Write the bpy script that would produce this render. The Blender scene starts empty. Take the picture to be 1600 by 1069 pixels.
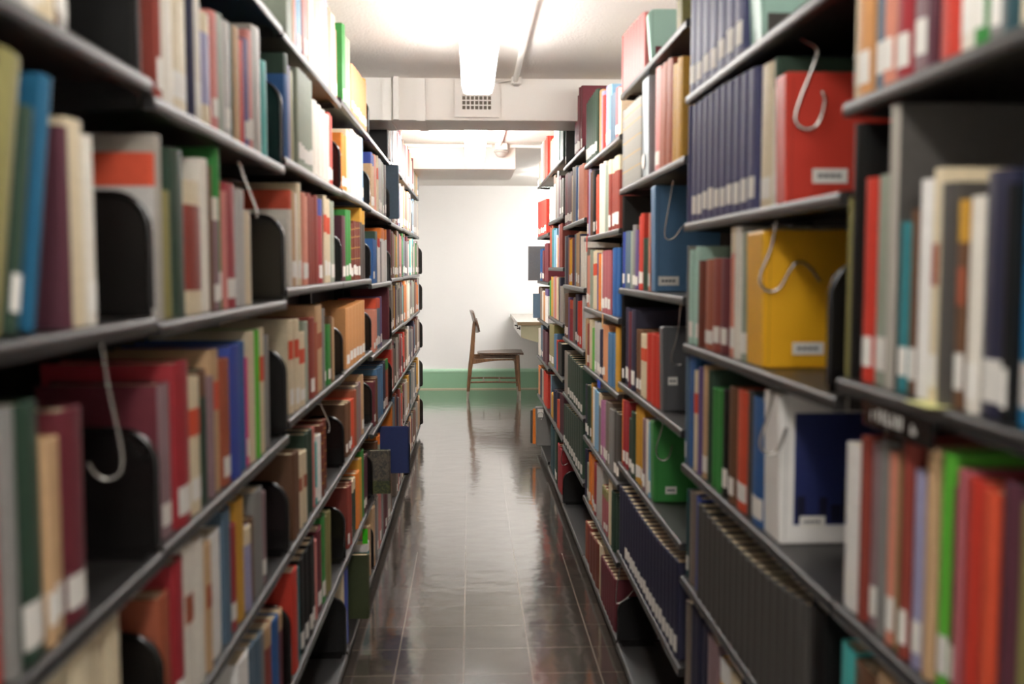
# A library aisle: steel shelving on both sides, a chair and wall desk at the far end.
import bpy, math, random
from mathutils import Vector
random.seed(5)
C = bpy.context.scene.collection
PI = math.pi

# ------------------------------------------------------------------ colour
def lin(c):
    return tuple((x/12.92 if x <= .04045 else ((x+.055)/1.055)**2.4) for x in c)
def rgb(r, g, b):
    return lin((r/255, g/255, b/255))
def soft(r, g, b, k=.12):
    y = .3*r+.59*g+.11*b
    return rgb(r+(y-r)*k, g+(y-g)*k, b+(y-b)*k)
PAL = {k: soft(*v) for k, v in dict(
    black=(18,17,16), charcoal=(82,78,74), charcoalgray=(92,92,94), gray=(132,130,126), lightgray=(192,188,182), stone=(168,160,148),
    taupe=(128,114,102), pewter=(150,148,140), white=(238,234,228), ivory=(228,220,205), cream=(222,204,168), tan=(200,160,116),
    brown=(112,76,52), leather=(118,52,36), rust=(168,84,56), brick=(150,62,50), red=(216,58,42), redorange=(222,78,46),
    crimson=(170,44,52), maroon=(112,42,52), plum=(92,48,60), rose=(178,92,98), pink=(214,128,120), rosewhite=(206,104,100),
    salmon=(220,136,110), peach=(226,150,98), orange=(240,130,40), orangetan=(214,148,86), mustard=(206,150,44), yellow=(242,172,14),
    olive=(138,130,74), sage=(150,160,140), mint=(166,206,190), green=(54,142,60), brightgreen=(92,190,50), darkgreen=(48,72,56),
    darkolive=(66,74,42), darkteal=(34,74,82), teal=(50,132,140), turquoise=(70,182,176), steel=(78,122,162), slate=(88,112,132),
    sky=(128,178,212), blue=(44,96,160), brightblue=(20,132,190), royal=(58,78,168), navyblue=(36,50,100), navy=(46,46,70),
    indigo=(72,74,116), lilac=(158,154,190), purple=(104,84,136), mauve=(142,112,116), magenta=(214,54,120), orchid=(188,118,160),
    silver=(168,178,182), bluecloth=(24,92,128)).items()}
PAGE = rgb(226, 208, 172)
LABEL = rgb(236, 232, 224)
GOLD = rgb(190, 150, 80)

# ------------------------------------------------------------------ mesh building
class MB:
    def __init__(self):
        self.v = []; self.f = []; self.c = []
    def face(self, pts, col):
        b = len(self.v); self.v += [tuple(p) for p in pts]
        self.f.append(tuple(range(b, b+len(pts)))); self.c.append(col)
    def mesh(self, verts, faces, col):
        b = len(self.v); self.v += [tuple(p) for p in verts]
        for f in faces:
            self.f.append(tuple(b+i for i in f)); self.c.append(col)
    def box(self, a, b, col=(1, 1, 1)):
        x0, y0, z0 = a; x1, y1, z1 = b
        if x0 > x1: x0, x1 = x1, x0
        if y0 > y1: y0, y1 = y1, y0
        if z0 > z1: z0, z1 = z1, z0
        self.mesh([(x0,y0,z0),(x1,y0,z0),(x1,y1,z0),(x0,y1,z0),(x0,y0,z1),(x1,y0,z1),(x1,y1,z1),(x0,y1,z1)],
                  [(0,3,2,1),(4,5,6,7),(0,1,5,4),(1,2,6,5),(2,3,7,6),(3,0,4,7)], col)
    def prism(self, poly, lo, hi, axis, col=(1, 1, 1)):
        # poly: 2-D outline; axis 2 = extrude along z, 1 = along y (poly in x,z), 0 = along x (poly in y,z)
        def P(p, t):
            return (p[0], p[1], t) if axis == 2 else ((p[0], t, p[1]) if axis == 1 else (t, p[0], p[1]))
        n = len(poly)
        vs = [P(p, lo) for p in poly] + [P(p, hi) for p in poly]
        area = sum(poly[i][0]*poly[(i+1) % n][1]-poly[(i+1) % n][0]*poly[i][1] for i in range(n))
        flip = (area < 0) != (axis == 1)
        fs = [tuple(range(n))[::-1], tuple(range(n, 2*n))] + [(i, (i+1) % n, n+(i+1) % n, n+i) for i in range(n)]
        if flip: fs = [f[::-1] for f in fs]
        self.mesh(vs, fs, col)
    def tube(self, pts, r, n=8, col=(1, 1, 1), r1=None):
        pts = [Vector(p) for p in pts]; m = len(pts); rings = []
        ref = None
        for i, p in enumerate(pts):
            d = (pts[min(i+1, m-1)]-pts[max(i-1, 0)]).normalized()
            if ref is None:
                ref = d.orthogonal().normalized()
            ref = (ref-d*ref.dot(d)).normalized(); bi = d.cross(ref)
            rr = r if r1 is None else r+(r1-r)*i/(m-1)
            rings.append([p+(ref*math.cos(2*PI*k/n)+bi*math.sin(2*PI*k/n))*rr for k in range(n)])
        vs = [q for ring in rings for q in ring]; fs = []
        for i in range(m-1):
            for k in range(n):
                fs.append((i*n+k, i*n+(k+1) % n, (i+1)*n+(k+1) % n, (i+1)*n+k))
        fs.append(tuple(range(n))[::-1]); fs.append(tuple((m-1)*n+k for k in range(n)))
        self.mesh(vs, fs, col)
    def build(self, name, mat, parent=None, loc=(0, 0, 0), smooth=None, bevel=None):
        me = bpy.data.meshes.new(name)
        me.from_pydata(self.v, [], self.f); me.update()
        at = me.color_attributes.new('tint', 'FLOAT_COLOR', 'CORNER')
        buf = []
        for p, c in zip(me.polygons, self.c):
            buf += [c[0], c[1], c[2], 1.0]*p.loop_total
        at.data.foreach_set('color', buf)
        me.materials.append(mat)
        if smooth:
            me.polygons.foreach_set('use_smooth', [True]*len(me.polygons))
            me.set_sharp_from_angle(angle=math.radians(smooth))
        o = bpy.data.objects.new(name, me); C.objects.link(o)
        o.location = loc
        if parent: o.parent = parent
        if bevel:
            md = o.modifiers.new('edge', 'BEVEL'); md.width = bevel; md.segments = 2; md.limit_method = 'ANGLE'
        return o

def empty(name, loc):
    o = bpy.data.objects.new(name, None); C.objects.link(o); o.location = loc; o.empty_display_size = .05
    return o
def tag(o, label, cat, group=None, kind=None):
    if label: o['label'] = label
    if cat: o['category'] = cat
    if group: o['group'] = group
    if kind: o['kind'] = kind
    return o

# ------------------------------------------------------------------ materials
def new_mat(name):
    m = bpy.data.materials.new(name); m.use_nodes = True
    nt = m.node_tree; b = nt.nodes['Principled BSDF']
    return m, nt, b
def node(nt, t, **kw):
    n = nt.nodes.new(t)
    for k, v in kw.items(): setattr(n, k, v)
    return n
def plain(name, col, rough=.5, metal=0., noise=.0, scale=20., bump=0., bscale=60., spec=.5, coat=0.):
    m, nt, b = new_mat(name)
    b.inputs['Roughness'].default_value = rough; b.inputs['Metallic'].default_value = metal
    b.inputs['Specular IOR Level'].default_value = spec
    b.inputs['Coat Weight'].default_value = coat
    tc = node(nt, 'ShaderNodeTexCoord')
    if noise:
        n = node(nt, 'ShaderNodeTexNoise'); n.inputs['Scale'].default_value = scale; n.inputs['Detail'].default_value = 4
        nt.links.new(tc.outputs['Object'], n.inputs['Vector'])
        mx = node(nt, 'ShaderNodeMix', data_type='RGBA')
        mx.inputs['A'].default_value = (*[c*(1-noise) for c in col], 1); mx.inputs['B'].default_value = (*[min(1, c*(1+noise)) for c in col], 1)
        nt.links.new(n.outputs['Fac'], mx.inputs['Factor']); nt.links.new(mx.outputs['Result'], b.inputs['Base Color'])
    else:
        b.inputs['Base Color'].default_value = (*col, 1)
    if bump:
        n2 = node(nt, 'ShaderNodeTexNoise'); n2.inputs['Scale'].default_value = bscale; n2.inputs['Detail'].default_value = 5
        nt.links.new(tc.outputs['Object'], n2.inputs['Vector'])
        bp = node(nt, 'ShaderNodeBump'); bp.inputs['Strength'].default_value = bump; bp.inputs['Distance'].default_value = .004
        nt.links.new(n2.outputs['Fac'], bp.inputs['Height']); nt.links.new(bp.outputs['Normal'], b.inputs['Normal'])
    return m

def tinted(name, rough, noise=.12, scale=90., bump=.12, bscale=900.):
    m, nt, b = new_mat(name)
    at = node(nt, 'ShaderNodeVertexColor', layer_name='tint')
    tc = node(nt, 'ShaderNodeTexCoord')
    n = node(nt, 'ShaderNodeTexNoise'); n.inputs['Scale'].default_value = scale; n.inputs['Detail'].default_value = 3
    nt.links.new(tc.outputs['Object'], n.inputs['Vector'])
    mr = node(nt, 'ShaderNodeMapRange'); mr.inputs['To Min'].default_value = 1-noise; mr.inputs['To Max'].default_value = 1+noise
    nt.links.new(n.outputs['Fac'], mr.inputs['Value'])
    mx = node(nt, 'ShaderNodeVectorMath', operation='SCALE')
    nt.links.new(at.outputs['Color'], mx.inputs[0]); nt.links.new(mr.outputs['Result'], mx.inputs['Scale'])
    nt.links.new(mx.outputs['Vector'], b.inputs['Base Color'])
    n2 = node(nt, 'ShaderNodeTexNoise'); n2.inputs['Scale'].default_value = bscale
    nt.links.new(tc.outputs['Object'], n2.inputs['Vector'])
    bp = node(nt, 'ShaderNodeBump'); bp.inputs['Strength'].default_value = bump; bp.inputs['Distance'].default_value = .0006
    nt.links.new(n2.outputs['Fac'], bp.inputs['Height']); nt.links.new(bp.outputs['Normal'], b.inputs['Normal'])
    b.inputs['Roughness'].default_value = rough; b.inputs['Specular IOR Level'].default_value = .32
    return m

M_BOOK = tinted('book_cloth', .5)
M_BOX = tinted('box_board', .4, .05, 30, .05)
def page_mat():
    m, nt, b = new_mat('page_edges')
    tc = node(nt, 'ShaderNodeTexCoord')
    w = node(nt, 'ShaderNodeTexNoise'); w.inputs['Scale'].default_value = 1.0; w.inputs['Detail'].default_value = 2
    mp = node(nt, 'ShaderNodeMapping'); mp.inputs['Scale'].default_value = (4, 1400, 4)
    nt.links.new(tc.outputs['Object'], mp.inputs['Vector']); nt.links.new(mp.outputs['Vector'], w.inputs['Vector'])
    r = node(nt, 'ShaderNodeValToRGB')
    r.color_ramp.elements[0].position = .3; r.color_ramp.elements[0].color = (*[c*.72 for c in PAGE], 1)
    r.color_ramp.elements[1].position = .7; r.color_ramp.elements[1].color = (*PAGE, 1)
    nt.links.new(w.outputs['Fac'], r.inputs['Fac']); nt.links.new(r.outputs['Color'], b.inputs['Base Color'])
    b.inputs['Roughness'].default_value = .8
    return m
M_PAGE = page_mat()
M_LABEL = plain('label_paper', LABEL, .6, noise=.05, scale=60)
M_STEEL = plain('black_enamel_steel', rgb(36,34,33), .38, noise=.12, scale=9, bump=.05, bscale=300)
M_BACK = plain('black_light_block', rgb(30,28,27), .6, noise=.1, scale=6)
M_BOOKEND = plain('glossy_black_enamel', rgb(24,22,21), .2, noise=.1, scale=25, coat=.3)
M_WIRE = plain('zinc_wire', rgb(190,186,180), .25, metal=1., noise=.1, scale=80)
M_WALL = plain('white_wall_paint', rgb(240,238,235), .55, noise=.02, scale=2.5, bump=.05, bscale=40)
M_CEIL = plain('stippled_ceiling_paint', rgb(236,231,225), .8, noise=.03, scale=60, bump=.9, bscale=120)
M_BEAM = plain('cream_gloss_paint', rgb(238,234,228), .4, noise=.02, scale=3, bump=.04, bscale=30)
M_GREEN = plain('green_baseboard_paint', rgb(140,182,148), .35, noise=.05, scale=6)
M_GREENTOP = plain('pale_green_moulding_paint', rgb(176,214,186), .35, noise=.03, scale=6)
M_STRIP = plain('cream_floor_strip', rgb(196,188,160), .6, noise=.1, scale=30)
M_WHITE = plain('white_enamel', rgb(235,232,226), .35, noise=.02, scale=8)
M_GREY = plain('grey_enamel', rgb(178,172,166), .4, noise=.04, scale=8)
M_DARK = plain('dark_void_paint', rgb(40,36,33), .8, noise=.1, scale=10)
M_VENT = plain('painted_vent_shade', rgb(120,112,102), .8, noise=.1, scale=30)  # shade inside the vent holes, put into a flat colour
M_DESKTOP = plain('grey_laminate', rgb(176,170,162), .22, noise=.05, scale=4)
M_EDGE = plain('tan_edge_band', rgb(150,128,96), .45, noise=.1, scale=14)
M_APRON = plain('beige_apron_paint', rgb(186,182,150), .45, noise=.04, scale=8)
M_FERRULE = plain('brushed_steel_ferrule', rgb(176,168,156), .3, metal=1., noise=.05, scale=40)
M_INK = plain('grey_print', rgb(110,110,112), .7, noise=.05, scale=40)
M_SLIP = tinted('paper_slip', .6, .04, 40, .02)

def wood(name, c0, c1, rough):
    m, nt, b = new_mat(name)
    tc = node(nt, 'ShaderNodeTexCoord'); mp = node(nt, 'ShaderNodeMapping'); mp.inputs['Scale'].default_value = (30, 30, 4)
    n = node(nt, 'ShaderNodeTexNoise'); n.inputs['Scale'].default_value = 3; n.inputs['Detail'].default_value = 6; n.inputs['Distortion'].default_value = .6
    r = node(nt, 'ShaderNodeValToRGB'); r.color_ramp.elements[0].position = .3; r.color_ramp.elements[0].color = (*c0, 1)
    r.color_ramp.elements[1].position = .7; r.color_ramp.elements[1].color = (*c1, 1)
    nt.links.new(tc.outputs['Object'], mp.inputs['Vector']); nt.links.new(mp.outputs['Vector'], n.inputs['Vector'])
    nt.links.new(n.outputs['Fac'], r.inputs['Fac']); nt.links.new(r.outputs['Color'], b.inputs['Base Color'])
    b.inputs['Roughness'].default_value = rough
    return m
M_WOOD = wood('walnut', rgb(92,62,38), rgb(140,98,62), .35)
M_SEAT = wood('dark_walnut_ply', rgb(74,54,42), rgb(112,84,64), .28)

def floor_mat():
    m, nt, b = new_mat('waxed_dark_floor_tile')
    tc = node(nt, 'ShaderNodeTexCoord')
    P = .2125
    sh = node(nt, 'ShaderNodeVectorMath', operation='ADD'); sh.inputs[1].default_value = (.025+P*40, .0+P*40-.08, 0)
    nt.links.new(tc.outputs['Object'], sh.inputs[0])
    dv = node(nt, 'ShaderNodeVectorMath', operation='SCALE'); dv.inputs['Scale'].default_value = 1/P
    nt.links.new(sh.outputs['Vector'], dv.inputs[0])
    fr = node(nt, 'ShaderNodeVectorMath', operation='FRACTION'); nt.links.new(dv.outputs['Vector'], fr.inputs[0])
    fl = node(nt, 'ShaderNodeVectorMath', operation='FLOOR'); nt.links.new(dv.outputs['Vector'], fl.inputs[0])
    wn = node(nt, 'ShaderNodeTexWhiteNoise', noise_dimensions='3D'); nt.links.new(fl.outputs['Vector'], wn.inputs['Vector'])
    sx = node(nt, 'ShaderNodeSeparateXYZ'); nt.links.new(fr.outputs['Vector'], sx.inputs[0])
    def line(out, w):
        a = node(nt, 'ShaderNodeMath', operation='SUBTRACT'); a.inputs[1].default_value = .5; nt.links.new(out, a.inputs[0])
        c = node(nt, 'ShaderNodeMath', operation='ABSOLUTE'); nt.links.new(a.outputs[0], c.inputs[0])
        g = node(nt, 'ShaderNodeMath', operation='GREATER_THAN'); g.inputs[1].default_value = .5-w; nt.links.new(c.outputs[0], g.inputs[0])
        return g.outputs[0]
    lx, ly = line(sx.outputs['X'], .0085), line(sx.outputs['Y'], .006)
    ly2 = node(nt, 'ShaderNodeMath', operation='MULTIPLY'); ly2.inputs[1].default_value = .8; nt.links.new(ly, ly2.inputs[0])
    ln = node(nt, 'ShaderNodeMath', operation='MAXIMUM'); nt.links.new(lx, ln.inputs[0]); nt.links.new(ly2.outputs[0], ln.inputs[1])
    n = node(nt, 'ShaderNodeTexNoise'); n.inputs['Scale'].default_value = 7; n.inputs['Detail'].default_value = 6; nt.links.new(tc.outputs['Object'], n.inputs['Vector'])
    r = node(nt, 'ShaderNodeValToRGB'); e = r.color_ramp.elements
    e[0].position = .3; e[0].color = (*rgb(58,51,46), 1); e[1].position = .75; e[1].color = (*rgb(88,79,71), 1)
    nt.links.new(n.outputs['Fac'], r.inputs['Fac'])
    tv = node(nt, 'ShaderNodeMapRange'); tv.inputs['To Min'].default_value = .88; tv.inputs['To Max'].default_value = 1.12
    nt.links.new(wn.outputs['Value'], tv.inputs['Value'])
    sc = node(nt, 'ShaderNodeVectorMath', operation='SCALE'); nt.links.new(r.outputs['Color'], sc.inputs[0]); nt.links.new(tv.outputs['Result'], sc.inputs['Scale'])
    # pale scuffs running along the aisle
    mp = node(nt, 'ShaderNodeMapping'); mp.inputs['Scale'].default_value = (34, 1.6, 1)
    nt.links.new(tc.outputs['Object'], mp.inputs['Vector'])
    ns = node(nt, 'ShaderNodeTexNoise'); ns.inputs['Scale'].default_value = 1; ns.inputs['Detail'].default_value = 5; nt.links.new(mp.outputs['Vector'], ns.inputs['Vector'])
    rs = node(nt, 'ShaderNodeMapRange'); rs.inputs['From Min'].default_value = .62; rs.inputs['From Max'].default_value = .8; rs.inputs['To Max'].default_value = .14
    nt.links.new(ns.outputs['Fac'], rs.inputs['Value'])
    m1 = node(nt, 'ShaderNodeMix', data_type='RGBA'); m1.inputs['B'].default_value = (*rgb(150,140,130), 1)
    nt.links.new(rs.outputs['Result'], m1.inputs['Factor']); nt.links.new(sc.outputs['Vector'], m1.inputs['A'])
    m2 = node(nt, 'ShaderNodeMix', data_type='RGBA'); m2.inputs['B'].default_value = (*rgb(150,138,126), 1)
    nt.links.new(ln.outputs[0], m2.inputs['Factor']); nt.links.new(m1.outputs['Result'], m2.inputs['A'])
    nt.links.new(m2.outputs['Result'], b.inputs['Base Color'])
    rr = node(nt, 'ShaderNodeMapRange'); rr.inputs['To Min'].default_value = .13; rr.inputs['To Max'].default_value = .2
    nt.links.new(n.outputs['Fac'], rr.inputs['Value'])
    nt.links.new(rr.outputs['Result'], b.inputs['Roughness'])
    b.inputs['Specular IOR Level'].default_value = .6
    b.inputs['Coat Weight'].default_value = 1.0; b.inputs['Coat Roughness'].default_value = .11; b.inputs['Coat IOR'].default_value = 1.65
    # uneven wax: soft ripples, tiles tipped a hair, joints sunk
    n3 = node(nt, 'ShaderNodeTexNoise'); n3.inputs['Scale'].default_value = 9; n3.inputs['Detail'].default_value = 2; nt.links.new(tc.outputs['Object'], n3.inputs['Vector'])
    b1 = node(nt, 'ShaderNodeBump'); b1.inputs['Strength'].default_value = .25; b1.inputs['Distance'].default_value = .006
    nt.links.new(n3.outputs['Fac'], b1.inputs['Height'])
    inv = node(nt, 'ShaderNodeMath', operation='SUBTRACT'); inv.inputs[0].default_value = 1; nt.links.new(ln.outputs[0], inv.inputs[1])
    b2 = node(nt, 'ShaderNodeBump'); b2.inputs['Strength'].default_value = .2; b2.inputs['Distance'].default_value = .0008
    nt.links.new(inv.outputs[0], b2.inputs['Height']); nt.links.new(b1.outputs['Normal'], b2.inputs['Normal'])
    nt.links.new(b2.outputs['Normal'], b.inputs['Normal'])
    nt.links.new(b1.outputs['Normal'], b.inputs['Coat Normal'])
    return m
M_FLOOR = floor_mat()

def glow(name, col, s):
    m, nt, b = new_mat(name)
    b.inputs['Base Color'].default_value = (*col, 1); b.inputs['Emission Color'].default_value = (*col, 1)
    b.inputs['Emission Strength'].default_value = s; b.inputs['Roughness'].default_value = .4
    return m
LAMP = 34.0

# ------------------------------------------------------------------ the shell of the room
XL, XR = .383, .466
LV = {'L0': [0.065, 0.33, 0.62, 0.905, 1.199, 1.488, 1.765], 'L1': [0.065, 0.36, 0.655, 0.908, 1.192, 1.471, 1.755], 'L2': [0.064, 0.36, 0.655, 0.936, 1.217, 1.492, 1.751], 'L3': [0.069, 0.355, 0.653, 0.939, 1.217, 1.498, 1.767], 'L4': [0.07, 0.36, 0.605, 0.912, 1.195, 1.493, 1.766], 'L5': [0.07, 0.36, 0.655, 0.946, 1.207, 1.484, 1.78], 'L6': [0.07, 0.36, 0.655, 0.94, 1.21, 1.49, 1.775], 'L7': [0.07, 0.36, 0.655, 0.94, 1.21, 1.49, 1.775], 'R0': [0.055, 0.3, 0.55, 0.828, 1.12, 1.466, 1.8], 'R1': [0.05, 0.31, 0.573, 0.828, 1.094, 1.357, 1.63], 'R2': [0.05, 0.355, 0.643, 0.9, 1.196, 1.505, 1.797], 'R3': [0.055, 0.312, 0.567, 0.857, 1.099, 1.384, 1.677], 'R4': [0.055, 0.36, 0.632, 0.912, 1.175, 1.465, 1.757], 'R5': [0.06, 0.385, 0.691, 0.973, 1.26, 1.528, 1.818], 'R6': [0.08, 0.38, 0.65, 0.912, 1.17, 1.47, 1.817]}
LB = [0.3, 1.262, 2.135, 3.076, 3.952, 4.947, 5.79, 6.755, 7.66]
RB = [0.36, 1.268, 2.205, 3.175, 4.153, 5.093, 6.06, 7.05]
WX0, WX1, WY0, WY1, CZ = -3.4, 3.4, -2.2, 10.45, 2.095
def struct(name, mb, mat, **k):
    o = mb.build(name, mat, **k); o['kind'] = 'structure'; return o
m = MB(); m.box((WX0, WY0, -.1), (WX1, WY1, 0)); struct('floor', m, M_FLOOR)
m = MB(); m.box((WX0, WY0, CZ), (WX1, WY1, CZ+.1)); struct('ceiling', m, M_CEIL)
m = MB(); m.box((WX0-.1, WY1, -.1), (WX1+.1, WY1+.1, CZ+.1)); struct('wall_far', m, M_WALL)
m = MB(); m.box((WX0-.1, WY0-.1, -.1), (WX1+.1, WY0, CZ+.1)); struct('wall_near', m, M_WALL)
m = MB(); m.box((WX0-.1, WY0, -.1), (WX0, WY1, CZ+.1)); struct('wall_left', m, M_WALL)
m = MB(); m.box((WX1, WY0, -.1), (WX1+.1, WY1, CZ+.1)); struct('wall_right', m, M_WALL)
bb = MB(); bb.box((WX0, WY1-.018, .012), (WX1, WY1, .178)); bo = struct('baseboard_far', bb, M_GREEN)
m = MB(); m.prism([(WY1-.024, .178), (WY1, .178), (WY1, .212), (WY1-.012, .212), (WY1-.024, .196)], WX0, WX1, 0); x = m.build('baseboard_moulding', M_GREENTOP, bo)
m = MB(); m.box((WX0, WY1-.026, 0), (WX1, WY1, .012)); m.build('baseboard_strip', M_STRIP, bo)

# concrete beam with raised straps across the aisle
BY0, BY1, BZ = 4.55, 4.87, 1.911
bm_ = MB(); bm_.box((WX0, BY0, BZ), (WX1, BY1, CZ)); beam = struct('ceiling_beam', bm_, M_BEAM)
m = MB(); m.box((-.385, BY0-.022, BZ-.004), (-.345, BY1, CZ-.004)); m.build('beam_strap', M_BEAM, beam)
m = MB(); m.box((-.235, BY0-.022, BZ-.006), (-.197, BY1, CZ-.004)); m.build('beam_strap', M_BEAM, beam)
m = MB(); m.box((-.336, BY0-.034, BZ-.002), (-.312, BY0, CZ+.0)); m.build('beam_pipe_cover', M_WHITE, beam)
m = MB(); m.box((-.195, BY0-.004, BZ+.002), (-.07, BY0, CZ-.006)); m.build('beam_facing', M_BEAM, beam)
m = MB(); m.box((.14, BY0-.004, BZ+.001), (.46, BY0, CZ-.004)); m.build('beam_facing', M_BEAM, beam)
# boxed-in duct near the far wall
m = MB(); m.box((WX0, 6.97, 1.93), (.309, 7.85, CZ)); struct('ceiling_duct', m, M_BEAM)

# ventilation grille on the beam, below the first lamp
g = empty('vent_grille', (.03, BY0, BZ)); tag(g, 'small white vent grille with square holes on the beam below the lamp', 'vent')
gw, gz0, gz1 = .066, BZ+.045, BZ+.108
m = MB()
for a, b_ in (((-.098, -.018, .012), (-gw, 0, .176)), ((gw, -.018, .012), (.098, 0, .176)), ((-gw, -.018, .012), (gw, 0, gz0-BZ)), ((-gw, -.018, gz1-BZ), (gw, 0, .176))): m.box(a, b_)
m.build('frame', M_BEAM, g)
m = MB(); m.box((-gw, -.003, gz0-BZ), (gw, -.0005, gz1-BZ)); m.build('opening_shade_sheet', M_VENT, g)  # flat sheet behind the grating, coloured like the shaded holes
m = MB()
for k in range(8):
    xx = -gw+k*(2*gw)/7; m.box((xx-.0026, -.009, gz0-BZ), (xx+.0026, -.003, gz1-BZ))
for k in range(4):
    zz = gz0-BZ+k*(gz1-gz0)/3; m.box((-gw, -.0085, zz-.0026), (gw, -.003, zz+.0026))
m.build('grating', M_BEAM, g)
for sx in (-1, 1):
    m = MB(); m.tube([(sx*.083, -.013, .1), (sx*.083, -.009, .1)], .004, 8); m.build('screw', M_GREY, g)

# ------------------------------------------------------------------ fluorescent lamps
def lamp(cx, y0, y1, label, power=1.0, sides=.55):
    L = y1-y0
    o = empty('ceiling_light', (cx, y0, 1.917)); tag(o, label, 'light', 'fluorescent strip lights')
    m = MB(); m.box((-.05, 0, .085), (.05, L, .128)); m.build('housing', M_WHITE, o)
    m = MB(); m.prism([(-.0605, .036), (-.052, .006), (-.04, 0), (.04, 0), (.052, .006), (.0605, .036)], .004, L-.004, 1); m.build('diffuser', glow('lit_diffuser', (1.0, .978, .945), LAMP*power*1.15), o, smooth=40)
    for s_ in (-1, 1):
        m = MB(); m.prism([(s_*.055, .085), (s_*.0605, .0362), (s_*.050, .0362), (s_*.048, .085)], .004, L-.004, 1); m.build('side_lens', glow('lit_side_lens', (1.0, .978, .945), LAMP*power*sides), o)
    for yy in (0, L-.004):
        m = MB(); m.prism([(-.0605, .1), (-.062, .04), (-.053, .005), (-.04, -.0015), (.04, -.0015), (.053, .005), (.062, .04), (.0605, .1)], yy, yy+.004, 1); m.build('end_cap', M_CAP, o)
    for yy in (.15, L-.2):
        m = MB(); m.box((-.03, yy, .128), (.03, yy+.05, CZ-1.917)); m.build('mounting_block', M_WHITE, o)
    return o
M_CAP = glow('lit_end_cap', (1.0, .978, .945), 9.0)
lamp(.03, 2.62, 3.90, 'glowing white strip lamp over the aisle in front of the beam', .62)
lamp(.03, 5.42, 6.72, 'glowing white strip lamp over the aisle beyond the beam')
lamp(.03, -.10, 1.18, 'white strip lamp high over the near end of the aisle', .3)
lamp(.03, -2.1, -.82, 'white strip lamp behind the near end of the aisle', 1.35)
o = lamp(.0, 0, 1.28, 'white strip lamp above the wall desk, hidden behind the shelving', 1.5, 1.0); o.rotation_euler = (0, 0, -PI/2); o.location = (.60, 8.95, 1.917)
for xx, sd in ((-1.32, 'left'), (1.40, 'right')):
    for y0, w in ((.1, 'nearest'), (2.62, 'second'), (5.42, 'third')):
        lamp(xx, y0, y0+1.28, f'{w} white strip lamp over the next aisle to the {sd}, behind the shelving', .8, .9)
o = lamp(.0, 0, 1.28, 'unseen fill lamp added at the far left, built as a white strip lamp', 1.0); o.rotation_euler = (0, 0, -PI/2); o.location = (-2.6, 9.0, 1.917)  # added fill light, out of view at the far left

# conduits and detector on the ceiling
def pipe(name, pts, r, label, cat, mat=None):
    m = MB(); m.tube(pts, r, 10); o = m.build(name, mat or M_WHITE, smooth=50); tag(o, label, cat); return o
pipe('conduit', [(.2, -1.5, CZ-.014), (.2, BY0-.05, CZ-.014)], .012, 'white pipe running along the ceiling beside the nearer lamp', 'pipe', M_WHITE)
pipe('conduit', [(.2, BY1, CZ-.014), (.2, 6.84, CZ-.014)], .012, 'white pipe running along the ceiling beyond the beam', 'pipe', M_WHITE)
pipe('conduit', [(-2.0, 6.9, CZ-.016), (.15, 6.9, CZ-.016)], .014, 'white pipe across the ceiling on the near face of the duct', 'pipe', M_WHITE)
pipe('conduit', [(.27, 6.9, CZ-.016), (.5, 6.9, CZ-.019), (.8, 6.9, CZ-.016)], .014, 'white pipe across the ceiling between detector and shelving', 'pipe', M_WHITE)
pipe('cable', [(.05, BY0-.02, CZ-.012), (.12, BY0-.03, CZ-.022), (.19, BY0-.03, CZ-.012)], .003, 'thin white cable looping to the pipe above the beam', 'cable', M_WHITE)
jb = empty('junction_box', (.205, BY0-.025, CZ-.03)); tag(jb, 'small white junction box where the ceiling pipe meets the beam', 'box')
m = MB(); m.box((-.022, -.022, 0), (.022, .022, .03)); m.build('body', M_WHITE, jb, bevel=.003)
m = MB(); m.tube([(0, 0, -.006), (0, 0, 0)], .014, 12); m.build('cover_plate', M_GREY, jb)
dt = empty('smoke_detector', (.21, 6.9, CZ)); tag(dt, 'round white smoke detector hanging at the crossing of the ceiling pipes', 'detector')
m = MB(); m.box((-.042, -.04, -.045), (.042, .04, 0)); m.build('base_box', M_WHITE, dt, bevel=.004)
def lathe(prof, n=24, col=(1, 1, 1)):
    mb = MB(); vs = []; fs = []
    for r_, z_ in prof:
        for k in range(n): vs.append((r_*math.cos(2*PI*k/n), r_*math.sin(2*PI*k/n), z_))
    for i in range(len(prof)-1):
        for k in range(n): fs.append((i*n+k, i*n+(k+1) % n, (i+1)*n+(k+1) % n, (i+1)*n+k))
    fs.append(tuple(range(n))); fs.append(tuple((len(prof)-1)*n+k for k in range(n))[::-1])
    mb.mesh(vs, fs, col); return mb
lathe([(.038, -.045), (.05, -.05), (.05, -.058), (.042, -.063)]).build('collar', M_GREY, dt, smooth=40)
lathe([(.04, -.063), (.037, -.074), (.028, -.086), (.016, -.092)]).build('dome', M_GREY, dt, smooth=40)

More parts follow.
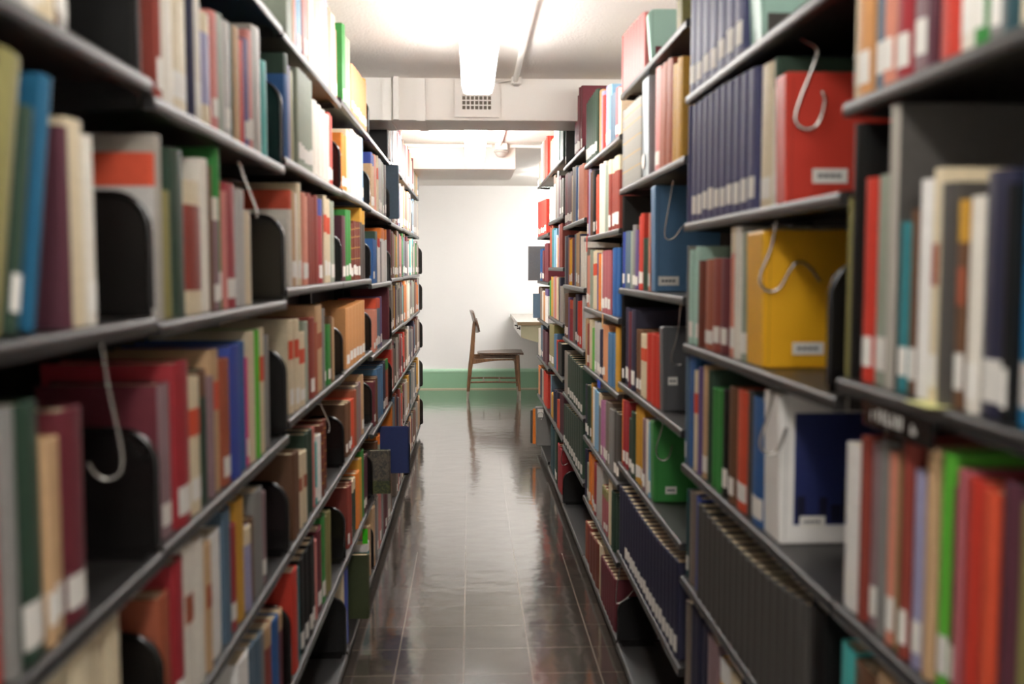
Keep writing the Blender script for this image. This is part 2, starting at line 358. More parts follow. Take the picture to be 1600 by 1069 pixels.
# ------------------------------------------------------------------ shelving bays
ORD = ['nearest', 'second', 'third', 'fourth', 'fifth', 'sixth', 'seventh', 'eighth']
SD = .232                                    # shelf depth
def bay(b):
    side = -1 if b[0] == 'L' else 1
    k = int(b[1:]); B = LB if side < 0 else RB; xs = XL if side < 0 else XR
    y0, y1 = B[k], B[k+1]; n = len(B)-2
    root = empty('bookshelf', (side*xs, (y0+y1)/2, 0))
    which = 'farthest' if k == n else ORD[k]
    tag(root, f"{which} black steel shelving bay {'to the left' if side < 0 else 'to the right'} of the aisle, filled with books", 'bookshelf',
        'shelving bays left of the aisle' if side < 0 else 'shelving bays right of the aisle')
    h = (y1-y0)/2-.004
    X = lambda t: side*t                     # t grows away from the aisle
    for i, z in enumerate(LV[b]):
        m = MB()
        prof = [(X(.002), z-.019), (X(0), z-.016), (X(0), z-.006), (X(.0008), z-.003), (X(.0025), z-.0009), (X(.006), z), (X(SD), z), (X(SD), z-.002), (X(.016), z-.002), (X(.016), z-.019)]
        m.prism(prof, -h, h, 1)
        if i == 0:
            m.box((X(.03), -h, 0), (X(.034), h, z-.002))
        s = m.build('base_shelf' if i == 0 else 'shelf', M_STEEL, root, smooth=50)
        if i:
            for e in (-1, 1):
                q = MB(); q.prism([(X(.02), z-.018), (X(SD-.002), z-.03), (X(SD-.002), z-.0025), (X(.02), z-.0025)], e*h-(.0015 if e > 0 else 0), e*h+(0 if e > 0 else .0015), 1)
                q.build('shelf_bracket', M_STEEL, s)
    for e in ((-1, 1) if k == n else (-1,)):
        m = MB(); yy = e*(h+.004)
        m.box((X(SD+.002), yy-.02, 0), (X(SD+.045), yy+.02, 1.86)); m.build('upright_post', M_STEEL, root)
    m = MB(); m.box((X(SD+.047), -h, .02), (X(SD+.05), h, 1.84)); m.build('light_block_sheet', M_BACK, root)  # added black sheet, blocks light through the open back of the bay
    return root
BAY = {b: bay(b) for b in LV}

# ------------------------------------------------------------------ books
def spine_arc(t, bulge, n=6):
    return [(-bulge*math.sin(PI*i/n), -t/2+t*i/n) for i in range(n+1)]
def book_geo(mc, mp, ml, side, t, h, dp, col, flags, org=(0, 0, 0), bl=None):
    """mc cover, mp pages, ml label (MeshBuilders, may be one and the same); depth runs away from the aisle"""
    ox, oy, oz = org
    F = lambda x, y, z: (ox+side*x, oy+y, oz+z)
    bd = min(.0024, t*.16); bulge = min(.0055, t*.22)
    arc = spine_arc(t, bulge)
    outer = [(dp, -t/2)]+arc+[(dp, t/2)]
    inn = [(dp, t/2-bd), (bd, t/2-bd), (bd, -t/2+bd), (dp, -t/2+bd)]
    bands = [f for f in flags if f[1:2] == ':']
    tc = PAL[col]
    def put(mb, poly, c):
        b = len(mb.v)
        mb.mesh(poly, [tuple(range(len(poly)))[::-1] if side < 0 else tuple(range(len(poly)))], c)
    # split the cover in height where it carries another colour
    cuts = [(0, h, tc)]
    for f in bands:
        c2 = PAL[f[2:]]
        if f[0] == 'T': cuts = [(0, h*.8, tc), (h*.8, h, c2)]
        if f[0] == 'M': cuts = [(0, h*.18, tc), (h*.18, h*.82, c2), (h*.82, h, tc)]
    if 'marble' in flags: cuts = [(0, h*.3, PAL['darkolive']), (h*.3, h, PAL['charcoal'])]
    for z0, z1, c in cuts:
        for i in range(len(outer)-1):
            a, b2 = outer[i], outer[i+1]
            put(mc, [F(*a, z0), F(*a, z1), F(*b2, z1), F(*b2, z0)][::-1], c)
    top = cuts[-1][2]
    for z, rev in ((h, False), (0, True)):
        # rim of boards and spine
        q = [[outer[0], (bd, -t/2), (bd, -t/2+bd), (dp, -t/2+bd)], [outer[-1], (dp, t/2-bd), (bd, t/2-bd), (bd, t/2)],
             arc+[(bd, t/2), (bd, -t/2)]]
        for poly in q:
            pts = [F(*p, z) for p in poly]
            put(mc, pts if rev else pts[::-1], top)
    for s in (-1, 1):
        a = [F(dp, s*t/2, 0), F(dp, s*t/2, h), F(dp, s*(t/2-bd), h), F(dp, s*(t/2-bd), 0)]
        put(mc, a, tc)
        c = [F(bd, s*(t/2-bd), 0), F(bd, s*(t/2-bd), h), F(dp, s*(t/2-bd), h), F(dp, s*(t/2-bd), 0)]
        put(mc, c, tc)
    mp.box(F(bd+.001, -t/2+bd, .003), F(dp-.004, t/2-bd, h-.0035), PAGE)
    def strip(z0, z1, f0, f1, c, off=.0004):
        n = 6; pts = []
        for i in range(n+1):
            u = f0+(f1-f0)*i/n
            pts.append((-bulge*math.sin(PI*u)-off, -t/2+t*u))
        for i in range(n):
            put(ml, [F(*pts[i], z0), F(*pts[i], z1), F(*pts[i+1], z1), F(*pts[i+1], z0)][::-1], c)
    for f in flags:
        if f[:2] == 'S:': strip(.0, h, 0, 1, PAL[f[2:]], .0002)
    if 'w' in flags and (random.random() < .8 or bl is not None and t > .03):
        zb = .012+random.random()*.008; strip(zb, zb+min(.04, h*.17)*random.uniform(.85, 1.05), .1, .9, LABEL)
    if bl is not None: ml = bl
    if 'o' in flags: strip(h*.58, h*.78, .0, 1, PAL['redorange'])
    if 'r' in flags: strip(h*.5, h*.68, .12, .8, PAL['rust'])
    if 'g' in flags:
        ml = mc
        for u in (.18, .36, .55, .74, .88): strip(h*u, h*u+.0025, 0, 1, GOLD)

BAYS = {}
def bayname(b):
    k = int(b[1:]); return ('nearest' if k == 0 else ORD[k])+(' left' if b[0] == 'L' else ' right')+' bay'
SH = {1: 'base shelf', 2: 'second shelf', 3: 'third shelf', 4: 'fourth shelf', 5: 'fifth shelf', 6: 'sixth shelf', 7: 'top shelf'}
DATA = """L0|6|0.9133|0.9346|0.230|0.0092|lightgray|w||pale grey book with white label, nearest in its row, sixth shelf, nearest left bay
L0|6|0.9358|0.9638|0.240|0.0099|ivory|||ivory book, between pale grey and cream ones, sixth shelf, nearest left bay
L0|6|0.9650|0.9820|0.220|0.0125|cream|w||slim cream book with white label, between ivory and cream ones, sixth shelf, nearest left bay
L0|6|0.9832|0.9994|0.250|0.0093|cream|||slim cream book, between cream and brown ones, sixth shelf, nearest left bay
L0|6|1.0006|1.0099|0.240|0.0096|brown|w||brown book with white label, between cream and pale grey ones, sixth shelf, nearest left bay
L0|6|1.0111|1.0331|0.230|0.0101|lightgray|w||pale grey book with white label, between brown and black ones, sixth shelf, nearest left bay
L0|5|0.9967|1.0175|0.196|0.0073|plum|w||plum book with white label, nearest in its row, fifth shelf, nearest left bay
L0|5|1.0187|1.0646|0.207|0.0096|cream|||cream book, between plum and ivory ones, fifth shelf, nearest left bay
L0|5|1.0658|1.0917|0.196|0.0104|ivory|w||ivory book with white label, farthest in its row, fifth shelf, nearest left bay
L0|4|0.8095|0.8555|0.208|0.0116|red|||red book, nearest in its row, fourth shelf, nearest left bay
L0|4|0.8567|0.8787|0.235|0.0067|gray|||grey book, between red and dark green ones, fourth shelf, nearest left bay
L0|4|0.8812|0.9333|0.234|0.0081|darkgreen|w||dark green book with white label, between grey and tan ones, fourth shelf, nearest left bay
L0|4|0.9345|0.9565|0.194|0.0066|tan|w||tan book with white label, between dark green and tan ones, fourth shelf, nearest left bay
L0|4|0.9577|0.9856|0.192|0.0117|tan|w||tan book with white label, between tan and maroon ones, fourth shelf, nearest left bay
L0|4|0.9868|1.0441|0.214|0.0109|maroon|w||thick maroon book with white label, farthest in its row, fourth shelf, nearest left bay
L0|3|0.9845|1.0336|0.260|0.0063|cream|||tall cream book, nearest in its row, third shelf, nearest left bay
L0|3|1.0348|1.0839|0.263|0.0128|cream|||tall cream book, between cream and cream ones, third shelf, nearest left bay
L0|3|1.0851|1.1342|0.259|0.0103|cream|||tall cream book, farthest in its row, third shelf, nearest left bay
L1|6|1.3079|1.3277|0.259|0.0071|brick|w||slim brick book with white label, nearest in its row, sixth shelf, second left bay
L1|6|1.3289|1.3804|0.259|0.0061|ivory|||thick ivory book, between brick and cream ones, sixth shelf, second left bay
L1|6|1.3816|1.4600|0.259|0.0097|cream|T:pink w||thick cream book with pink top, between ivory and navy ones, sixth shelf, second left bay
L1|6|1.4612|1.4830|0.240|0.0064|navy|||navy book, between cream and ivory ones, sixth shelf, second left bay
L1|6|1.4842|1.5244|0.250|0.0073|ivory|w||ivory book with white label, between navy and cream ones, sixth shelf, second left bay
L1|6|1.5291|1.5794|0.164|0.0077|cream|M:lilac||thick cream book with lilac front, between ivory and pink ones, sixth shelf, second left bay
L1|6|1.5806|1.6185|0.178|0.0062|pink|w||pink book with white label, between cream and sage ones, sixth shelf, second left bay
L1|6|1.6197|1.6638|0.185|0.0092|sage|||sage book, between pink and pale grey ones, sixth shelf, second left bay
L1|6|1.6692|1.7163|0.185|0.0091|lightgray|w||pale grey book, between sage and dark green ones, sixth shelf, second left bay
L1|6|1.7175|1.7438|0.190|0.0119|darkgreen|||dark green book, between pale grey and tan ones, sixth shelf, second left bay
L1|6|1.7450|1.7819|0.192|0.0096|tan|||tan book, between dark green and red ones, sixth shelf, second left bay
L1|6|1.7831|1.8167|0.181|0.0105|red|||red book, between tan and purple ones, sixth shelf, second left bay
L1|6|1.8179|1.8530|0.189|0.0095|purple|w||purple book with white label, between red and pink ones, sixth shelf, second left bay
L1|6|1.8542|1.8907|0.212|0.0106|pink|w||pink book with white label, between purple and stone grey ones, sixth shelf, second left bay
L1|6|1.8919|1.9650|0.230|0.0092|stone|||thick stone grey book, between pink and turquoise ones, sixth shelf, second left bay
L1|6|1.9662|2.0076|0.181|0.0079|turquoise|||turquoise book, farthest in its row, sixth shelf, second left bay
L1|5|1.2897|1.3070|0.210|0.0130|lightgray|T:redorange deep||slim pale grey book with orange-red top, nearest in its row, fifth shelf, second left bay
L1|5|1.3082|1.3371|0.235|0.0130|stone|||stone grey book, between pale grey and olive ones, fifth shelf, second left bay
L1|5|1.3383|1.3656|0.167|0.0119|olive|||short olive book, between stone grey and dark green ones, fifth shelf, second left bay
L1|5|1.3698|1.4331|0.226|0.0110|darkgreen|||thick dark green book, between olive and cream ones, fifth shelf, second left bay
L1|5|1.4343|1.5112|0.189|0.0082|cream|M:brick||cream book with brick front, between dark green and ivory ones, fifth shelf, second left bay
L1|5|1.5124|1.5480|0.227|0.0076|ivory|||ivory book, between cream and brown ones, fifth shelf, second left bay
L1|5|1.5492|1.5670|0.220|0.0080|brown|||slim brown book, between ivory and mauve ones, fifth shelf, second left bay
L1|5|1.5682|1.6066|0.174|0.0065|mauve|w T:ivory||mauve book with ivory top, between brown and green ones, fifth shelf, second left bay
L1|5|1.6078|1.6355|0.254|0.0114|green|w||tall green book with white label, between mauve and pink ones, fifth shelf, second left bay
L1|5|1.6367|1.6655|0.189|0.0088|pink|||pink book, between green and crimson ones, fifth shelf, second left bay
L1|5|1.6667|1.7431|0.205|0.0119|crimson|w||crimson book with white label, between pink and pale grey ones, fifth shelf, second left bay
L1|5|1.7491|1.7974|0.201|0.0087|lightgray|||pale grey book, between crimson and cream ones, fifth shelf, second left bay
L1|5|1.7986|1.8716|0.168|0.0127|cream|||thick cream book, farthest in its row, fifth shelf, second left bay
L1|4|1.2979|1.3476|0.201|0.0119|maroon|S:mauve w||maroon book with mauve spine, nearest in its row, fourth shelf, second left bay
L1|4|1.3488|1.4187|0.223|0.0060|crimson|w||thick crimson book with white label, between maroon and cream ones, fourth shelf, second left bay
L1|4|1.4199|1.4799|0.194|0.0075|cream|o w||cream book with orange patch, between crimson and dark green ones, fourth shelf, second left bay
L1|4|1.4811|1.5350|0.199|0.0124|darkgreen|T:brown||dark green book with brown top, between cream and mauve ones, fourth shelf, second left bay
L1|4|1.5362|1.5621|0.185|0.0093|mauve|||mauve book, between dark green and tan ones, fourth shelf, second left bay
L1|4|1.5633|1.6110|0.223|0.0129|tan|o||tan book with orange patch, between mauve and rust ones, fourth shelf, second left bay
L1|4|1.6122|1.6674|0.204|0.0088|rust|w||rust book with white label, between tan and royal blue ones, fourth shelf, second left bay
L1|4|1.6686|1.7328|0.222|0.0065|royal|||thick royal blue book, between rust and blue ones, fourth shelf, second left bay
L1|4|1.7340|1.7879|0.223|0.0104|blue|||thick blue book, between royal blue and magenta ones, fourth shelf, second left bay
L1|4|1.7891|1.8035|0.192|0.0114|magenta|w||slim magenta book with white label, between blue and cream ones, fourth shelf, second left bay
L1|4|1.8047|1.8577|0.237|0.0079|cream|||thick cream book, between magenta and bright green ones, fourth shelf, second left bay
L1|4|1.8589|1.8860|0.237|0.0066|brightgreen|||bright green book, between cream and cream ones, fourth shelf, second left bay
L1|4|1.8872|1.9452|0.237|0.0083|cream|o||cream book with orange patch, between bright green and grey ones, fourth shelf, second left bay
L1|4|1.9464|2.0149|0.219|0.0127|gray|||thick grey book, farthest in its row, fourth shelf, second left bay
L1|3|1.2794|1.3233|0.181|0.0113|rust|||rust book, nearest in its row, third shelf, second left bay
L1|3|1.3245|1.3717|0.212|0.0068|crimson|w||crimson book with white label, between rust and ivory ones, third shelf, second left bay
L1|3|1.3729|1.4271|0.221|0.0077|ivory|r||thick ivory book with red patch, between crimson and ivory ones, third shelf, second left bay
L1|3|1.4283|1.4798|0.213|0.0067|ivory|||thick ivory book, between ivory and tan ones, third shelf, second left bay
L1|3|1.4810|1.5171|0.194|0.0064|tan|r||tan book with red patch, between ivory and white ones, third shelf, second left bay
L1|3|1.5183|1.5976|0.194|0.0116|white|||thick white book, between tan and slate ones, third shelf, second left bay
L1|3|1.5988|1.6455|0.217|0.0072|slate|||slate book, between white and crimson ones, third shelf, second left bay
L1|3|1.6467|1.6916|0.177|0.0099|crimson|w||crimson book with white label, between slate and mustard ones, third shelf, second left bay
L1|3|1.6928|1.7504|0.210|0.0091|mustard|||thick mustard book, between crimson and lilac ones, third shelf, second left bay
L1|3|1.7516|1.7972|0.147|0.0073|lilac|T:cream||short lilac book with cream top, between mustard and brown ones, third shelf, second left bay
L1|3|1.7984|1.8298|0.153|0.0111|brown|||short brown book, between lilac and grey ones, third shelf, second left bay
L1|3|1.8310|1.8986|0.194|0.0069|gray|||thick grey book, between brown and mauve ones, third shelf, second left bay
L1|3|1.8998|1.9412|0.176|0.0105|mauve|w||mauve book with white label, farthest in its row, third shelf, second left bay
L1|2|1.6814|1.7607|0.228|0.0068|white|||thick white book, nearest in its row, second shelf, second left bay
L1|2|1.7619|1.8166|0.222|0.0089|slate|||thick slate book, between white and slate ones, second shelf, second left bay
L1|2|1.8178|1.8725|0.217|0.0079|slate|||thick slate book, between slate and grey ones, second shelf, second left bay
L1|2|1.8737|1.9212|0.204|0.0128|gray|||grey book, between slate and brick ones, second shelf, second left bay
L1|2|1.9224|1.9856|0.199|0.0116|brick|T:tan||thick brick book with tan top, between grey and blue ones, second shelf, second left bay
L1|2|1.9868|2.0403|0.193|0.0081|blue|||thick blue book, between brick and maroon ones, second shelf, second left bay
L1|2|2.0415|2.1055|0.184|0.0122|maroon|T:tan||thick maroon book with tan top, farthest in its row, second shelf, second left bay
L2|7|2.2478|2.3015|0.146|0.0075|sage|||thick sage book, nearest in its row, top shelf, third left bay
L2|7|2.3027|2.3259|0.158|0.0088|tan|||
L2|7|2.3271|2.3849|0.162|0.0120|pink|||thick pink book, between tan and sky blue ones, top shelf, third left bay
L2|7|2.3861|2.4563|0.185|0.0105|sky|w||sky blue book with white label, between pink and pink ones, top shelf, third left bay
L2|7|2.4575|2.5224|0.207|0.0067|pink|w||pink book with white label, between sky blue and tan ones, top shelf, third left bay
L2|7|2.5236|2.5518|0.221|0.0129|tan|||tan book, between pink and ivory ones, top shelf, third left bay
L2|7|2.5530|2.6339|0.221|0.0075|ivory|||thick ivory book, between tan and cream ones, top shelf, third left bay
L2|7|2.6458|2.7003|0.247|0.0078|cream|||thick cream book, between ivory and cream ones, top shelf, third left bay
L2|7|2.7015|2.7561|0.248|0.0083|cream|||thick cream book, between cream and pale grey ones, top shelf, third left bay
L2|7|2.7573|2.7914|0.254|0.0081|lightgray|w||pale grey book with white label, between cream and lilac ones, top shelf, third left bay
L2|7|2.7926|2.8650|0.255|0.0065|lilac|||thick lilac book, between pale grey and salmon ones, top shelf, third left bay
L2|7|2.8662|2.9163|0.228|0.0066|salmon|||thick salmon book, between lilac and brown ones, top shelf, third left bay
L2|7|2.9175|2.9560|0.231|0.0101|brown|||brown book, between salmon and cream ones, top shelf, third left bay
L2|7|2.9572|3.0388|0.232|0.0077|cream|w||thick cream book with white label, between brown and pink ones, top shelf, third left bay
L2|7|3.0400|3.0684|0.204|0.0102|pink|w||
L2|6|2.2091|2.2424|0.224|0.0086|blue|T:darkgreen deep||blue book with dark green top, nearest in its row, sixth shelf, third left bay
L2|6|2.2436|2.2699|0.204|0.0092|lilac|||lilac book, between blue and olive ones, sixth shelf, third left bay
L2|6|2.2711|2.3356|0.202|0.0127|olive|||thick olive book, between lilac and sage ones, sixth shelf, third left bay
L2|6|2.3452|2.3848|0.219|0.0040|sage|w|V|sage bound volume, nearest one in its matching set, sixth shelf, third left bay
L2|6|2.3860|2.4255|0.220|0.0040|sage|w|V|sage bound volume, second from near end in its matching set, sixth shelf, third left bay
L2|6|2.4267|2.4663|0.221|0.0040|sage|w|V|sage bound volume, third from near end in its matching set, sixth shelf, third left bay
L2|6|2.4675|2.5070|0.221|0.0040|sage|w|V|sage bound volume, fourth from near end in its matching set, sixth shelf, third left bay
L2|6|2.5082|2.5477|0.221|0.0040|sage|w|V|sage bound volume, farthest one in its matching set, sixth shelf, third left bay
L2|6|2.5590|2.6316|0.184|0.0040|ivory||V|ivory bound volume, nearest one in its matching set, sixth shelf, third left bay
L2|6|2.6328|2.7054|0.184|0.0040|ivory||V|ivory bound volume, second from near end in its matching set, sixth shelf, third left bay
L2|6|2.7066|2.7791|0.183|0.0040|ivory||V|ivory bound volume, third from near end in its matching set, sixth shelf, third left bay
L2|6|2.7803|2.8529|0.182|0.0040|ivory||V|ivory bound volume, farthest one in its matching set, sixth shelf, third left bay
L2|6|2.8668|2.9187|0.198|0.0094|red|w||thick red book with white label, between ivory and red ones, sixth shelf, third left bay
L2|6|2.9199|2.9718|0.197|0.0121|red|w||thick red book with white label, farthest in its row, sixth shelf, third left bay
L2|5|2.2225|2.2529|0.210|0.0073|ivory|T:redorange deep||ivory book with orange-red top, nearest in its row, fifth shelf, third left bay
L2|5|2.2541|2.3104|0.210|0.0071|tan|w||thick tan book with white label, between ivory and ivory ones, fifth shelf, third left bay
L2|5|2.3116|2.3621|0.210|0.0124|ivory|w||thick ivory book with white label, between tan and cream ones, fifth shelf, third left bay
L2|5|2.3633|2.4070|0.237|0.0117|cream|w||cream book with white label, between ivory and salmon ones, fifth shelf, third left bay
L2|5|2.4082|2.4546|0.219|0.0077|salmon|w||salmon book with white label, between cream and salmon ones, fifth shelf, third left bay
L2|5|2.4558|2.5022|0.214|0.0112|salmon|w||salmon book with white label, between salmon and brick ones, fifth shelf, third left bay
L2|5|2.5133|2.5614|0.225|0.0126|brick|||brick book, between salmon and brick ones, fifth shelf, third left bay
L2|5|2.5626|2.6107|0.220|0.0127|brick|||brick book, between brick and brick ones, fifth shelf, third left bay
L2|5|2.6119|2.6600|0.226|0.0102|brick|||brick book, between brick and crimson ones, fifth shelf, third left bay
L2|5|2.6612|2.7408|0.221|0.0090|crimson|T:royal w||crimson book with royal blue top, between brick and cream ones, fifth shelf, third left bay
L2|5|2.7539|2.7989|0.236|0.0067|cream|o w||cream book with orange patch, between crimson and cream ones, fifth shelf, third left bay
L2|5|2.8001|2.8451|0.230|0.0127|cream|o w||cream book with orange patch, between cream and cream ones, fifth shelf, third left bay
L2|5|2.8463|2.8914|0.232|0.0109|cream|o w||cream book with orange patch, between cream and sage ones, fifth shelf, third left bay
L2|5|2.8926|2.9591|0.229|0.0078|sage|w||thick sage book with white label, farthest in its row, fifth shelf, third left bay
L2|4|2.2285|2.2818|0.207|0.0118|cream|o w||thick cream book with orange patch, nearest in its row, fourth shelf, third left bay
L2|4|2.2830|2.3363|0.206|0.0081|cream|o w||thick cream book with orange patch, between cream and cream ones, fourth shelf, third left bay
L2|4|2.3375|2.4182|0.172|0.0072|cream|o w||thick cream book with orange patch, between cream and sage ones, fourth shelf, third left bay
L2|4|2.4194|2.4860|0.193|0.0110|sage|||thick sage book, between cream and brick ones, fourth shelf, third left bay
L2|4|2.4872|2.5576|0.199|0.0065|brick|w||thick brick book with white label, between sage and rust ones, fourth shelf, third left bay
L2|4|2.5588|2.6114|0.183|0.0076|rust|||thick rust book, between brick and tan ones, fourth shelf, third left bay
L2|4|2.6126|2.6569|0.224|0.0099|tan|r||tan book with red patch, between rust and tan ones, fourth shelf, third left bay
L2|4|2.6581|2.7023|0.225|0.0103|tan|r||tan book with red patch, between tan and grey ones, fourth shelf, third left bay
L2|4|2.7035|2.7381|0.213|0.0080|gray|||grey book, between tan and green ones, fourth shelf, third left bay
L2|4|2.7393|2.7882|0.168|0.0124|green|w||short green book with white label, between grey and green ones, fourth shelf, third left bay
L2|4|2.7894|2.8382|0.165|0.0061|green|w||short green book with white label, between green and brown ones, fourth shelf, third left bay
L2|4|2.8394|2.8911|0.185|0.0079|brown|||thick brown book, between green and tan ones, fourth shelf, third left bay
L2|4|2.8923|2.9320|0.179|0.0091|tan|||
L2|3|2.2190|2.2641|0.192|0.0064|brown|||brown book, nearest in its row, third shelf, third left bay
L2|3|2.2653|2.3105|0.188|0.0086|brown|||brown book, between brown and cream ones, third shelf, third left bay
L2|3|2.3117|2.3656|0.173|0.0100|cream|r||thick cream book with red patch, between brown and cream ones, third shelf, third left bay
L2|3|2.3668|2.4207|0.169|0.0085|cream|r||cream book with red patch, between cream and dark green ones, third shelf, third left bay
L2|3|2.4219|2.4708|0.202|0.0122|darkgreen|||dark green book, between cream and dark green ones, third shelf, third left bay
L2|3|2.4720|2.5209|0.204|0.0106|darkgreen|||dark green book, between dark green and pink ones, third shelf, third left bay
L2|3|2.5221|2.5525|0.204|0.0108|pink|||pink book, between dark green and turquoise ones, third shelf, third left bay
L2|3|2.5537|2.5850|0.159|0.0101|turquoise|w||short turquoise book with white label, between pink and white ones, third shelf, third left bay
L2|3|2.5862|2.6410|0.171|0.0070|white|||thick white book, between turquoise and old leather ones, third shelf, third left bay
L2|3|2.6422|2.6850|0.190|0.0062|leather|g||old leather book, between white and old leather ones, third shelf, third left bay
L2|3|2.6862|2.7290|0.185|0.0124|leather|g||old leather book, between old leather and old leather ones, third shelf, third left bay
L2|3|2.7302|2.7730|0.190|0.0127|leather|g||old leather book with gold bands, farthest in its row, third shelf, third left bay
L2|2|2.1921|2.2574|0.229|0.0061|red|||thick red book, nearest in its row, second shelf, third left bay
L2|2|2.2586|2.3010|0.215|0.0105|teal|||teal book, between red and black ones, second shelf, third left bay
L2|2|2.3022|2.3596|0.224|0.0094|black|w||thick black book with white label, between teal and black ones, second shelf, third left bay
L2|2|2.3608|2.4183|0.224|0.0082|black|w||thick black book with white label, between black and black ones, second shelf, third left bay
L2|2|2.4195|2.4769|0.227|0.0065|black|w||black book with white label, between black and black ones, second shelf, third left bay
L2|2|2.4781|2.5356|0.222|0.0112|black|w||thick black book with white label, between black and pink ones, second shelf, third left bay
L2|2|2.5368|2.5793|0.203|0.0123|pink|||pink book, between black and maroon ones, second shelf, third left bay
L2|2|2.5805|2.6596|0.218|0.0112|maroon|w||thick maroon book with white label, between pink and green ones, second shelf, third left bay
L2|2|2.6608|2.7199|0.235|0.0109|green|w||thick green book with white label, between maroon and olive ones, second shelf, third left bay
L2|2|2.7211|2.7645|0.220|0.0116|olive|||olive book, between green and olive ones, second shelf, third left bay
L2|2|2.7657|2.8091|0.222|0.0085|olive|||olive book, farthest in its row, second shelf, third left bay
L3|7|3.2383|3.3029|0.254|0.0108|green|w||thick green book with white label, nearest in its row, top shelf, fourth left bay
L3|7|3.3041|3.3550|0.229|0.0123|sage|||thick sage book, between green and sage ones, top shelf, fourth left bay
L3|7|3.3562|3.4070|0.231|0.0089|sage|||thick sage book, between sage and peach ones, top shelf, fourth left bay
L3|7|3.4082|3.4657|0.164|0.0040|peach|w|V|peach bound volume, nearest one in its matching set, top shelf, fourth left bay
L3|7|3.4669|3.5244|0.167|0.0040|peach|w|V|peach bound volume, second from near end in its matching set, top shelf, fourth left bay
L3|7|3.5256|3.5831|0.169|0.0040|peach|w|V|peach bound volume, third from near end in its matching set, top shelf, fourth left bay
L3|7|3.5843|3.6418|0.172|0.0040|peach|w|V|peach bound volume, fourth from near end in its matching set, top shelf, fourth left bay
L3|7|3.6430|3.7005|0.174|0.0040|peach|w|V|peach bound volume, fifth from near end in its matching set, top shelf, fourth left bay
L3|7|3.7017|3.7592|0.175|0.0040|peach|w|V|peach bound volume, sixth from near end in its matching set, top shelf, fourth left bay
L3|7|3.7604|3.8179|0.177|0.0040|peach|w|V|peach bound volume, seventh from near end in its matching set, top shelf, fourth left bay
L3|7|3.8191|3.8766|0.178|0.0040|peach|w|V|peach bound volume, farthest one in its matching set, top shelf, fourth left bay
L3|7|3.8778|3.9374|0.201|0.0115|mustard|T:mustard w||
L3|6|3.1958|3.2439|0.179|0.0120|orange|w||
L3|6|3.2451|3.2932|0.177|0.0104|orange|w||
L3|6|3.2944|3.3457|0.202|0.0087|cream|w||
L3|6|3.3469|3.3982|0.201|0.0103|cream|w||
L3|6|3.3994|3.4720|0.218|0.0066|ivory|||thick ivory book, between cream and ivory ones, sixth shelf, fourth left bay
L3|6|3.4732|3.5492|0.220|0.0105|ivory|||thick ivory book, between ivory and pale grey ones, sixth shelf, fourth left bay
L3|6|3.5504|3.6299|0.225|0.0130|lightgray|||thick pale grey book, between ivory and ivory ones, sixth shelf, fourth left bay
L3|6|3.6311|3.6830|0.228|0.0122|ivory|w||
L3|6|3.6842|3.7361|0.229|0.0087|ivory|w||
L3|6|3.7373|3.8029|0.233|0.0111|sky|w||
L3|5|3.1683|3.2486|0.203|0.0101|plum|w||thick plum book with white label, nearest in its row, fifth shelf, fourth left bay
L3|5|3.2498|3.3005|0.226|0.0091|green|w||thick green book with white label, between plum and green ones, fifth shelf, fourth left bay
L3|5|3.3017|3.3523|0.227|0.0066|green|w||green book with white label, between green and old leather ones, fifth shelf, fourth left bay
L3|5|3.3535|3.3955|0.195|0.0113|leather|g w||
L3|5|3.3967|3.4387|0.189|0.0102|leather|g w||
L3|5|3.4399|3.4819|0.193|0.0076|leather|g w||
L3|5|3.4831|3.5356|0.201|0.0109|leather|g w||
L3|5|3.5368|3.5893|0.199|0.0103|leather|g w||
L3|5|3.5905|3.6430|0.203|0.0078|leather|g w||
L3|5|3.6442|3.6943|0.254|0.0061|charcoal|T:mustard||
L3|5|3.6955|3.7456|0.250|0.0107|charcoal|T:mustard||
L3|5|3.7468|3.7968|0.249|0.0072|charcoal|T:mustard||
L3|4|3.1893|3.2810|0.191|0.0040|orangetan|w|V|orange-tan bound volume, nearest one in its matching set, fourth shelf, fourth left bay
L3|4|3.2822|3.3739|0.192|0.0040|orangetan|w|V|orange-tan bound volume, second from near end in its matching set, fourth shelf, fourth left bay
L3|4|3.3751|3.4668|0.194|0.0040|orangetan|w|V|orange-tan bound volume, third from near end in its matching set, fourth shelf, fourth left bay
L3|4|3.4680|3.5597|0.196|0.0040|orangetan|w|V|orange-tan bound volume, fourth from near end in its matching set, fourth shelf, fourth left bay
L3|4|3.5609|3.6526|0.198|0.0040|orangetan|w|V|orange-tan bound volume, fifth from near end in its matching set, fourth shelf, fourth left bay
L3|4|3.6538|3.7455|0.200|0.0040|orangetan|w|V|orange-tan bound volume, farthest one in its matching set, fourth shelf, fourth left bay
L3|3|3.2109|3.2619|0.170|0.0123|brown|w||
L3|3|3.2631|3.3140|0.169|0.0091|brown|w||
L3|3|3.3152|3.3696|0.168|0.0122|redorange|w||
L3|3|3.3708|3.4252|0.165|0.0107|redorange|w||
L3|3|3.4264|3.4640|0.189|0.0074|rust|||
L3|3|3.4652|3.5442|0.197|0.0090|taupe|||thick taupe book, between rust and mauve ones, third shelf, fourth left bay
L3|3|3.5454|3.5969|0.193|0.0116|mauve|||
L3|3|3.5981|3.6497|0.195|0.0122|mauve|||
L3|3|3.6509|3.7161|0.214|0.0087|tan|w||
L3|2|3.2154|3.2558|0.198|0.0101|brick|w||
L3|2|3.2570|3.2973|0.195|0.0070|brick|w||
L3|2|3.2985|3.3389|0.196|0.0119|brick|w||
L3|2|3.3401|3.3963|0.188|0.0119|darkgreen|T:cream||
L3|2|3.3975|3.4536|0.188|0.0127|darkgreen|T:cream||
L3|2|3.4548|3.5045|0.194|0.0079|orange|||
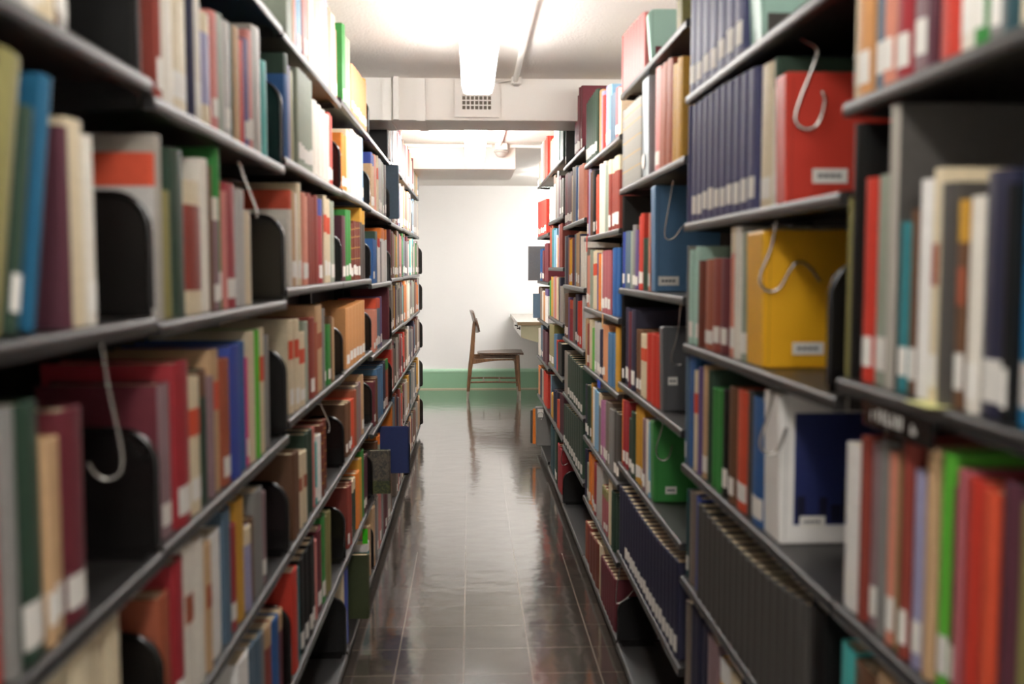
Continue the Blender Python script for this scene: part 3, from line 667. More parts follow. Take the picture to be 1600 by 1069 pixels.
L3|2|3.5057|3.5553|0.190|0.0092|orange|||
L3|2|3.5565|3.6192|0.223|0.0079|mustard|||
L3|2|3.6204|3.6855|0.242|0.0075|green|||thick green book, between mustard and plum ones, second shelf, fourth left bay
L3|2|3.6867|3.7402|0.199|0.0089|plum|w||
L3|2|3.7414|3.7950|0.198|0.0095|plum|w||
L3|2|3.7962|3.8497|0.195|0.0119|plum|w||
L3|1|3.0836|3.1188|0.251|0.0129|cream|||tall cream book, nearest in its row, base shelf, fourth left bay
L3|1|3.1200|3.2031|0.240|0.0092|royal|||thick royal blue book, between cream and dark green ones, base shelf, fourth left bay
L3|1|3.7729|3.8446|0.144|0.0065|teal|T:white||
L3|1|3.8458|3.8947|0.192|0.0062|tan|||
L4|6|4.1234|4.1770|0.229|0.0121|tan|T:royal w||
L4|6|4.1782|4.2318|0.223|0.0110|tan|T:royal w||
L4|6|4.2330|4.2749|0.232|0.0100|salmon|||
L4|6|4.2761|4.3180|0.228|0.0115|salmon|||
L4|6|4.3192|4.3629|0.237|0.0061|cream|o||
L4|6|4.3641|4.4078|0.231|0.0092|cream|o||
L4|6|4.4090|4.4497|0.234|0.0062|lightgray|w||
L4|6|4.4509|4.4916|0.235|0.0077|lightgray|w||
L4|6|4.4928|4.5335|0.229|0.0063|lightgray|w||
L4|6|4.5347|4.5779|0.239|0.0104|sage|||
L4|6|4.5791|4.6223|0.237|0.0104|sage|||
L4|6|4.6235|4.6667|0.239|0.0117|sage|||
L4|6|4.6679|4.7193|0.237|0.0127|gray|w||
L4|6|4.7205|4.7719|0.237|0.0074|gray|w||
L4|5|4.1460|4.2010|0.181|0.0093|blue|w||
L4|5|4.2022|4.2571|0.177|0.0061|blue|w||
L4|5|4.2583|4.3305|0.215|0.0093|darkgreen|||
L4|5|4.3317|4.3767|0.192|0.0110|white|T:red||
L4|5|4.3779|4.4230|0.187|0.0079|white|T:red||
L4|5|4.4242|4.4692|0.189|0.0109|white|T:red||
L4|5|4.4704|4.5337|0.178|0.0096|gray|||
L4|5|4.5349|4.5820|0.240|0.0103|white|T:orange||
L4|5|4.5832|4.6303|0.240|0.0088|white|T:orange||
L4|5|4.6315|4.6785|0.240|0.0123|white|T:orange||
L4|5|4.6797|4.7268|0.233|0.0125|white|T:orange||
L4|5|4.7280|4.7751|0.240|0.0069|white|T:orange||
L4|4|4.1436|4.1900|0.173|0.0092|salmon|w||
L4|4|4.1912|4.2377|0.172|0.0124|salmon|w||
L4|4|4.2389|4.2854|0.171|0.0100|salmon|w||
L4|4|4.2866|4.3364|0.216|0.0122|slate|T:redorange w||
L4|4|4.3376|4.3875|0.217|0.0126|slate|T:redorange w||
L4|4|4.3887|4.4386|0.214|0.0106|slate|T:redorange w||
L4|4|4.4398|4.4872|0.218|0.0074|purple|w||
L4|4|4.4884|4.5359|0.218|0.0117|purple|w||
L4|4|4.8946|4.9324|0.251|0.0105|maroon|||
L4|3|4.1389|4.2087|0.185|0.0110|maroon|w||
L4|3|4.2099|4.2606|0.192|0.0075|brown|||
L4|3|4.2618|4.3124|0.193|0.0129|brown|||
L4|3|4.3136|4.3682|0.219|0.0128|steel|||
L4|3|4.3694|4.4241|0.217|0.0115|steel|||
L4|3|4.4253|4.4799|0.215|0.0124|steel|||
L4|3|4.4811|4.5357|0.220|0.0084|steel|||
L4|3|4.5369|4.5818|0.225|0.0066|navy|w||
L4|3|4.5830|4.6279|0.222|0.0099|navy|w||
L4|3|4.6291|4.6740|0.225|0.0094|navy|w||
L4|3|4.6752|4.7287|0.225|0.0062|rust|T:green w||
L4|3|4.7299|4.7833|0.226|0.0064|rust|T:green w||
L4|2|4.1551|4.1975|0.175|0.0116|brown|||
L4|2|4.1987|4.2411|0.171|0.0083|brown|||
L4|2|4.2423|4.2875|0.185|0.0115|sage|T:orange||
L4|2|4.2887|4.3340|0.180|0.0070|sage|T:orange||
L4|2|4.3352|4.3804|0.183|0.0111|sage|T:orange||
L4|2|4.4106|4.4268|0.186|0.0108|sage|T:orange||
R0|6|1.2560|1.2604|0.240|0.0126|cream|w||slim cream book with white label, farthest in its row, sixth shelf, nearest right bay
R0|6|1.2098|1.2548|0.260|0.0094|orangetan|w||tall orange-tan book with white label, between slate and cream ones, sixth shelf, nearest right bay
R0|6|1.1687|1.2047|0.240|0.0126|slate|w||slate book with white label, between salmon and orange-tan ones, sixth shelf, nearest right bay
R0|6|1.1387|1.1675|0.250|0.0066|salmon|w||salmon book with white label, between crimson and slate ones, sixth shelf, nearest right bay
R0|6|1.0959|1.1358|0.260|0.0075|crimson|w||tall crimson book with white label, between mauve and salmon ones, sixth shelf, nearest right bay
R0|6|1.0590|1.0931|0.240|0.0097|mauve|w||mauve book with white label, between plum and crimson ones, sixth shelf, nearest right bay
R0|6|1.0373|1.0578|0.250|0.0080|plum|||plum book, between red and mauve ones, sixth shelf, nearest right bay
R0|6|0.9924|1.0361|0.260|0.0111|red|||tall red book, between ivory and plum ones, sixth shelf, nearest right bay
R0|6|0.9633|0.9899|0.230|0.0105|ivory|w||ivory book with white label, between green and red ones, sixth shelf, nearest right bay
R0|6|0.9394|0.9609|0.240|0.0097|green|w||green book with white label, between grey and ivory ones, sixth shelf, nearest right bay
R0|6|0.9134|0.9371|0.240|0.0119|gray|w||grey book with white label, between dark teal and green ones, sixth shelf, nearest right bay
R0|6|0.8804|0.9111|0.260|0.0099|darkteal|||tall dark teal book, between cream and grey ones, sixth shelf, nearest right bay
R0|6|0.8489|0.8782|0.250|0.0082|cream|||cream book, nearest in its row, sixth shelf, nearest right bay
R0|5|1.2536|1.2604|0.226|0.0087|olive|||slim olive book, farthest in its row, fifth shelf, nearest right bay
R0|5|1.1888|1.2244|0.246|0.0119|red|w||red book with white label, between sage and black ones, fifth shelf, nearest right bay
R0|5|1.1439|1.1857|0.246|0.0123|sage|w||sage book with white label, between charcoal and red ones, fifth shelf, nearest right bay
R0|5|1.1191|1.1427|0.321|0.0075|charcoal|S:stone deep||charcoal book with stone grey spine, between teal and sage ones, fifth shelf, nearest right bay
R0|5|1.0921|1.1179|0.189|0.0120|teal|w||teal book with white label, between brown and charcoal ones, fifth shelf, nearest right bay
R0|5|1.0711|1.0909|0.201|0.0128|brown|w||slim brown book with white label, between white and teal ones, fifth shelf, nearest right bay
R0|5|1.0373|1.0668|0.231|0.0097|white|||white book, between cream and brown ones, fifth shelf, nearest right bay
R0|5|1.0154|1.0346|0.240|0.0100|cream|r w||slim cream book with red patch, between charcoal and white ones, fifth shelf, nearest right bay
R0|5|0.9809|1.0142|0.223|0.0074|charcoal|||charcoal book, between brown and cream ones, fifth shelf, nearest right bay
R0|5|0.9587|0.9797|0.204|0.0098|brown|T:mustard w r||brown book with mustard top, between ivory and charcoal ones, fifth shelf, nearest right bay
R0|5|0.9314|0.9562|0.206|0.0095|ivory|w||ivory book with white label, between navy and brown ones, fifth shelf, nearest right bay
R0|5|0.8832|0.9290|0.227|0.0102|navy|w||navy book with white label, between black and ivory ones, fifth shelf, nearest right bay
R0|5|0.8693|0.8820|0.212|0.0062|black|w||black book with white label, between bright blue and navy ones, fifth shelf, nearest right bay
R0|5|0.8252|0.8671|0.240|0.0128|brightblue|w||bright blue book with white label, nearest in its row, fifth shelf, nearest right bay
R0|4|1.2098|1.2604|0.209|0.0096|white|w||thick white book with white label, farthest in its row, fourth shelf, nearest right bay
R0|4|1.1813|1.2086|0.226|0.0088|brick|||brick book, between mauve and white ones, fourth shelf, nearest right bay
R0|4|1.1541|1.1781|0.223|0.0116|mauve|w||mauve book with white label, between grey and brick ones, fourth shelf, nearest right bay
R0|4|1.1299|1.1529|0.231|0.0099|gray|||grey book, between salmon and mauve ones, fourth shelf, nearest right bay
R0|4|1.0997|1.1269|0.222|0.0094|salmon|w||salmon book with white label, between olive and grey ones, fourth shelf, nearest right bay
R0|4|1.0877|1.0985|0.223|0.0108|olive|||slim olive book, between brick and salmon ones, fourth shelf, nearest right bay
R0|4|1.0612|1.0848|0.247|0.0065|brick|w||brick book with white label, between lilac and olive ones, fourth shelf, nearest right bay
R0|4|1.0313|1.0600|0.214|0.0098|lilac|w||lilac book with white label, between tan and brick ones, fourth shelf, nearest right bay
R0|4|1.0059|1.0301|0.244|0.0089|tan|||tan book, between bright green and lilac ones, fourth shelf, nearest right bay
R0|4|0.9775|1.0047|0.244|0.0127|brightgreen|w||bright green book with white label, between brown and tan ones, fourth shelf, nearest right bay
R0|4|0.9585|0.9763|0.213|0.0125|brown|w||brown book with white label, between rose and bright green ones, fourth shelf, nearest right bay
R0|4|0.9441|0.9573|0.235|0.0079|rose|||slim rose book, between red and brown ones, fourth shelf, nearest right bay
R0|4|0.9116|0.9429|0.230|0.0093|red|||red book, between orange-red and rose ones, fourth shelf, nearest right bay
R0|4|0.8811|0.9092|0.227|0.0069|redorange|w||orange-red book with white label, between plum and red ones, fourth shelf, nearest right bay
R0|4|0.8505|0.8799|0.240|0.0090|plum|||plum book, between olive and orange-red ones, fourth shelf, nearest right bay
R0|4|0.8359|0.8471|0.227|0.0117|olive|||slim olive book, between blue and plum ones, fourth shelf, nearest right bay
R0|4|0.8004|0.8336|0.227|0.0123|blue|||blue book, nearest in its row, fourth shelf, nearest right bay
R0|3|1.2127|1.2604|0.228|0.0093|turquoise|||turquoise book, farthest in its row, third shelf, nearest right bay
R0|3|1.1472|1.2115|0.223|0.0082|brown|||thick brown book, between tan and turquoise ones, third shelf, nearest right bay
R0|3|1.0743|1.1422|0.240|0.0073|tan|||thick tan book, nearest in its row, third shelf, nearest right bay
R1|7|1.7676|1.8262|0.250|0.0040|indigo|w|V|indigo bound volume, nearest one in its matching set, top shelf, second right bay
R1|7|1.8274|1.8887|0.250|0.0040|indigo|w|V|indigo bound volume, second from near end in its matching set, top shelf, second right bay
R1|7|1.8899|1.9513|0.250|0.0040|indigo|w|V|indigo bound volume, third from near end in its matching set, top shelf, second right bay
R1|7|1.9525|2.0138|0.250|0.0040|indigo|w|V|indigo bound volume, fourth from near end in its matching set, top shelf, second right bay
R1|7|2.0150|2.0763|0.250|0.0040|indigo|w|V|indigo bound volume, fifth from near end in its matching set, top shelf, second right bay
R1|7|2.0775|2.1388|0.250|0.0040|indigo|w|V|indigo bound volume, sixth from near end in its matching set, top shelf, second right bay
R1|7|2.1400|2.1974|0.250|0.0040|indigo|w|V|indigo bound volume, farthest one in its matching set, top shelf, second right bay
R1|6|2.1735|2.1974|0.248|0.0040|indigo|w|V|indigo bound volume, farthest one in its matching set, sixth shelf, second right bay
R1|6|1.6773|1.7245|0.233|0.0040|indigo|w|V|indigo bound volume, nearest one in its matching set, sixth shelf, second right bay
R1|6|1.7257|1.7729|0.235|0.0040|indigo|w|V|indigo bound volume, second from near end in its matching set, sixth shelf, second right bay
R1|6|1.7741|1.8212|0.237|0.0040|indigo|w|V|indigo bound volume, third from near end in its matching set, sixth shelf, second right bay
R1|6|1.8224|1.8696|0.239|0.0040|indigo|w|V|indigo bound volume, fourth from near end in its matching set, sixth shelf, second right bay
R1|6|1.8708|1.9180|0.241|0.0040|indigo|w|V|indigo bound volume, fifth from near end in its matching set, sixth shelf, second right bay
R1|6|1.9192|1.9663|0.242|0.0040|indigo|w|V|indigo bound volume, sixth from near end in its matching set, sixth shelf, second right bay
R1|6|1.9675|2.0147|0.242|0.0040|indigo|w|V|indigo bound volume, seventh from near end in its matching set, sixth shelf, second right bay
R1|6|2.0159|2.0631|0.243|0.0040|indigo|w|V|indigo bound volume, eighth from near end in its matching set, sixth shelf, second right bay
R1|6|2.0643|2.1114|0.243|0.0040|indigo|w|V|indigo bound volume, ninth from near end in its matching set, sixth shelf, second right bay
R1|6|2.1126|2.1598|0.242|0.0040|indigo|w|V|indigo bound volume, tenth from near end in its matching set, sixth shelf, second right bay
R1|6|1.6054|1.6724|0.228|0.0103|cream|w||thick cream book with white label, between ivory and indigo ones, sixth shelf, second right bay
R1|6|1.5836|1.6042|0.229|0.0125|ivory|T:darkgreen w||ivory book with dark green top, nearest in its row, sixth shelf, second right bay
R1|5|2.1898|2.1974|0.212|0.0069|gray|||slim grey book, farthest in its row, fifth shelf, second right bay
R1|5|2.1024|2.1449|0.209|0.0115|mint|w||mint book with white label, between old leather and mint ones, fifth shelf, second right bay
R1|5|2.1461|2.1886|0.203|0.0074|mint|w||mint book with white label, between mint and grey ones, fifth shelf, second right bay
R1|5|2.0555|2.1012|0.179|0.0076|leather|||old leather book, between rust and mint ones, fifth shelf, second right bay
R1|5|1.9782|2.0543|0.181|0.0108|rust|w||rust book with white label, between brick and old leather ones, fifth shelf, second right bay
R1|5|1.9164|1.9770|0.183|0.0083|brick|w||thick brick book with white label, between maroon and rust ones, fifth shelf, second right bay
R1|5|1.8583|1.9152|0.183|0.0085|maroon|w||thick maroon book with white label, between salmon and brick ones, fifth shelf, second right bay
R1|5|1.8080|1.8524|0.238|0.0103|salmon|T:cream w||salmon book with cream top, between ivory and maroon ones, fifth shelf, second right bay
R1|5|1.7774|1.8068|0.238|0.0067|ivory|w||ivory book with white label, between sage and salmon ones, fifth shelf, second right bay
R1|5|1.7336|1.7762|0.228|0.0111|sage|w||sage book with white label, nearest in its row, fifth shelf, second right bay
R1|4|2.1869|2.1974|0.236|0.0069|slate|w||slim slate book with white label, farthest in its row, fourth shelf, second right bay
R1|4|2.1292|2.1857|0.241|0.0096|blue|||thick blue book, between cream and slate ones, fourth shelf, second right bay
R1|4|2.0864|2.1280|0.213|0.0078|cream|o||cream book with orange patch, between purple and blue ones, fourth shelf, second right bay
R1|4|2.0568|2.0852|0.224|0.0074|purple|||purple book, between tan and cream ones, fourth shelf, second right bay
R1|4|2.0055|2.0556|0.231|0.0097|tan|w||tan book with white label, between dark green and purple ones, fourth shelf, second right bay
R1|4|1.9727|2.0043|0.226|0.0091|darkgreen|||dark green book, between green and tan ones, fourth shelf, second right bay
R1|4|1.8852|1.9277|0.197|0.0086|green|||green book, between black and green ones, fourth shelf, second right bay
R1|4|1.9289|1.9715|0.195|0.0097|green|||green book, between green and dark green ones, fourth shelf, second right bay
R1|4|1.8372|1.8791|0.203|0.0071|black|w||black book with white label, between brown and green ones, fourth shelf, second right bay
R1|4|1.7915|1.8360|0.213|0.0074|brown|w||brown book with white label, between orange-red and black ones, fourth shelf, second right bay
R1|4|1.7146|1.7903|0.214|0.0104|redorange|w||thick orange-red book with white label, between charcoal and brown ones, fourth shelf, second right bay
R1|4|1.6904|1.7134|0.220|0.0105|charcoal|w||charcoal book with white label, between blue and orange-red ones, fourth shelf, second right bay
R1|4|1.6126|1.6892|0.213|0.0097|blue|w||thick blue book with white label, nearest in its row, fourth shelf, second right bay
R1|3|2.1783|2.1974|0.196|0.0120|darkteal|w||slim dark teal book with white label, farthest in its row, third shelf, second right bay
R1|3|2.1139|2.1705|0.200|0.0103|taupe|||thick taupe book, between royal blue and dark teal ones, third shelf, second right bay
R1|3|2.0650|2.1127|0.201|0.0120|royal|||royal blue book, between charcoal and taupe ones, third shelf, second right bay
R1|3|1.3797|1.4188|0.208|0.0040|charcoal||V|charcoal bound volume, nearest one in its matching set, third shelf, second right bay
R1|3|1.4200|1.4591|0.204|0.0040|charcoal||V|charcoal bound volume, second from near end in its matching set, third shelf, second right bay
R1|3|1.4603|1.4994|0.200|0.0040|charcoal||V|charcoal bound volume, third from near end in its matching set, third shelf, second right bay
R1|3|1.5006|1.5398|0.196|0.0040|charcoal||V|charcoal bound volume, fourth from near end in its matching set, third shelf, second right bay
R1|3|1.5410|1.5801|0.193|0.0040|charcoal||V|charcoal bound volume, fifth from near end in its matching set, third shelf, second right bay
R1|3|1.5813|1.6204|0.191|0.0040|charcoal||V|charcoal bound volume, sixth from near end in its matching set, third shelf, second right bay
R1|3|1.6216|1.6607|0.189|0.0040|charcoal||V|charcoal bound volume, seventh from near end in its matching set, third shelf, second right bay
R1|3|1.6619|1.7010|0.187|0.0040|charcoal||V|charcoal bound volume, eighth from near end in its matching set, third shelf, second right bay
R1|3|1.7022|1.7413|0.186|0.0040|charcoal||V|charcoal bound volume, ninth from near end in its matching set, third shelf, second right bay
R1|3|1.7425|1.7816|0.186|0.0040|charcoal||V|charcoal bound volume, tenth from near end in its matching set, third shelf, second right bay
R1|3|1.7828|1.8219|0.186|0.0040|charcoal||V|charcoal bound volume, eleventh from near end in its matching set, third shelf, second right bay
R1|3|1.8231|1.8622|0.186|0.0040|charcoal||V|charcoal bound volume, twelfth from near end in its matching set, third shelf, second right bay
R1|3|1.8634|1.9025|0.187|0.0040|charcoal||V|charcoal bound volume, thirteenth from near end in its matching set, third shelf, second right bay
R1|3|1.9037|1.9428|0.189|0.0040|charcoal||V|charcoal bound volume, fourteenth from near end in its matching set, third shelf, second right bay
R1|3|1.9440|1.9832|0.190|0.0040|charcoal||V|charcoal bound volume, fifteenth from near end in its matching set, third shelf, second right bay
R1|3|1.9844|2.0235|0.193|0.0040|charcoal||V|charcoal bound volume, sixteenth from near end in its matching set, third shelf, second right bay
R1|3|2.0247|2.0638|0.196|0.0040|charcoal||V|charcoal bound volume, farthest one in its matching set, third shelf, second right bay
R1|3|1.3166|1.3730|0.219|0.0076|black|||thick black book, nearest in its row, third shelf, second right bay
R1|2|2.1560|2.1974|0.208|0.0112|taupe|||taupe book, farthest in its row, second shelf, second right bay
R1|2|1.9852|2.0387|0.217|0.0117|navy|||thick navy book, between mauve and navy ones, second shelf, second right bay
R1|2|2.0399|2.0935|0.219|0.0082|navy|||thick navy book, between navy and navy ones, second shelf, second right bay
R1|2|2.0947|2.1482|0.214|0.0125|navy|||thick navy book, between navy and taupe ones, second shelf, second right bay
R1|2|1.9040|1.9784|0.212|0.0075|mauve|||thick mauve book, between yellow and navy ones, second shelf, second right bay
R1|2|1.8289|1.8976|0.196|0.0130|yellow|T:white||thick yellow book with white top, between cream and mauve ones, second shelf, second right bay
R1|2|1.7460|1.8181|0.200|0.0122|cream|||
R1|2|1.6896|1.7360|0.217|0.0111|navy|||
R2|7|2.7810|2.8338|0.154|0.0040|rosewhite||V|pale rose bound volume, nearest one in its matching set, top shelf, third right bay
R2|7|2.8350|2.8878|0.158|0.0040|rosewhite||V|pale rose bound volume, second from near end of its set, top shelf, third right bay
R2|7|2.8890|2.9418|0.161|0.0040|rosewhite||V|pale rose bound volume, third from near end of its set, top shelf, third right bay
R2|7|2.9430|2.9958|0.165|0.0040|rosewhite||V|pale rose bound volume, fourth from near end of its set, top shelf, third right bay
R2|7|2.9970|3.0497|0.168|0.0040|rosewhite||V|pale rose bound volume, fifth from near end of its set, top shelf, third right bay
R2|7|3.0509|3.1037|0.170|0.0040|rosewhite||V|pale rose bound volume, sixth from near end of its set, top shelf, third right bay
R2|7|3.1049|3.1577|0.173|0.0040|rosewhite||V|pale rose bound volume, seventh from near end of its set, top shelf, third right bay
R2|7|3.1589|3.1674|0.174|0.0040|rosewhite||V|pale rose bound volume, farthest one in its matching set, top shelf, third right bay
R2|7|2.3122|2.3680|0.100|0.0078|olive|T:olive||thick olive book with olive top, nearest in its row, top shelf, third right bay
R2|6|3.1310|3.1674|0.237|0.0067|gray|g||grey book with gold bands, farthest in its row, sixth shelf, third right bay
R2|6|2.8186|2.8526|0.228|0.0040|pewter|g|V|pewter bound volume, nearest one in its matching set, sixth shelf, third right bay
R2|6|2.8538|2.8904|0.229|0.0040|pewter|g|V|pewter bound volume, second from near end in its matching set, sixth shelf, third right bay
R2|6|2.8916|2.9281|0.230|0.0040|pewter|g|V|pewter bound volume, third from near end in its matching set, sixth shelf, third right bay
R2|6|2.9293|2.9659|0.230|0.0040|pewter|g|V|pewter bound volume, fourth from near end in its matching set, sixth shelf, third right bay
R2|6|2.9671|3.0036|0.231|0.0040|pewter|g|V|pewter bound volume, fifth from near end in its matching set, sixth shelf, third right bay
R2|6|3.0048|3.0414|0.231|0.0040|pewter|g|V|pewter bound volume, sixth from near end in its matching set, sixth shelf, third right bay
R2|6|3.0426|3.0792|0.231|0.0040|pewter|g|V|pewter bound volume, seventh from near end in its matching set, sixth shelf, third right bay
R2|6|3.0804|3.1169|0.231|0.0040|pewter|g|V|pewter bound volume, farthest one in its matching set, sixth shelf, third right bay
R2|6|2.5762|2.6472|0.263|0.0118|pink|w||thick pink book with white label, between rust and pewter ones, sixth shelf, third right bay
R2|6|2.4197|2.4707|0.251|0.0090|rust|||thick rust book, between mustard and rust ones, sixth shelf, third right bay
R2|6|2.4719|2.5228|0.252|0.0069|rust|||thick rust book, between rust and rust ones, sixth shelf, third right bay
R2|6|2.5240|2.5750|0.248|0.0108|rust|||thick rust book, between rust and pink ones, sixth shelf, third right bay
R2|6|2.2880|2.3307|0.227|0.0061|mustard|g||mustard book with gold bands, nearest in its row, sixth shelf, third right bay
R2|6|2.3319|2.3746|0.222|0.0108|mustard|g||mustard book with gold bands, between mustard and mustard ones, sixth shelf, third right bay
R2|6|2.3758|2.4185|0.229|0.0128|mustard|g||mustard book with gold bands, between mustard and rust ones, sixth shelf, third right bay
R2|5|3.1144|3.1404|0.172|0.0068|royal|w||
R2|5|3.0260|3.0690|0.173|0.0095|slate|w||
R2|5|3.0702|3.1132|0.173|0.0095|slate|w||
R2|5|2.9658|3.0248|0.170|0.0108|sage|||thick sage book, between grey and slate ones, fifth shelf, third right bay
R2|5|2.9080|2.9646|0.186|0.0073|gray|w||thick grey book with white label, between purple and sage ones, fifth shelf, third right bay
R2|5|2.8633|2.9068|0.170|0.0065|purple|w||short purple book with white label, between red and grey ones, fifth shelf, third right bay
R2|5|2.7779|2.8194|0.212|0.0067|red|w||red book with white label, between dark green and red ones, fifth shelf, third right bay
R2|5|2.8206|2.8621|0.206|0.0099|red|w||red book with white label, between red and purple ones, fifth shelf, third right bay
R2|5|2.6878|2.7317|0.143|0.0096|darkgreen|||short dark green book, between salmon and dark green ones, fifth shelf, third right bay
R2|5|2.7329|2.7767|0.143|0.0070|darkgreen|||short dark green book, between dark green and red ones, fifth shelf, third right bay
R2|5|2.6706|2.6866|0.207|0.0073|salmon|w||
R2|4|3.1115|3.1404|0.174|0.0074|black|w||
R2|4|3.0222|3.0656|0.233|0.0119|navy|w||navy book with white label, between maroon and navy ones, fourth shelf, third right bay
R2|4|3.0668|3.1103|0.236|0.0125|navy|w||navy book with white label, between navy and black ones, fourth shelf, third right bay
R2|4|2.9734|3.0210|0.227|0.0067|maroon|||maroon book, between navy and navy ones, fourth shelf, third right bay
R2|4|2.9030|2.9722|0.235|0.0064|navy|w||thick navy book with white label, between brown and maroon ones, fourth shelf, third right bay
R2|4|2.8142|2.8574|0.183|0.0127|brown|w||brown book with white label, between cream and brown ones, fourth shelf, third right bay
R2|4|2.8586|2.9018|0.182|0.0114|brown|w||brown book with white label, between brown and navy ones, fourth shelf, third right bay
R2|4|2.7205|2.7661|0.177|0.0083|cream|o||cream book with orange patch, between red and cream ones, fourth shelf, third right bay
R2|4|2.7673|2.8130|0.175|0.0096|cream|o||cream book with orange patch, between cream and brown ones, fourth shelf, third right bay
R2|4|2.5316|2.5719|0.186|0.0090|red|||red book, nearest in its row, fourth shelf, third right bay
R2|4|2.5731|2.6210|0.185|0.0061|red|||red book, between red and red ones, fourth shelf, third right bay
R2|4|2.6222|2.6701|0.186|0.0119|red|||third red book from the near end, fourth shelf, third right bay
R2|4|2.6713|2.7193|0.182|0.0092|red|||red book, between red and cream ones, fourth shelf, third right bay
R2|3|3.1242|3.1636|0.199|0.0112|orange|||
R2|3|3.0207|3.0712|0.208|0.0088|crimson|w||crimson book with white label, between dark green and crimson ones, third shelf, third right bay
R2|3|3.0724|3.1230|0.204|0.0072|crimson|w||thick crimson book with white label, between crimson and orange ones, third shelf, third right bay
R2|3|2.9593|3.0195|0.163|0.0096|darkgreen|w||thick dark green book, between dark green and crimson ones, third shelf, third right bay
R2|3|2.8889|2.9581|0.192|0.0061|darkgreen|w||thick dark green book, between mustard and dark green ones, third shelf, third right bay
R2|3|2.7679|2.8070|0.219|0.0123|mustard|w||mustard book with white label, between mauve and mustard ones, third shelf, third right bay
R2|3|2.8082|2.8473|0.220|0.0109|mustard|w||mustard book with white label, between mustard and mustard ones, third shelf, third right bay
R2|3|2.8485|2.8877|0.220|0.0104|mustard|w||mustard book with white label, between mustard and dark green ones, third shelf, third right bay
R2|3|2.7263|2.7667|0.200|0.0088|mauve|w||mauve book with white label, between ivory and mustard ones, third shelf, third right bay
R2|3|2.6760|2.7251|0.203|0.0102|ivory|||ivory book, between sky blue and mauve ones, third shelf, third right bay
R2|3|2.6466|2.6748|0.202|0.0095|sky|w||sky blue book with white label, nearest in its row, third shelf, third right bay
R2|2|3.0560|3.1093|0.212|0.0040|navy||V|navy bound volume, eighteenth from near end in its matching set, second shelf, third right bay
R2|2|3.1105|3.1639|0.212|0.0040|navy||V|navy bound volume, farthest one in its matching set, second shelf, third right bay
R2|2|2.2551|2.3003|0.229|0.0040|navy|w|V|navy bound volume, nearest one in its matching set, second shelf, third right bay
R2|2|2.3015|2.3466|0.225|0.0040|navy|w|V|navy bound volume, second from near end in its matching set, second shelf, third right bay
R2|2|2.3478|2.3930|0.221|0.0040|navy|w|V|navy bound volume, third from near end in its matching set, second shelf, third right bay
R2|2|2.3942|2.4393|0.218|0.0040|navy|w|V|navy bound volume, fourth from near end in its matching set, second shelf, third right bay
R2|2|2.4405|2.4857|0.215|0.0040|navy|w|V|navy bound volume, fifth from near end in its matching set, second shelf, third right bay
R2|2|2.4869|2.5320|0.213|0.0040|navy|w|V|navy bound volume, sixth from near end in its matching set, second shelf, third right bay
R2|2|2.5332|2.5784|0.211|0.0040|navy|w|V|navy bound volume, seventh from near end in its matching set, second shelf, third right bay
R2|2|2.5796|2.6247|0.210|0.0040|navy|w|V|navy bound volume, eighth from near end in its matching set, second shelf, third right bay
R2|2|2.6259|2.6711|0.208|0.0040|navy|w|V|navy bound volume, ninth from near end in its matching set, second shelf, third right bay
R2|2|2.6723|2.7174|0.208|0.0040|navy|w|V|navy bound volume, tenth from near end in its matching set, second shelf, third right bay
R2|2|2.7186|2.7638|0.207|0.0040|navy|w|V|navy bound volume, eleventh from near end in its matching set, second shelf, third right bay
R2|2|2.7650|2.8101|0.207|0.0040|navy|w|V|navy bound volume, twelfth from near end in its matching set, second shelf, third right bay
R2|2|2.8113|2.8565|0.207|0.0040|navy|w|V|navy bound volume, thirteenth from near end in its matching set, second shelf, third right bay
R2|2|2.8577|2.9028|0.208|0.0040|navy|w|V|navy bound volume, fourteenth from near end in its matching set, second shelf, third right bay
R2|2|2.9040|2.9492|0.209|0.0040|navy|w|V|navy bound volume, fifteenth from near end in its matching set, second shelf, third right bay
R2|2|2.9504|2.9955|0.210|0.0040|navy|w|V|navy bound volume, sixteenth from near end in its matching set, second shelf, third right bay
R2|2|2.9967|3.0419|0.212|0.0040|navy|w|V|navy bound volume, seventeenth from near end in its matching set, second shelf, third right bay
R3|7|3.7993|3.8569|0.245|0.0040|darkgreen|w|V|dark green bound volume, nearest one in its matching set, top shelf, fourth right bay
R3|7|3.8581|3.9156|0.245|0.0040|darkgreen|w|V|dark green bound volume, second from near end of its set, top shelf, fourth right bay
R3|7|3.9168|3.9744|0.244|0.0040|darkgreen|w|V|dark green bound volume, third from near end of its set, top shelf, fourth right bay
R3|7|3.9756|4.0331|0.244|0.0040|darkgreen|w|V|dark green bound volume, fourth from near end of its set, top shelf, fourth right bay
R3|7|4.0343|4.0919|0.243|0.0040|darkgreen|w|V|dark green bound volume, fifth from near end of its set, top shelf, fourth right bay
R3|7|4.0931|4.1454|0.241|0.0040|darkgreen|w|V|dark green bound volume, farthest one in its matching set, top shelf, fourth right bay
R3|7|3.7248|3.7981|0.231|0.0129|peach|||thick peach book, between lilac and dark green ones, top shelf, fourth right bay
R3|7|3.6708|3.7236|0.216|0.0116|lilac|||
R3|7|3.6184|3.6696|0.193|0.0078|red|||
R3|7|3.5343|3.6172|0.213|0.0124|lilac|w||lilac book with white label, between sky blue and red ones, top shelf, fourth right bay
R3|7|3.4697|3.5331|0.204|0.0112|sky|w||sky blue book with white label, between slate and lilac ones, top shelf, fourth right bay
R3|7|3.3773|3.4223|0.161|0.0114|slate|||
R3|7|3.4235|3.4685|0.161|0.0088|slate|||
R3|7|3.3039|3.3761|0.167|0.0123|rose|w||thick rose book with white label, between cream and slate ones, top shelf, fourth right bay
R3|7|3.2614|3.3027|0.157|0.0122|cream|||
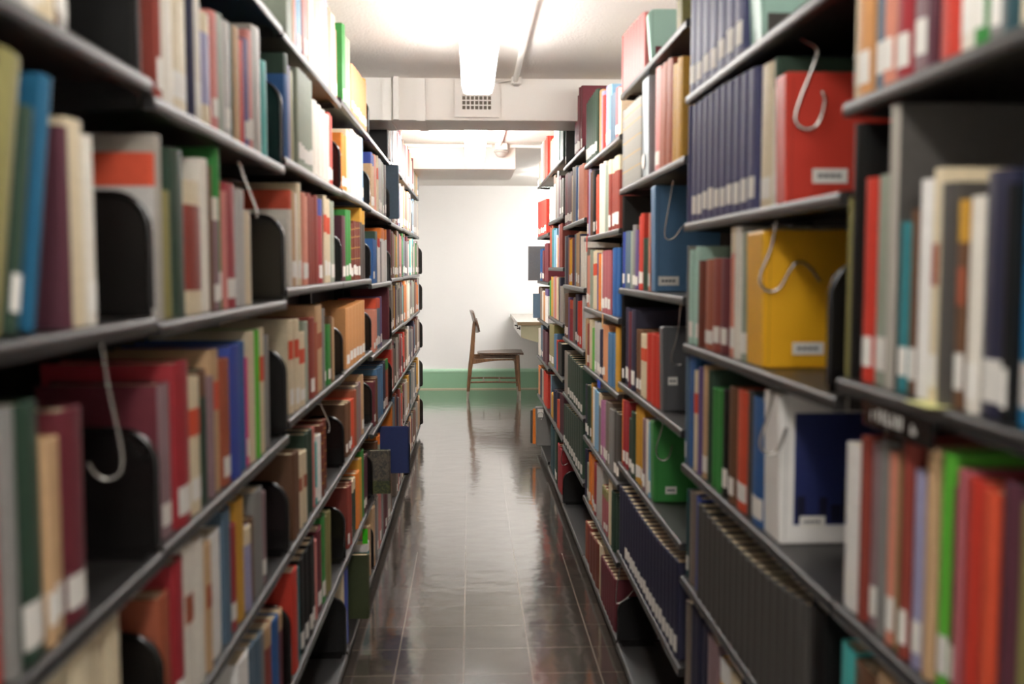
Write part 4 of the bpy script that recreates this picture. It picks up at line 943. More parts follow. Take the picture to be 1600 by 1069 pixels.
R3|6|4.1160|4.1454|0.268|0.0109|crimson|w||
R3|6|4.0496|4.1148|0.268|0.0114|lilac|||
R3|6|3.9642|4.0057|0.253|0.0114|brown|||
R3|6|4.0069|4.0484|0.250|0.0111|brown|||
R3|6|3.8625|3.9121|0.245|0.0065|black|w||
R3|6|3.9133|3.9630|0.241|0.0093|black|w||
R3|6|3.7471|3.8036|0.218|0.0061|redorange|w||
R3|6|3.8048|3.8613|0.215|0.0105|redorange|w||
R3|6|3.6035|3.6501|0.252|0.0104|ivory|||
R3|6|3.6513|3.6980|0.247|0.0126|ivory|||
R3|6|3.6992|3.7459|0.252|0.0084|ivory|||
R3|6|3.4866|3.5438|0.234|0.0106|sage|||thick sage book, between brick and sage ones, sixth shelf, fourth right bay
R3|6|3.5450|3.6023|0.233|0.0097|sage|||thick sage book, between sage and ivory ones, sixth shelf, fourth right bay
R3|6|3.2599|3.3154|0.236|0.0087|brick|T:cream w||thick brick book with cream top, nearest in its row, sixth shelf, fourth right bay
R3|6|3.3166|3.3720|0.239|0.0105|brick|T:cream w||thick brick book with cream top, between brick and brick ones, sixth shelf, fourth right bay
R3|6|3.3732|3.4287|0.236|0.0113|brick|T:cream w||brick book with cream top, between brick and brick ones, sixth shelf, fourth right bay
R3|6|3.4299|3.4854|0.239|0.0062|brick|T:cream w||thick brick book with cream top, between brick and sage ones, sixth shelf, fourth right bay
R3|5|4.1251|4.1454|0.240|0.0103|taupe|w||
R3|5|4.0141|4.0684|0.212|0.0112|salmon|w||
R3|5|4.0696|4.1239|0.208|0.0088|salmon|w||
R3|5|3.9504|4.0129|0.229|0.0064|sage|||
R3|5|3.8091|3.8550|0.225|0.0074|cream|o||
R3|5|3.8562|3.9021|0.222|0.0067|cream|o||
R3|5|3.9033|3.9492|0.220|0.0123|cream|o||
R3|5|3.7706|3.8079|0.214|0.0099|purple|||
R3|5|3.7142|3.7694|0.211|0.0096|orange|||
R3|5|3.6239|3.6679|0.212|0.0128|ivory|w||
R3|5|3.6691|3.7130|0.211|0.0130|ivory|w||
R3|5|3.4083|3.4790|0.219|0.0040|rose|w|V|rose bound volume, nearest one in its matching set, fifth shelf, fourth right bay
R3|5|3.4802|3.5508|0.219|0.0040|rose|w|V|rose bound volume, second from near end in its matching set, fifth shelf, fourth right bay
R3|5|3.5520|3.6227|0.218|0.0040|rose|w|V|rose bound volume, farthest one in its matching set, fifth shelf, fourth right bay
R3|5|3.2448|3.2981|0.224|0.0105|blue|||thick blue book, nearest in its row, fifth shelf, fourth right bay
R3|5|3.2993|3.3526|0.225|0.0065|blue|||thick blue book, between blue and blue ones, fifth shelf, fourth right bay
R3|5|3.3538|3.4071|0.223|0.0113|blue|||thick blue book, between blue and rose ones, fifth shelf, fourth right bay
R3|4|4.1136|4.1454|0.194|0.0063|tan|w||
R3|4|4.0242|4.0677|0.178|0.0125|brick|w||
R3|4|4.0689|4.1124|0.174|0.0093|brick|w||
R3|4|3.9597|4.0230|0.195|0.0072|cream|||
R3|4|3.8767|3.9585|0.164|0.0095|brightgreen|||
R3|4|3.7021|3.7591|0.199|0.0103|lightgray|w||
R3|4|3.7603|3.8173|0.193|0.0126|lightgray|w||
R3|4|3.8185|3.8755|0.196|0.0097|lightgray|w||
R3|4|3.6116|3.6557|0.178|0.0102|navy|w||
R3|4|3.6569|3.7009|0.175|0.0080|navy|w||
R3|4|3.5087|3.5590|0.199|0.0106|peach|w||
R3|4|3.5602|3.6104|0.198|0.0080|peach|w||
R3|4|3.3193|3.3654|0.182|0.0110|steel|||
R3|4|3.3666|3.4128|0.178|0.0061|steel|||
R3|4|3.4140|3.4601|0.178|0.0063|steel|||
R3|4|3.4613|3.5075|0.177|0.0113|steel|||
R3|4|3.2320|3.2744|0.207|0.0087|mustard|||
R3|4|3.2756|3.3181|0.209|0.0112|mustard|||
R3|3|4.0771|4.1454|0.212|0.0064|navy|w||
R3|3|3.9885|4.0316|0.212|0.0129|darkgreen|w||
R3|3|4.0328|4.0759|0.214|0.0065|darkgreen|w||
R3|3|3.9245|3.9873|0.234|0.0123|mustard|||
R3|3|3.8423|3.9233|0.225|0.0090|white|w||white book with white label, between sky blue and mustard ones, third shelf, fourth right bay
R3|3|3.7441|3.7920|0.223|0.0093|sky|||
R3|3|3.7932|3.8411|0.226|0.0077|sky|||
R3|3|3.6508|3.6963|0.223|0.0097|taupe|T:cream||
R3|3|3.6975|3.7429|0.225|0.0111|taupe|T:cream||
R3|3|3.5275|3.5674|0.211|0.0093|orchid|w||
R3|3|3.5686|3.6085|0.214|0.0117|orchid|w||
R3|3|3.6097|3.6496|0.210|0.0068|orchid|w||
R3|3|3.4282|3.4767|0.226|0.0104|taupe|w||
R3|3|3.4779|3.5263|0.224|0.0074|taupe|w||
R3|3|3.3343|3.3800|0.213|0.0064|gray|||
R3|3|3.3812|3.4270|0.211|0.0069|gray|||
R3|3|3.2166|3.2742|0.217|0.0091|charcoal|w||thick charcoal book with white label, nearest in its row, third shelf, fourth right bay
R3|3|3.2754|3.3331|0.217|0.0092|charcoal|w||thick charcoal book with white label, between charcoal and grey ones, third shelf, fourth right bay
R3|2|4.1108|4.1454|0.197|0.0078|navy|||
R3|2|4.0201|4.0643|0.147|0.0101|sage|w||
R3|2|4.0655|4.1096|0.146|0.0114|sage|w||
R3|2|3.8500|3.9055|0.204|0.0097|orange|w||
R3|2|3.9067|3.9622|0.206|0.0127|orange|w||
R3|2|3.9634|4.0189|0.204|0.0077|orange|w||
R3|2|3.7702|3.8488|0.198|0.0068|crimson|w||
R3|2|3.6380|3.6808|0.206|0.0122|lightgray|||
R3|2|3.6820|3.7249|0.207|0.0104|lightgray|||
R3|2|3.7261|3.7690|0.203|0.0079|lightgray|||
R3|2|3.4807|3.5319|0.156|0.0108|rose|T:olive w||
R3|2|3.5331|3.5844|0.155|0.0101|rose|T:olive w||
R3|2|3.5856|3.6368|0.155|0.0113|rose|T:olive w||
R3|2|3.3673|3.4228|0.215|0.0073|cream|||thick cream book, between dark green and cream ones, second shelf, fourth right bay
R3|2|3.4240|3.4795|0.211|0.0129|cream|||
R3|2|3.2463|3.2854|0.199|0.0124|darkgreen|||
R3|2|3.2866|3.3258|0.200|0.0063|darkgreen|||
R3|2|3.3270|3.3661|0.194|0.0079|darkgreen|||
R3|1|4.0756|4.1454|0.150|0.0090|rust|||
R3|1|3.9639|4.0185|0.159|0.0104|brick|||
R3|1|4.0197|4.0744|0.154|0.0098|brick|||
R3|1|3.6996|3.7865|0.169|0.0040|leather||V|old leather bound volume, nearest one in its matching set, base shelf, fourth right bay
R3|1|3.7877|3.8746|0.159|0.0040|leather||V|old leather bound volume, second from near end of its set, base shelf, fourth right bay
R3|1|3.8758|3.9627|0.151|0.0040|leather||V|old leather bound volume, farthest one in its matching set, base shelf, fourth right bay
R3|1|3.6068|3.6520|0.186|0.0065|cream|||
R3|1|3.6532|3.6984|0.181|0.0107|cream|||
R3|1|3.2474|3.2975|0.176|0.0040|maroon||V|maroon bound volume, nearest one in its matching set, base shelf, fourth right bay
R3|1|3.2987|3.3489|0.172|0.0040|maroon||V|maroon bound volume, second from near end in its matching set, base shelf, fourth right bay
R3|1|3.3501|3.4002|0.169|0.0040|maroon||V|maroon bound volume, third from near end in its matching set, base shelf, fourth right bay
R3|1|3.4014|3.4516|0.165|0.0040|maroon||V|maroon bound volume, fourth from near end in its matching set, base shelf, fourth right bay
R3|1|3.4528|3.5029|0.162|0.0040|maroon||V|maroon bound volume, fifth from near end in its matching set, base shelf, fourth right bay
R3|1|3.5041|3.5543|0.160|0.0040|maroon||V|maroon bound volume, sixth from near end in its matching set, base shelf, fourth right bay
R3|1|3.5555|3.6056|0.157|0.0040|maroon||V|maroon bound volume, farthest one in its matching set, base shelf, fourth right bay
R4|7|5.0716|5.0854|0.197|0.0099|black|w||
R4|7|4.5007|4.5453|0.259|0.0104|maroon|w||
R4|7|4.5465|4.5911|0.255|0.0093|maroon|w||
R4|7|4.5923|4.6369|0.254|0.0084|maroon|w||
R4|7|4.3713|4.4133|0.278|0.0112|maroon|w||
R4|7|4.4145|4.4564|0.279|0.0065|maroon|w||
R4|7|4.4576|4.4995|0.271|0.0117|maroon|w||
R4|6|4.9597|5.0008|0.256|0.0104|maroon|w||
R4|6|5.0020|5.0431|0.256|0.0075|maroon|w||
R4|6|5.0443|5.0854|0.252|0.0078|maroon|w||
R4|6|4.8018|4.8532|0.248|0.0117|plum|w||
R4|6|4.8544|4.9058|0.245|0.0106|plum|w||
R4|6|4.9070|4.9585|0.251|0.0083|plum|w||
R4|6|4.7118|4.7556|0.222|0.0098|tan|||
R4|6|4.7568|4.8006|0.222|0.0124|tan|||
R4|6|4.5691|4.6154|0.252|0.0090|gray|||
R4|6|4.6166|4.6630|0.248|0.0067|gray|||
R4|6|4.6642|4.7106|0.254|0.0065|gray|||
R4|6|4.5144|4.5679|0.239|0.0066|blue|w||
R4|6|4.4347|4.5132|0.233|0.0099|lightgray|w||
R4|6|4.2836|4.3328|0.233|0.0094|salmon|||
R4|6|4.3340|4.3832|0.232|0.0081|salmon|||
R4|6|4.3844|4.4335|0.233|0.0065|salmon|||
R4|5|5.0474|5.0854|0.240|0.0075|gray|||
R4|5|4.9474|4.9962|0.242|0.0106|navy|||
R4|5|4.9974|5.0462|0.236|0.0081|navy|||
R4|5|4.8829|4.9462|0.228|0.0111|rust|||
R4|5|4.7588|4.7990|0.219|0.0109|yellow|w||
R4|5|4.8002|4.8403|0.215|0.0070|yellow|w||
R4|5|4.8415|4.8817|0.215|0.0111|yellow|w||
R4|5|4.6698|4.7131|0.222|0.0086|maroon|||
R4|5|4.7143|4.7576|0.216|0.0110|maroon|||
R4|5|4.5561|4.6117|0.233|0.0100|slate|||
R4|5|4.6129|4.6686|0.235|0.0126|slate|||
R4|5|4.4215|4.4652|0.241|0.0124|tan|w||
R4|5|4.4664|4.5100|0.238|0.0116|tan|w||
R4|5|4.5112|4.5549|0.236|0.0082|tan|w||
R4|5|4.3699|4.4203|0.229|0.0088|navy|||
R4|5|4.2701|4.3188|0.216|0.0125|ivory|||
R4|5|4.3200|4.3687|0.217|0.0077|ivory|||
R4|4|5.0708|5.0854|0.212|0.0085|gray|w||
R4|4|4.9363|4.9799|0.221|0.0086|brown|w||
R4|4|4.9811|5.0247|0.218|0.0088|brown|w||
R4|4|5.0259|5.0696|0.218|0.0074|brown|w||
R4|4|4.8717|4.9351|0.202|0.0099|purple|w||
R4|4|4.6875|4.7324|0.191|0.0116|crimson|T:redorange||
R4|4|4.7336|4.7784|0.189|0.0119|crimson|T:redorange||
R4|4|4.7796|4.8244|0.189|0.0072|crimson|T:redorange||
R4|4|4.8256|4.8705|0.191|0.0122|crimson|T:redorange||
R4|4|4.6006|4.6428|0.210|0.0080|taupe|||
R4|4|4.6440|4.6863|0.204|0.0096|taupe|||
R4|4|4.4625|4.5073|0.228|0.0098|navy|w||
R4|4|4.5085|4.5533|0.226|0.0128|navy|w||
R4|4|4.5545|4.5994|0.227|0.0116|navy|w||
R4|4|4.3324|4.3746|0.203|0.0064|red|w||
R4|4|4.3758|4.4179|0.202|0.0115|red|w||
R4|4|4.4191|4.4613|0.198|0.0066|red|w||
R4|4|4.2579|4.3312|0.228|0.0112|lightgray|||
R4|3|4.8919|4.9394|0.209|0.0123|stone|||
R4|3|4.9406|4.9880|0.203|0.0104|stone|||
R4|3|4.9892|5.0367|0.204|0.0112|stone|||
R4|3|5.0379|5.0854|0.208|0.0077|stone|||
R4|3|4.2448|4.3361|0.196|0.0040|darkgreen|w|V|dark green bound volume, nearest one in its matching set, third shelf, fifth right bay
R4|3|4.3373|4.4285|0.196|0.0040|darkgreen|w|V|dark green bound volume, second from near end of its set, third shelf, fifth right bay
R4|3|4.4297|4.5209|0.198|0.0040|darkgreen|w|V|dark green bound volume, third from near end of its set, third shelf, fifth right bay
R4|3|4.5221|4.6134|0.199|0.0040|darkgreen|w|V|dark green bound volume, fourth from near end of its set, third shelf, fifth right bay
R4|3|4.6146|4.7058|0.201|0.0040|darkgreen|w|V|dark green bound volume, fifth from near end of its set, third shelf, fifth right bay
R4|3|4.7070|4.7982|0.204|0.0040|darkgreen|w|V|dark green bound volume, sixth from near end of its set, third shelf, fifth right bay
R4|3|4.7994|4.8907|0.206|0.0040|darkgreen|w|V|dark green bound volume, farthest one in its matching set, third shelf, fifth right bay
R4|2|4.2322|4.3294|0.242|0.0040|darkgreen|w|V|dark green bound volume, nearest one in its matching set, second shelf, fifth right bay
R4|2|4.3306|4.4279|0.237|0.0040|darkgreen|w|V|dark green bound volume, second from near end of its set, second shelf, fifth right bay
R4|2|4.4291|4.5263|0.231|0.0040|darkgreen|w|V|dark green bound volume, third from near end of its set, second shelf, fifth right bay
R4|2|4.5275|4.6247|0.227|0.0040|darkgreen|w|V|dark green bound volume, fourth from near end of its set, second shelf, fifth right bay
R4|2|4.6259|4.7232|0.222|0.0040|darkgreen|w|V|dark green bound volume, fifth from near end of its set, second shelf, fifth right bay
R4|2|4.7244|4.8216|0.218|0.0040|darkgreen|w|V|dark green bound volume, sixth from near end of its set, second shelf, fifth right bay
R4|2|4.8228|4.9201|0.215|0.0040|darkgreen|w|V|dark green bound volume, seventh from near end of its set, second shelf, fifth right bay
R4|2|4.9213|5.0185|0.212|0.0040|darkgreen|w|V|dark green bound volume, eighth from near end of its set, second shelf, fifth right bay
R4|2|5.0197|5.0854|0.209|0.0040|darkgreen|w|V|dark green bound volume, farthest one in its matching set, second shelf, fifth right bay
R5|7|6.0430|6.0524|0.219|0.0075|red|||
R5|7|5.7675|5.8214|0.184|0.0114|peach|||
R5|7|5.8226|5.8765|0.183|0.0114|peach|||
R5|7|5.8777|5.9316|0.182|0.0084|peach|||
R5|7|5.9328|5.9867|0.186|0.0107|peach|||
R5|7|5.9879|6.0418|0.183|0.0098|peach|||
R5|7|5.4372|5.5461|0.180|0.0040|mint|w|V|mint bound volume, nearest one in its matching set, top shelf, sixth right bay
R5|7|5.5473|5.6562|0.195|0.0040|mint|w|V|mint bound volume, second from near end in its matching set, top shelf, sixth right bay
R5|7|5.6574|5.7663|0.210|0.0040|mint|w|V|mint bound volume, farthest one in its matching set, top shelf, sixth right bay
R5|7|5.2859|5.3351|0.163|0.0110|darkgreen|||
R5|7|5.3363|5.3856|0.163|0.0124|darkgreen|||
R5|7|5.3868|5.4360|0.161|0.0118|darkgreen|||
R5|6|5.8459|5.9734|0.190|0.0040|mint|w|V|mint bound volume, nearest one in its matching set, sixth shelf, sixth right bay
R5|6|5.9746|6.0524|0.196|0.0040|mint|w|V|mint bound volume, farthest one in its matching set, sixth shelf, sixth right bay
R5|6|5.7132|5.7562|0.250|0.0107|white|T:brown w||
R5|6|5.7574|5.8004|0.252|0.0116|white|T:brown w||
R5|6|5.8016|5.8447|0.252|0.0122|white|T:brown w||
R5|6|5.5864|5.6274|0.228|0.0127|taupe|||
R5|6|5.6286|5.6697|0.228|0.0097|taupe|||
R5|6|5.6709|5.7120|0.228|0.0116|taupe|||
R5|6|5.5049|5.5852|0.254|0.0090|gray|||
R5|6|5.3871|5.4448|0.217|0.0089|plum|||
R5|6|5.4460|5.5037|0.212|0.0112|plum|||
R5|6|5.2742|5.3295|0.194|0.0129|gray|w||
R5|6|5.3307|5.3859|0.191|0.0072|gray|w||
R5|5|6.0232|6.0524|0.243|0.0074|brick|||
R5|5|5.8818|5.9277|0.240|0.0090|rust|||
R5|5|5.9289|5.9749|0.236|0.0128|rust|||
R5|5|5.9761|6.0220|0.233|0.0082|rust|||
R5|5|5.7468|5.7906|0.223|0.0068|teal|||
R5|5|5.7918|5.8356|0.223|0.0114|teal|||
R5|5|5.8368|5.8806|0.218|0.0064|teal|||
R5|5|5.6178|5.6596|0.215|0.0092|sky|||
R5|5|5.6608|5.7026|0.213|0.0124|sky|||
R5|5|5.7038|5.7456|0.209|0.0068|sky|||
R5|5|5.5350|5.6166|0.176|0.0073|ivory|w||
R5|5|5.4546|5.5338|0.159|0.0075|orange|||
R5|5|5.4153|5.4534|0.226|0.0076|lilac|||
R5|5|5.3006|5.3567|0.229|0.0110|brick|||
R5|5|5.3579|5.4141|0.228|0.0076|brick|||
R5|4|5.9651|6.0081|0.211|0.0073|green|||
R5|4|6.0093|6.0524|0.207|0.0072|green|||
R5|4|5.8255|5.8709|0.231|0.0113|mustard|||
R5|4|5.8721|5.9174|0.227|0.0098|mustard|||
R5|4|5.9186|5.9639|0.232|0.0094|mustard|||
R5|4|5.7361|5.7796|0.232|0.0078|sky|||
R5|4|5.7808|5.8243|0.234|0.0124|sky|||
R5|4|5.6069|5.6488|0.237|0.0084|pink|||
R5|4|5.6500|5.6918|0.235|0.0127|pink|||
R5|4|5.6930|5.7349|0.234|0.0075|pink|||
R5|4|5.4834|5.5233|0.231|0.0063|cream|||
R5|4|5.5245|5.5645|0.233|0.0116|cream|||
R5|4|5.5657|5.6057|0.228|0.0097|cream|||
R5|4|5.3651|5.4231|0.232|0.0096|navy|||
R5|4|5.4243|5.4822|0.228|0.0129|navy|||
R5|4|5.2152|5.2639|0.190|0.0106|stone|||
R5|4|5.2651|5.3139|0.186|0.0061|stone|||
R5|4|5.3151|5.3639|0.188|0.0086|stone|||
R5|3|5.7256|5.9124|0.239|0.0040|olive|w|V|olive bound volume, nearest one in its matching set, third shelf, sixth right bay
R5|3|5.9136|6.0524|0.232|0.0040|olive|w|V|olive bound volume, farthest one in its matching set, third shelf, sixth right bay
R5|3|5.5962|5.6381|0.195|0.0116|steel|||
R5|3|5.6393|5.6813|0.195|0.0102|steel|||
R5|3|5.6825|5.7244|0.191|0.0071|steel|||
R5|3|5.4724|5.5125|0.169|0.0083|red|||
R5|3|5.5137|5.5537|0.165|0.0121|red|||
R5|3|5.5549|5.5950|0.167|0.0105|red|||
R5|3|5.2405|5.3553|0.168|0.0040|black||V|black bound volume, nearest one in its matching set, third shelf, sixth right bay
R5|3|5.3565|5.4712|0.164|0.0040|black||V|black bound volume, farthest one in its matching set, third shelf, sixth right bay
R5|2|5.9922|6.0524|0.230|0.0130|slate|||
R5|2|5.7588|5.8039|0.137|0.0079|mustard|||
R5|2|5.8051|5.8502|0.136|0.0071|mustard|||
R5|2|5.8514|5.8965|0.137|0.0060|mustard|||
R5|2|5.8977|5.9428|0.137|0.0119|mustard|||
R5|2|5.6271|5.6698|0.179|0.0118|navy|||
R5|2|5.6710|5.7137|0.174|0.0079|navy|||
R5|2|5.7149|5.7576|0.179|0.0067|navy|||
R5|2|5.5013|5.5420|0.187|0.0094|navy|||
R5|2|5.5432|5.5840|0.185|0.0127|navy|||
R5|2|5.5852|5.6259|0.186|0.0120|navy|||
R5|2|5.3419|5.3938|0.152|0.0081|redorange|||
R5|2|5.3950|5.4469|0.153|0.0089|redorange|||
R5|2|5.4481|5.5001|0.154|0.0066|redorange|||
R5|2|5.1913|5.2403|0.210|0.0118|plum|||
R5|2|5.2415|5.2905|0.206|0.0098|plum|||
R5|2|5.2917|5.3407|0.209|0.0071|plum|||
R5|1|5.7021|5.7566|0.267|0.0118|darkteal|||
R5|1|5.7578|5.8123|0.263|0.0082|darkteal|||
R5|1|5.8135|5.8681|0.260|0.0081|darkteal|||
R5|1|5.8693|5.9238|0.264|0.0110|darkteal|||
R5|1|5.9250|5.9795|0.263|0.0108|darkteal|||
R5|1|5.5302|5.5863|0.288|0.0067|darkgreen|w||
R5|1|5.5875|5.6436|0.285|0.0092|darkgreen|w||
R5|1|5.6448|5.7009|0.291|0.0118|darkgreen|w||
R5|1|5.2525|5.3069|0.237|0.0106|crimson|||
R5|1|5.3081|5.3624|0.231|0.0086|crimson|||
R5|1|5.3636|5.4179|0.237|0.0077|crimson|||
R5|1|5.4191|5.4734|0.236|0.0092|crimson|||
R5|1|5.4746|5.5290|0.231|0.0129|crimson|||
R6|7|6.8632|6.9071|0.166|0.0116|ivory|||
R6|7|6.9083|6.9522|0.163|0.0103|ivory|||
R6|7|6.9534|6.9973|0.164|0.0086|ivory|||
R6|7|6.9985|7.0424|0.165|0.0081|ivory|||
R6|7|6.6817|6.7259|0.265|0.0084|ivory|||
R6|7|6.7271|6.7713|0.261|0.0107|ivory|||
R6|7|6.7725|6.8166|0.260|0.0074|ivory|||
R6|7|6.8178|6.8620|0.265|0.0083|ivory|||
R6|7|6.5096|6.5658|0.260|0.0126|pink|||
R6|7|6.5670|6.6232|0.258|0.0111|pink|||
R6|7|6.6244|6.6805|0.256|0.0118|pink|||
R6|7|6.2936|6.3464|0.252|0.0066|red|||
R6|7|6.3476|6.4004|0.246|0.0067|red|||
R6|7|6.4016|6.4544|0.251|0.0110|red|||
R6|7|6.4556|6.5084|0.246|0.0088|red|||
R6|6|6.3346|6.5023|0.215|0.0040|red|w|V|red bound volume, nearest one in its matching set, sixth shelf, seventh right bay
R6|6|6.5035|6.6711|0.221|0.0040|red|w|V|red bound volume, second from near end in its matching set, sixth shelf, seventh right bay
R6|6|6.6723|6.8400|0.227|0.0040|red|w|V|red bound volume, third from near end in its matching set, sixth shelf, seventh right bay
R6|6|6.8412|7.0088|0.233|0.0040|red|w|V|red bound volume, fourth from near end in its matching set, sixth shelf, seventh right bay
R6|6|7.0100|7.0424|0.238|0.0040|red|w|V|red bound volume, farthest one in its matching set, sixth shelf, seventh right bay
R6|5|6.7211|6.7663|0.214|0.0119|blue|w||
R6|5|6.7675|6.8126|0.213|0.0066|blue|w||
R6|5|6.8138|6.8590|0.210|0.0071|blue|w||
R6|5|6.8602|6.9054|0.209|0.0088|blue|w||
R6|5|6.5452|6.6026|0.199|0.0065|maroon|w||
R6|5|6.6038|6.6613|0.200|0.0090|maroon|w||
R6|5|6.6625|6.7199|0.197|0.0105|maroon|w||
R6|5|6.2717|6.3252|0.239|0.0114|maroon|||
R6|5|6.3264|6.3799|0.240|0.0087|maroon|||
R6|5|6.3811|6.4346|0.236|0.0089|maroon|||
R6|5|6.4358|6.4893|0.232|0.0088|maroon|||
R6|5|6.4905|6.5440|0.239|0.0129|maroon|||
R6|4|6.8989|6.9459|0.215|0.0115|brown|||
R6|4|6.9816|6.9942|0.215|0.0103|brown|||
R6|4|6.9954|7.0424|0.209|0.0083|brown|||
R6|4|6.7739|6.8144|0.210|0.0084|taupe|||
R6|4|6.8156|6.8560|0.209|0.0067|taupe|||
R6|4|6.8572|6.8977|0.207|0.0096|taupe|||
R6|4|6.5946|6.6532|0.192|0.0115|ivory|||
R6|4|6.6544|6.7130|0.193|0.0103|ivory|||
R6|4|6.7142|6.7727|0.187|0.0114|ivory|||
R6|4|6.4803|6.5362|0.187|0.0123|orangetan|||
R6|4|6.5374|6.5934|0.185|0.0085|orangetan|||
R6|4|6.2630|6.3161|0.211|0.0095|white|T:purple||
R6|4|6.3173|6.3704|0.206|0.0110|white|T:purple||
R6|4|6.3716|6.4247|0.213|0.0096|white|T:purple||
R6|4|6.4259|6.4791|0.211|0.0118|white|T:purple||
R6|3|6.8911|6.9407|0.189|0.0074|ivory|||
R6|3|6.9419|6.9916|0.191|0.0104|ivory|||
R6|3|6.9928|7.0424|0.185|0.0066|ivory|||
R6|3|6.6451|6.6931|0.224|0.0077|slate|w||
R6|3|6.6943|6.7423|0.223|0.0109|slate|w||
R6|3|6.7435|6.7915|0.220|0.0125|slate|w||
R6|3|6.7927|6.8407|0.221|0.0092|slate|w||
R6|3|6.8419|6.8899|0.218|0.0128|slate|w||
R6|3|6.2541|6.3088|0.201|0.0069|plum|||
R6|3|6.3100|6.3646|0.203|0.0098|plum|||
R6|3|6.3658|6.4205|0.200|0.0099|plum|||
R6|3|6.4217|6.4763|0.197|0.0124|plum|||
R6|3|6.4775|6.5322|0.203|0.0117|plum|||
R6|3|6.5334|6.5881|0.200|0.0069|plum|||
R6|3|6.5893|6.6439|0.202|0.0080|plum|||
R6|2|6.8831|6.9354|0.197|0.0123|peach|T:orange||
R6|2|6.9366|6.9889|0.193|0.0100|peach|T:orange||
R6|2|6.9901|7.0424|0.198|0.0073|peach|T:orange||
R6|2|6.7576|6.7982|0.195|0.0098|navy|||
R6|2|6.7994|6.8400|0.190|0.0062|navy|||
R6|2|6.8412|6.8819|0.191|0.0129|navy|||
R6|2|6.5777|6.6365|0.202|0.0126|stone|||
R6|2|6.6377|6.6965|0.201|0.0082|stone|||
R6|2|6.6977|6.7564|0.201|0.0112|stone|||
R6|2|6.2450|6.2992|0.211|0.0087|red|||
R6|2|6.3004|6.3547|0.210|0.0116|red|||
R6|2|6.3559|6.4102|0.205|0.0074|red|||
R6|2|6.4114|6.4656|0.209|0.0070|red|||
R6|2|6.4668|6.5211|0.208|0.0100|red|||
R6|2|6.5223|6.5765|0.206|0.0096|red|||
L5|7|4.9546|4.9841|0.204|0.0027|white|||
L5|7|4.9853|5.0148|0.225|0.0049|white|||
L5|7|5.0160|5.0455|0.212|0.0033|maroon|||
L5|7|5.0467|5.0762|0.213|0.0044|ivory|||
L5|7|5.0774|5.1069|0.232|0.0060|gray|w||
L5|7|5.1081|5.1376|0.236|0.0016|navy|||
L5|7|5.1388|5.1683|0.196|0.0027|peach|||
L5|7|5.1695|5.1990|0.219|0.0026|navy|||
L5|7|5.2002|5.2297|0.193|0.0040|navy|||
L5|7|5.2309|5.2604|0.231|0.0040|ivory|w||
L5|7|5.2616|5.2911|0.194|0.0022|ivory|||
L5|7|5.2923|5.3218|0.238|0.0015|ivory|w||
L5|7|5.3230|5.3525|0.240|0.0043|ivory|||
L5|7|5.3537|5.3833|0.242|0.0047|ivory|||
L5|7|5.3845|5.4140|0.238|0.0031|stone|||
L5|7|5.4152|5.4447|0.234|0.0047|brown|w||
L5|7|5.4459|5.4754|0.221|0.0050|brown|w||
L5|7|5.4766|5.5061|0.197|0.0022|maroon|w||
L5|7|5.5073|5.5368|0.206|0.0013|pink|w||
L5|7|5.5380|5.5675|0.239|0.0045|navy|w||
L5|7|5.5687|5.5982|0.203|0.0055|gray|w||
L5|7|5.5994|5.6289|0.207|0.0057|sky|w||
L5|7|5.6301|5.6596|0.244|0.0020|maroon|||
L5|7|5.6608|5.6903|0.237|0.0052|sky|w||
L5|7|5.6915|5.7210|0.209|0.0019|sky|w||
L5|7|5.7222|5.7517|0.238|0.0022|brown|||
L5|7|5.7529|5.7824|0.242|0.0025|sky|||
L5|6|4.9546|4.9879|0.235|0.0024|gray|||
L5|6|4.9891|5.0225|0.213|0.0058|gray|w||
L5|6|5.0237|5.0570|0.233|0.0021|navy|w||
L5|6|5.0582|5.0916|0.207|0.0020|brown|||
L5|6|5.0928|5.1261|0.200|0.0025|brown|||
L5|6|5.1273|5.1606|0.205|0.0021|brown|||
L5|6|5.1619|5.1952|0.207|0.0043|stone|||
L5|6|5.1964|5.2297|0.205|0.0014|stone|w||
L5|6|5.2309|5.2643|0.240|0.0012|stone|||
L5|6|5.2655|5.2988|0.223|0.0023|brown|w||
L5|6|5.3000|5.3334|0.234|0.0059|brown|w||
L5|6|5.3346|5.3679|0.200|0.0037|brown|w||
L5|6|5.3691|5.4024|0.200|0.0059|pink|||
L5|6|5.4036|5.4370|0.192|0.0039|maroon|||
L5|6|5.4382|5.4715|0.190|0.0013|maroon|w||
L5|6|5.4727|5.5061|0.233|0.0026|lilac|||
L5|6|5.5073|5.5406|0.217|0.0035|lilac|||
L5|6|5.5418|5.5751|0.236|0.0049|lilac|||
L5|6|5.5764|5.6097|0.196|0.0043|blue|w||
L5|6|5.6109|5.6442|0.220|0.0050|gray|||
L5|6|5.6454|5.6788|0.203|0.0053|maroon|||
L5|6|5.6800|5.7133|0.223|0.0020|ivory|w||
L5|6|5.7145|5.7479|0.243|0.0054|ivory|||
L5|6|5.7491|5.7824|0.200|0.0040|ivory|||
L5|5|4.9546|4.9838|0.234|0.0046|maroon|||
L5|5|4.9850|5.0142|0.237|0.0055|maroon|w||
L5|5|5.0154|5.0446|0.221|0.0013|brown|||
L5|5|5.0458|5.0750|0.213|0.0051|brick|||
L5|5|5.0762|5.1054|0.231|0.0035|gray|||
L5|5|5.1066|5.1358|0.226|0.0022|brick|w||
L5|5|5.1370|5.1663|0.217|0.0040|rust|||
L5|5|5.1675|5.1967|0.215|0.0028|stone|w||
L5|5|5.1979|5.2271|0.202|0.0048|rust|w||
L5|5|5.2283|5.2575|0.223|0.0047|olive|w||
L5|5|5.2587|5.2879|0.219|0.0030|olive|w||
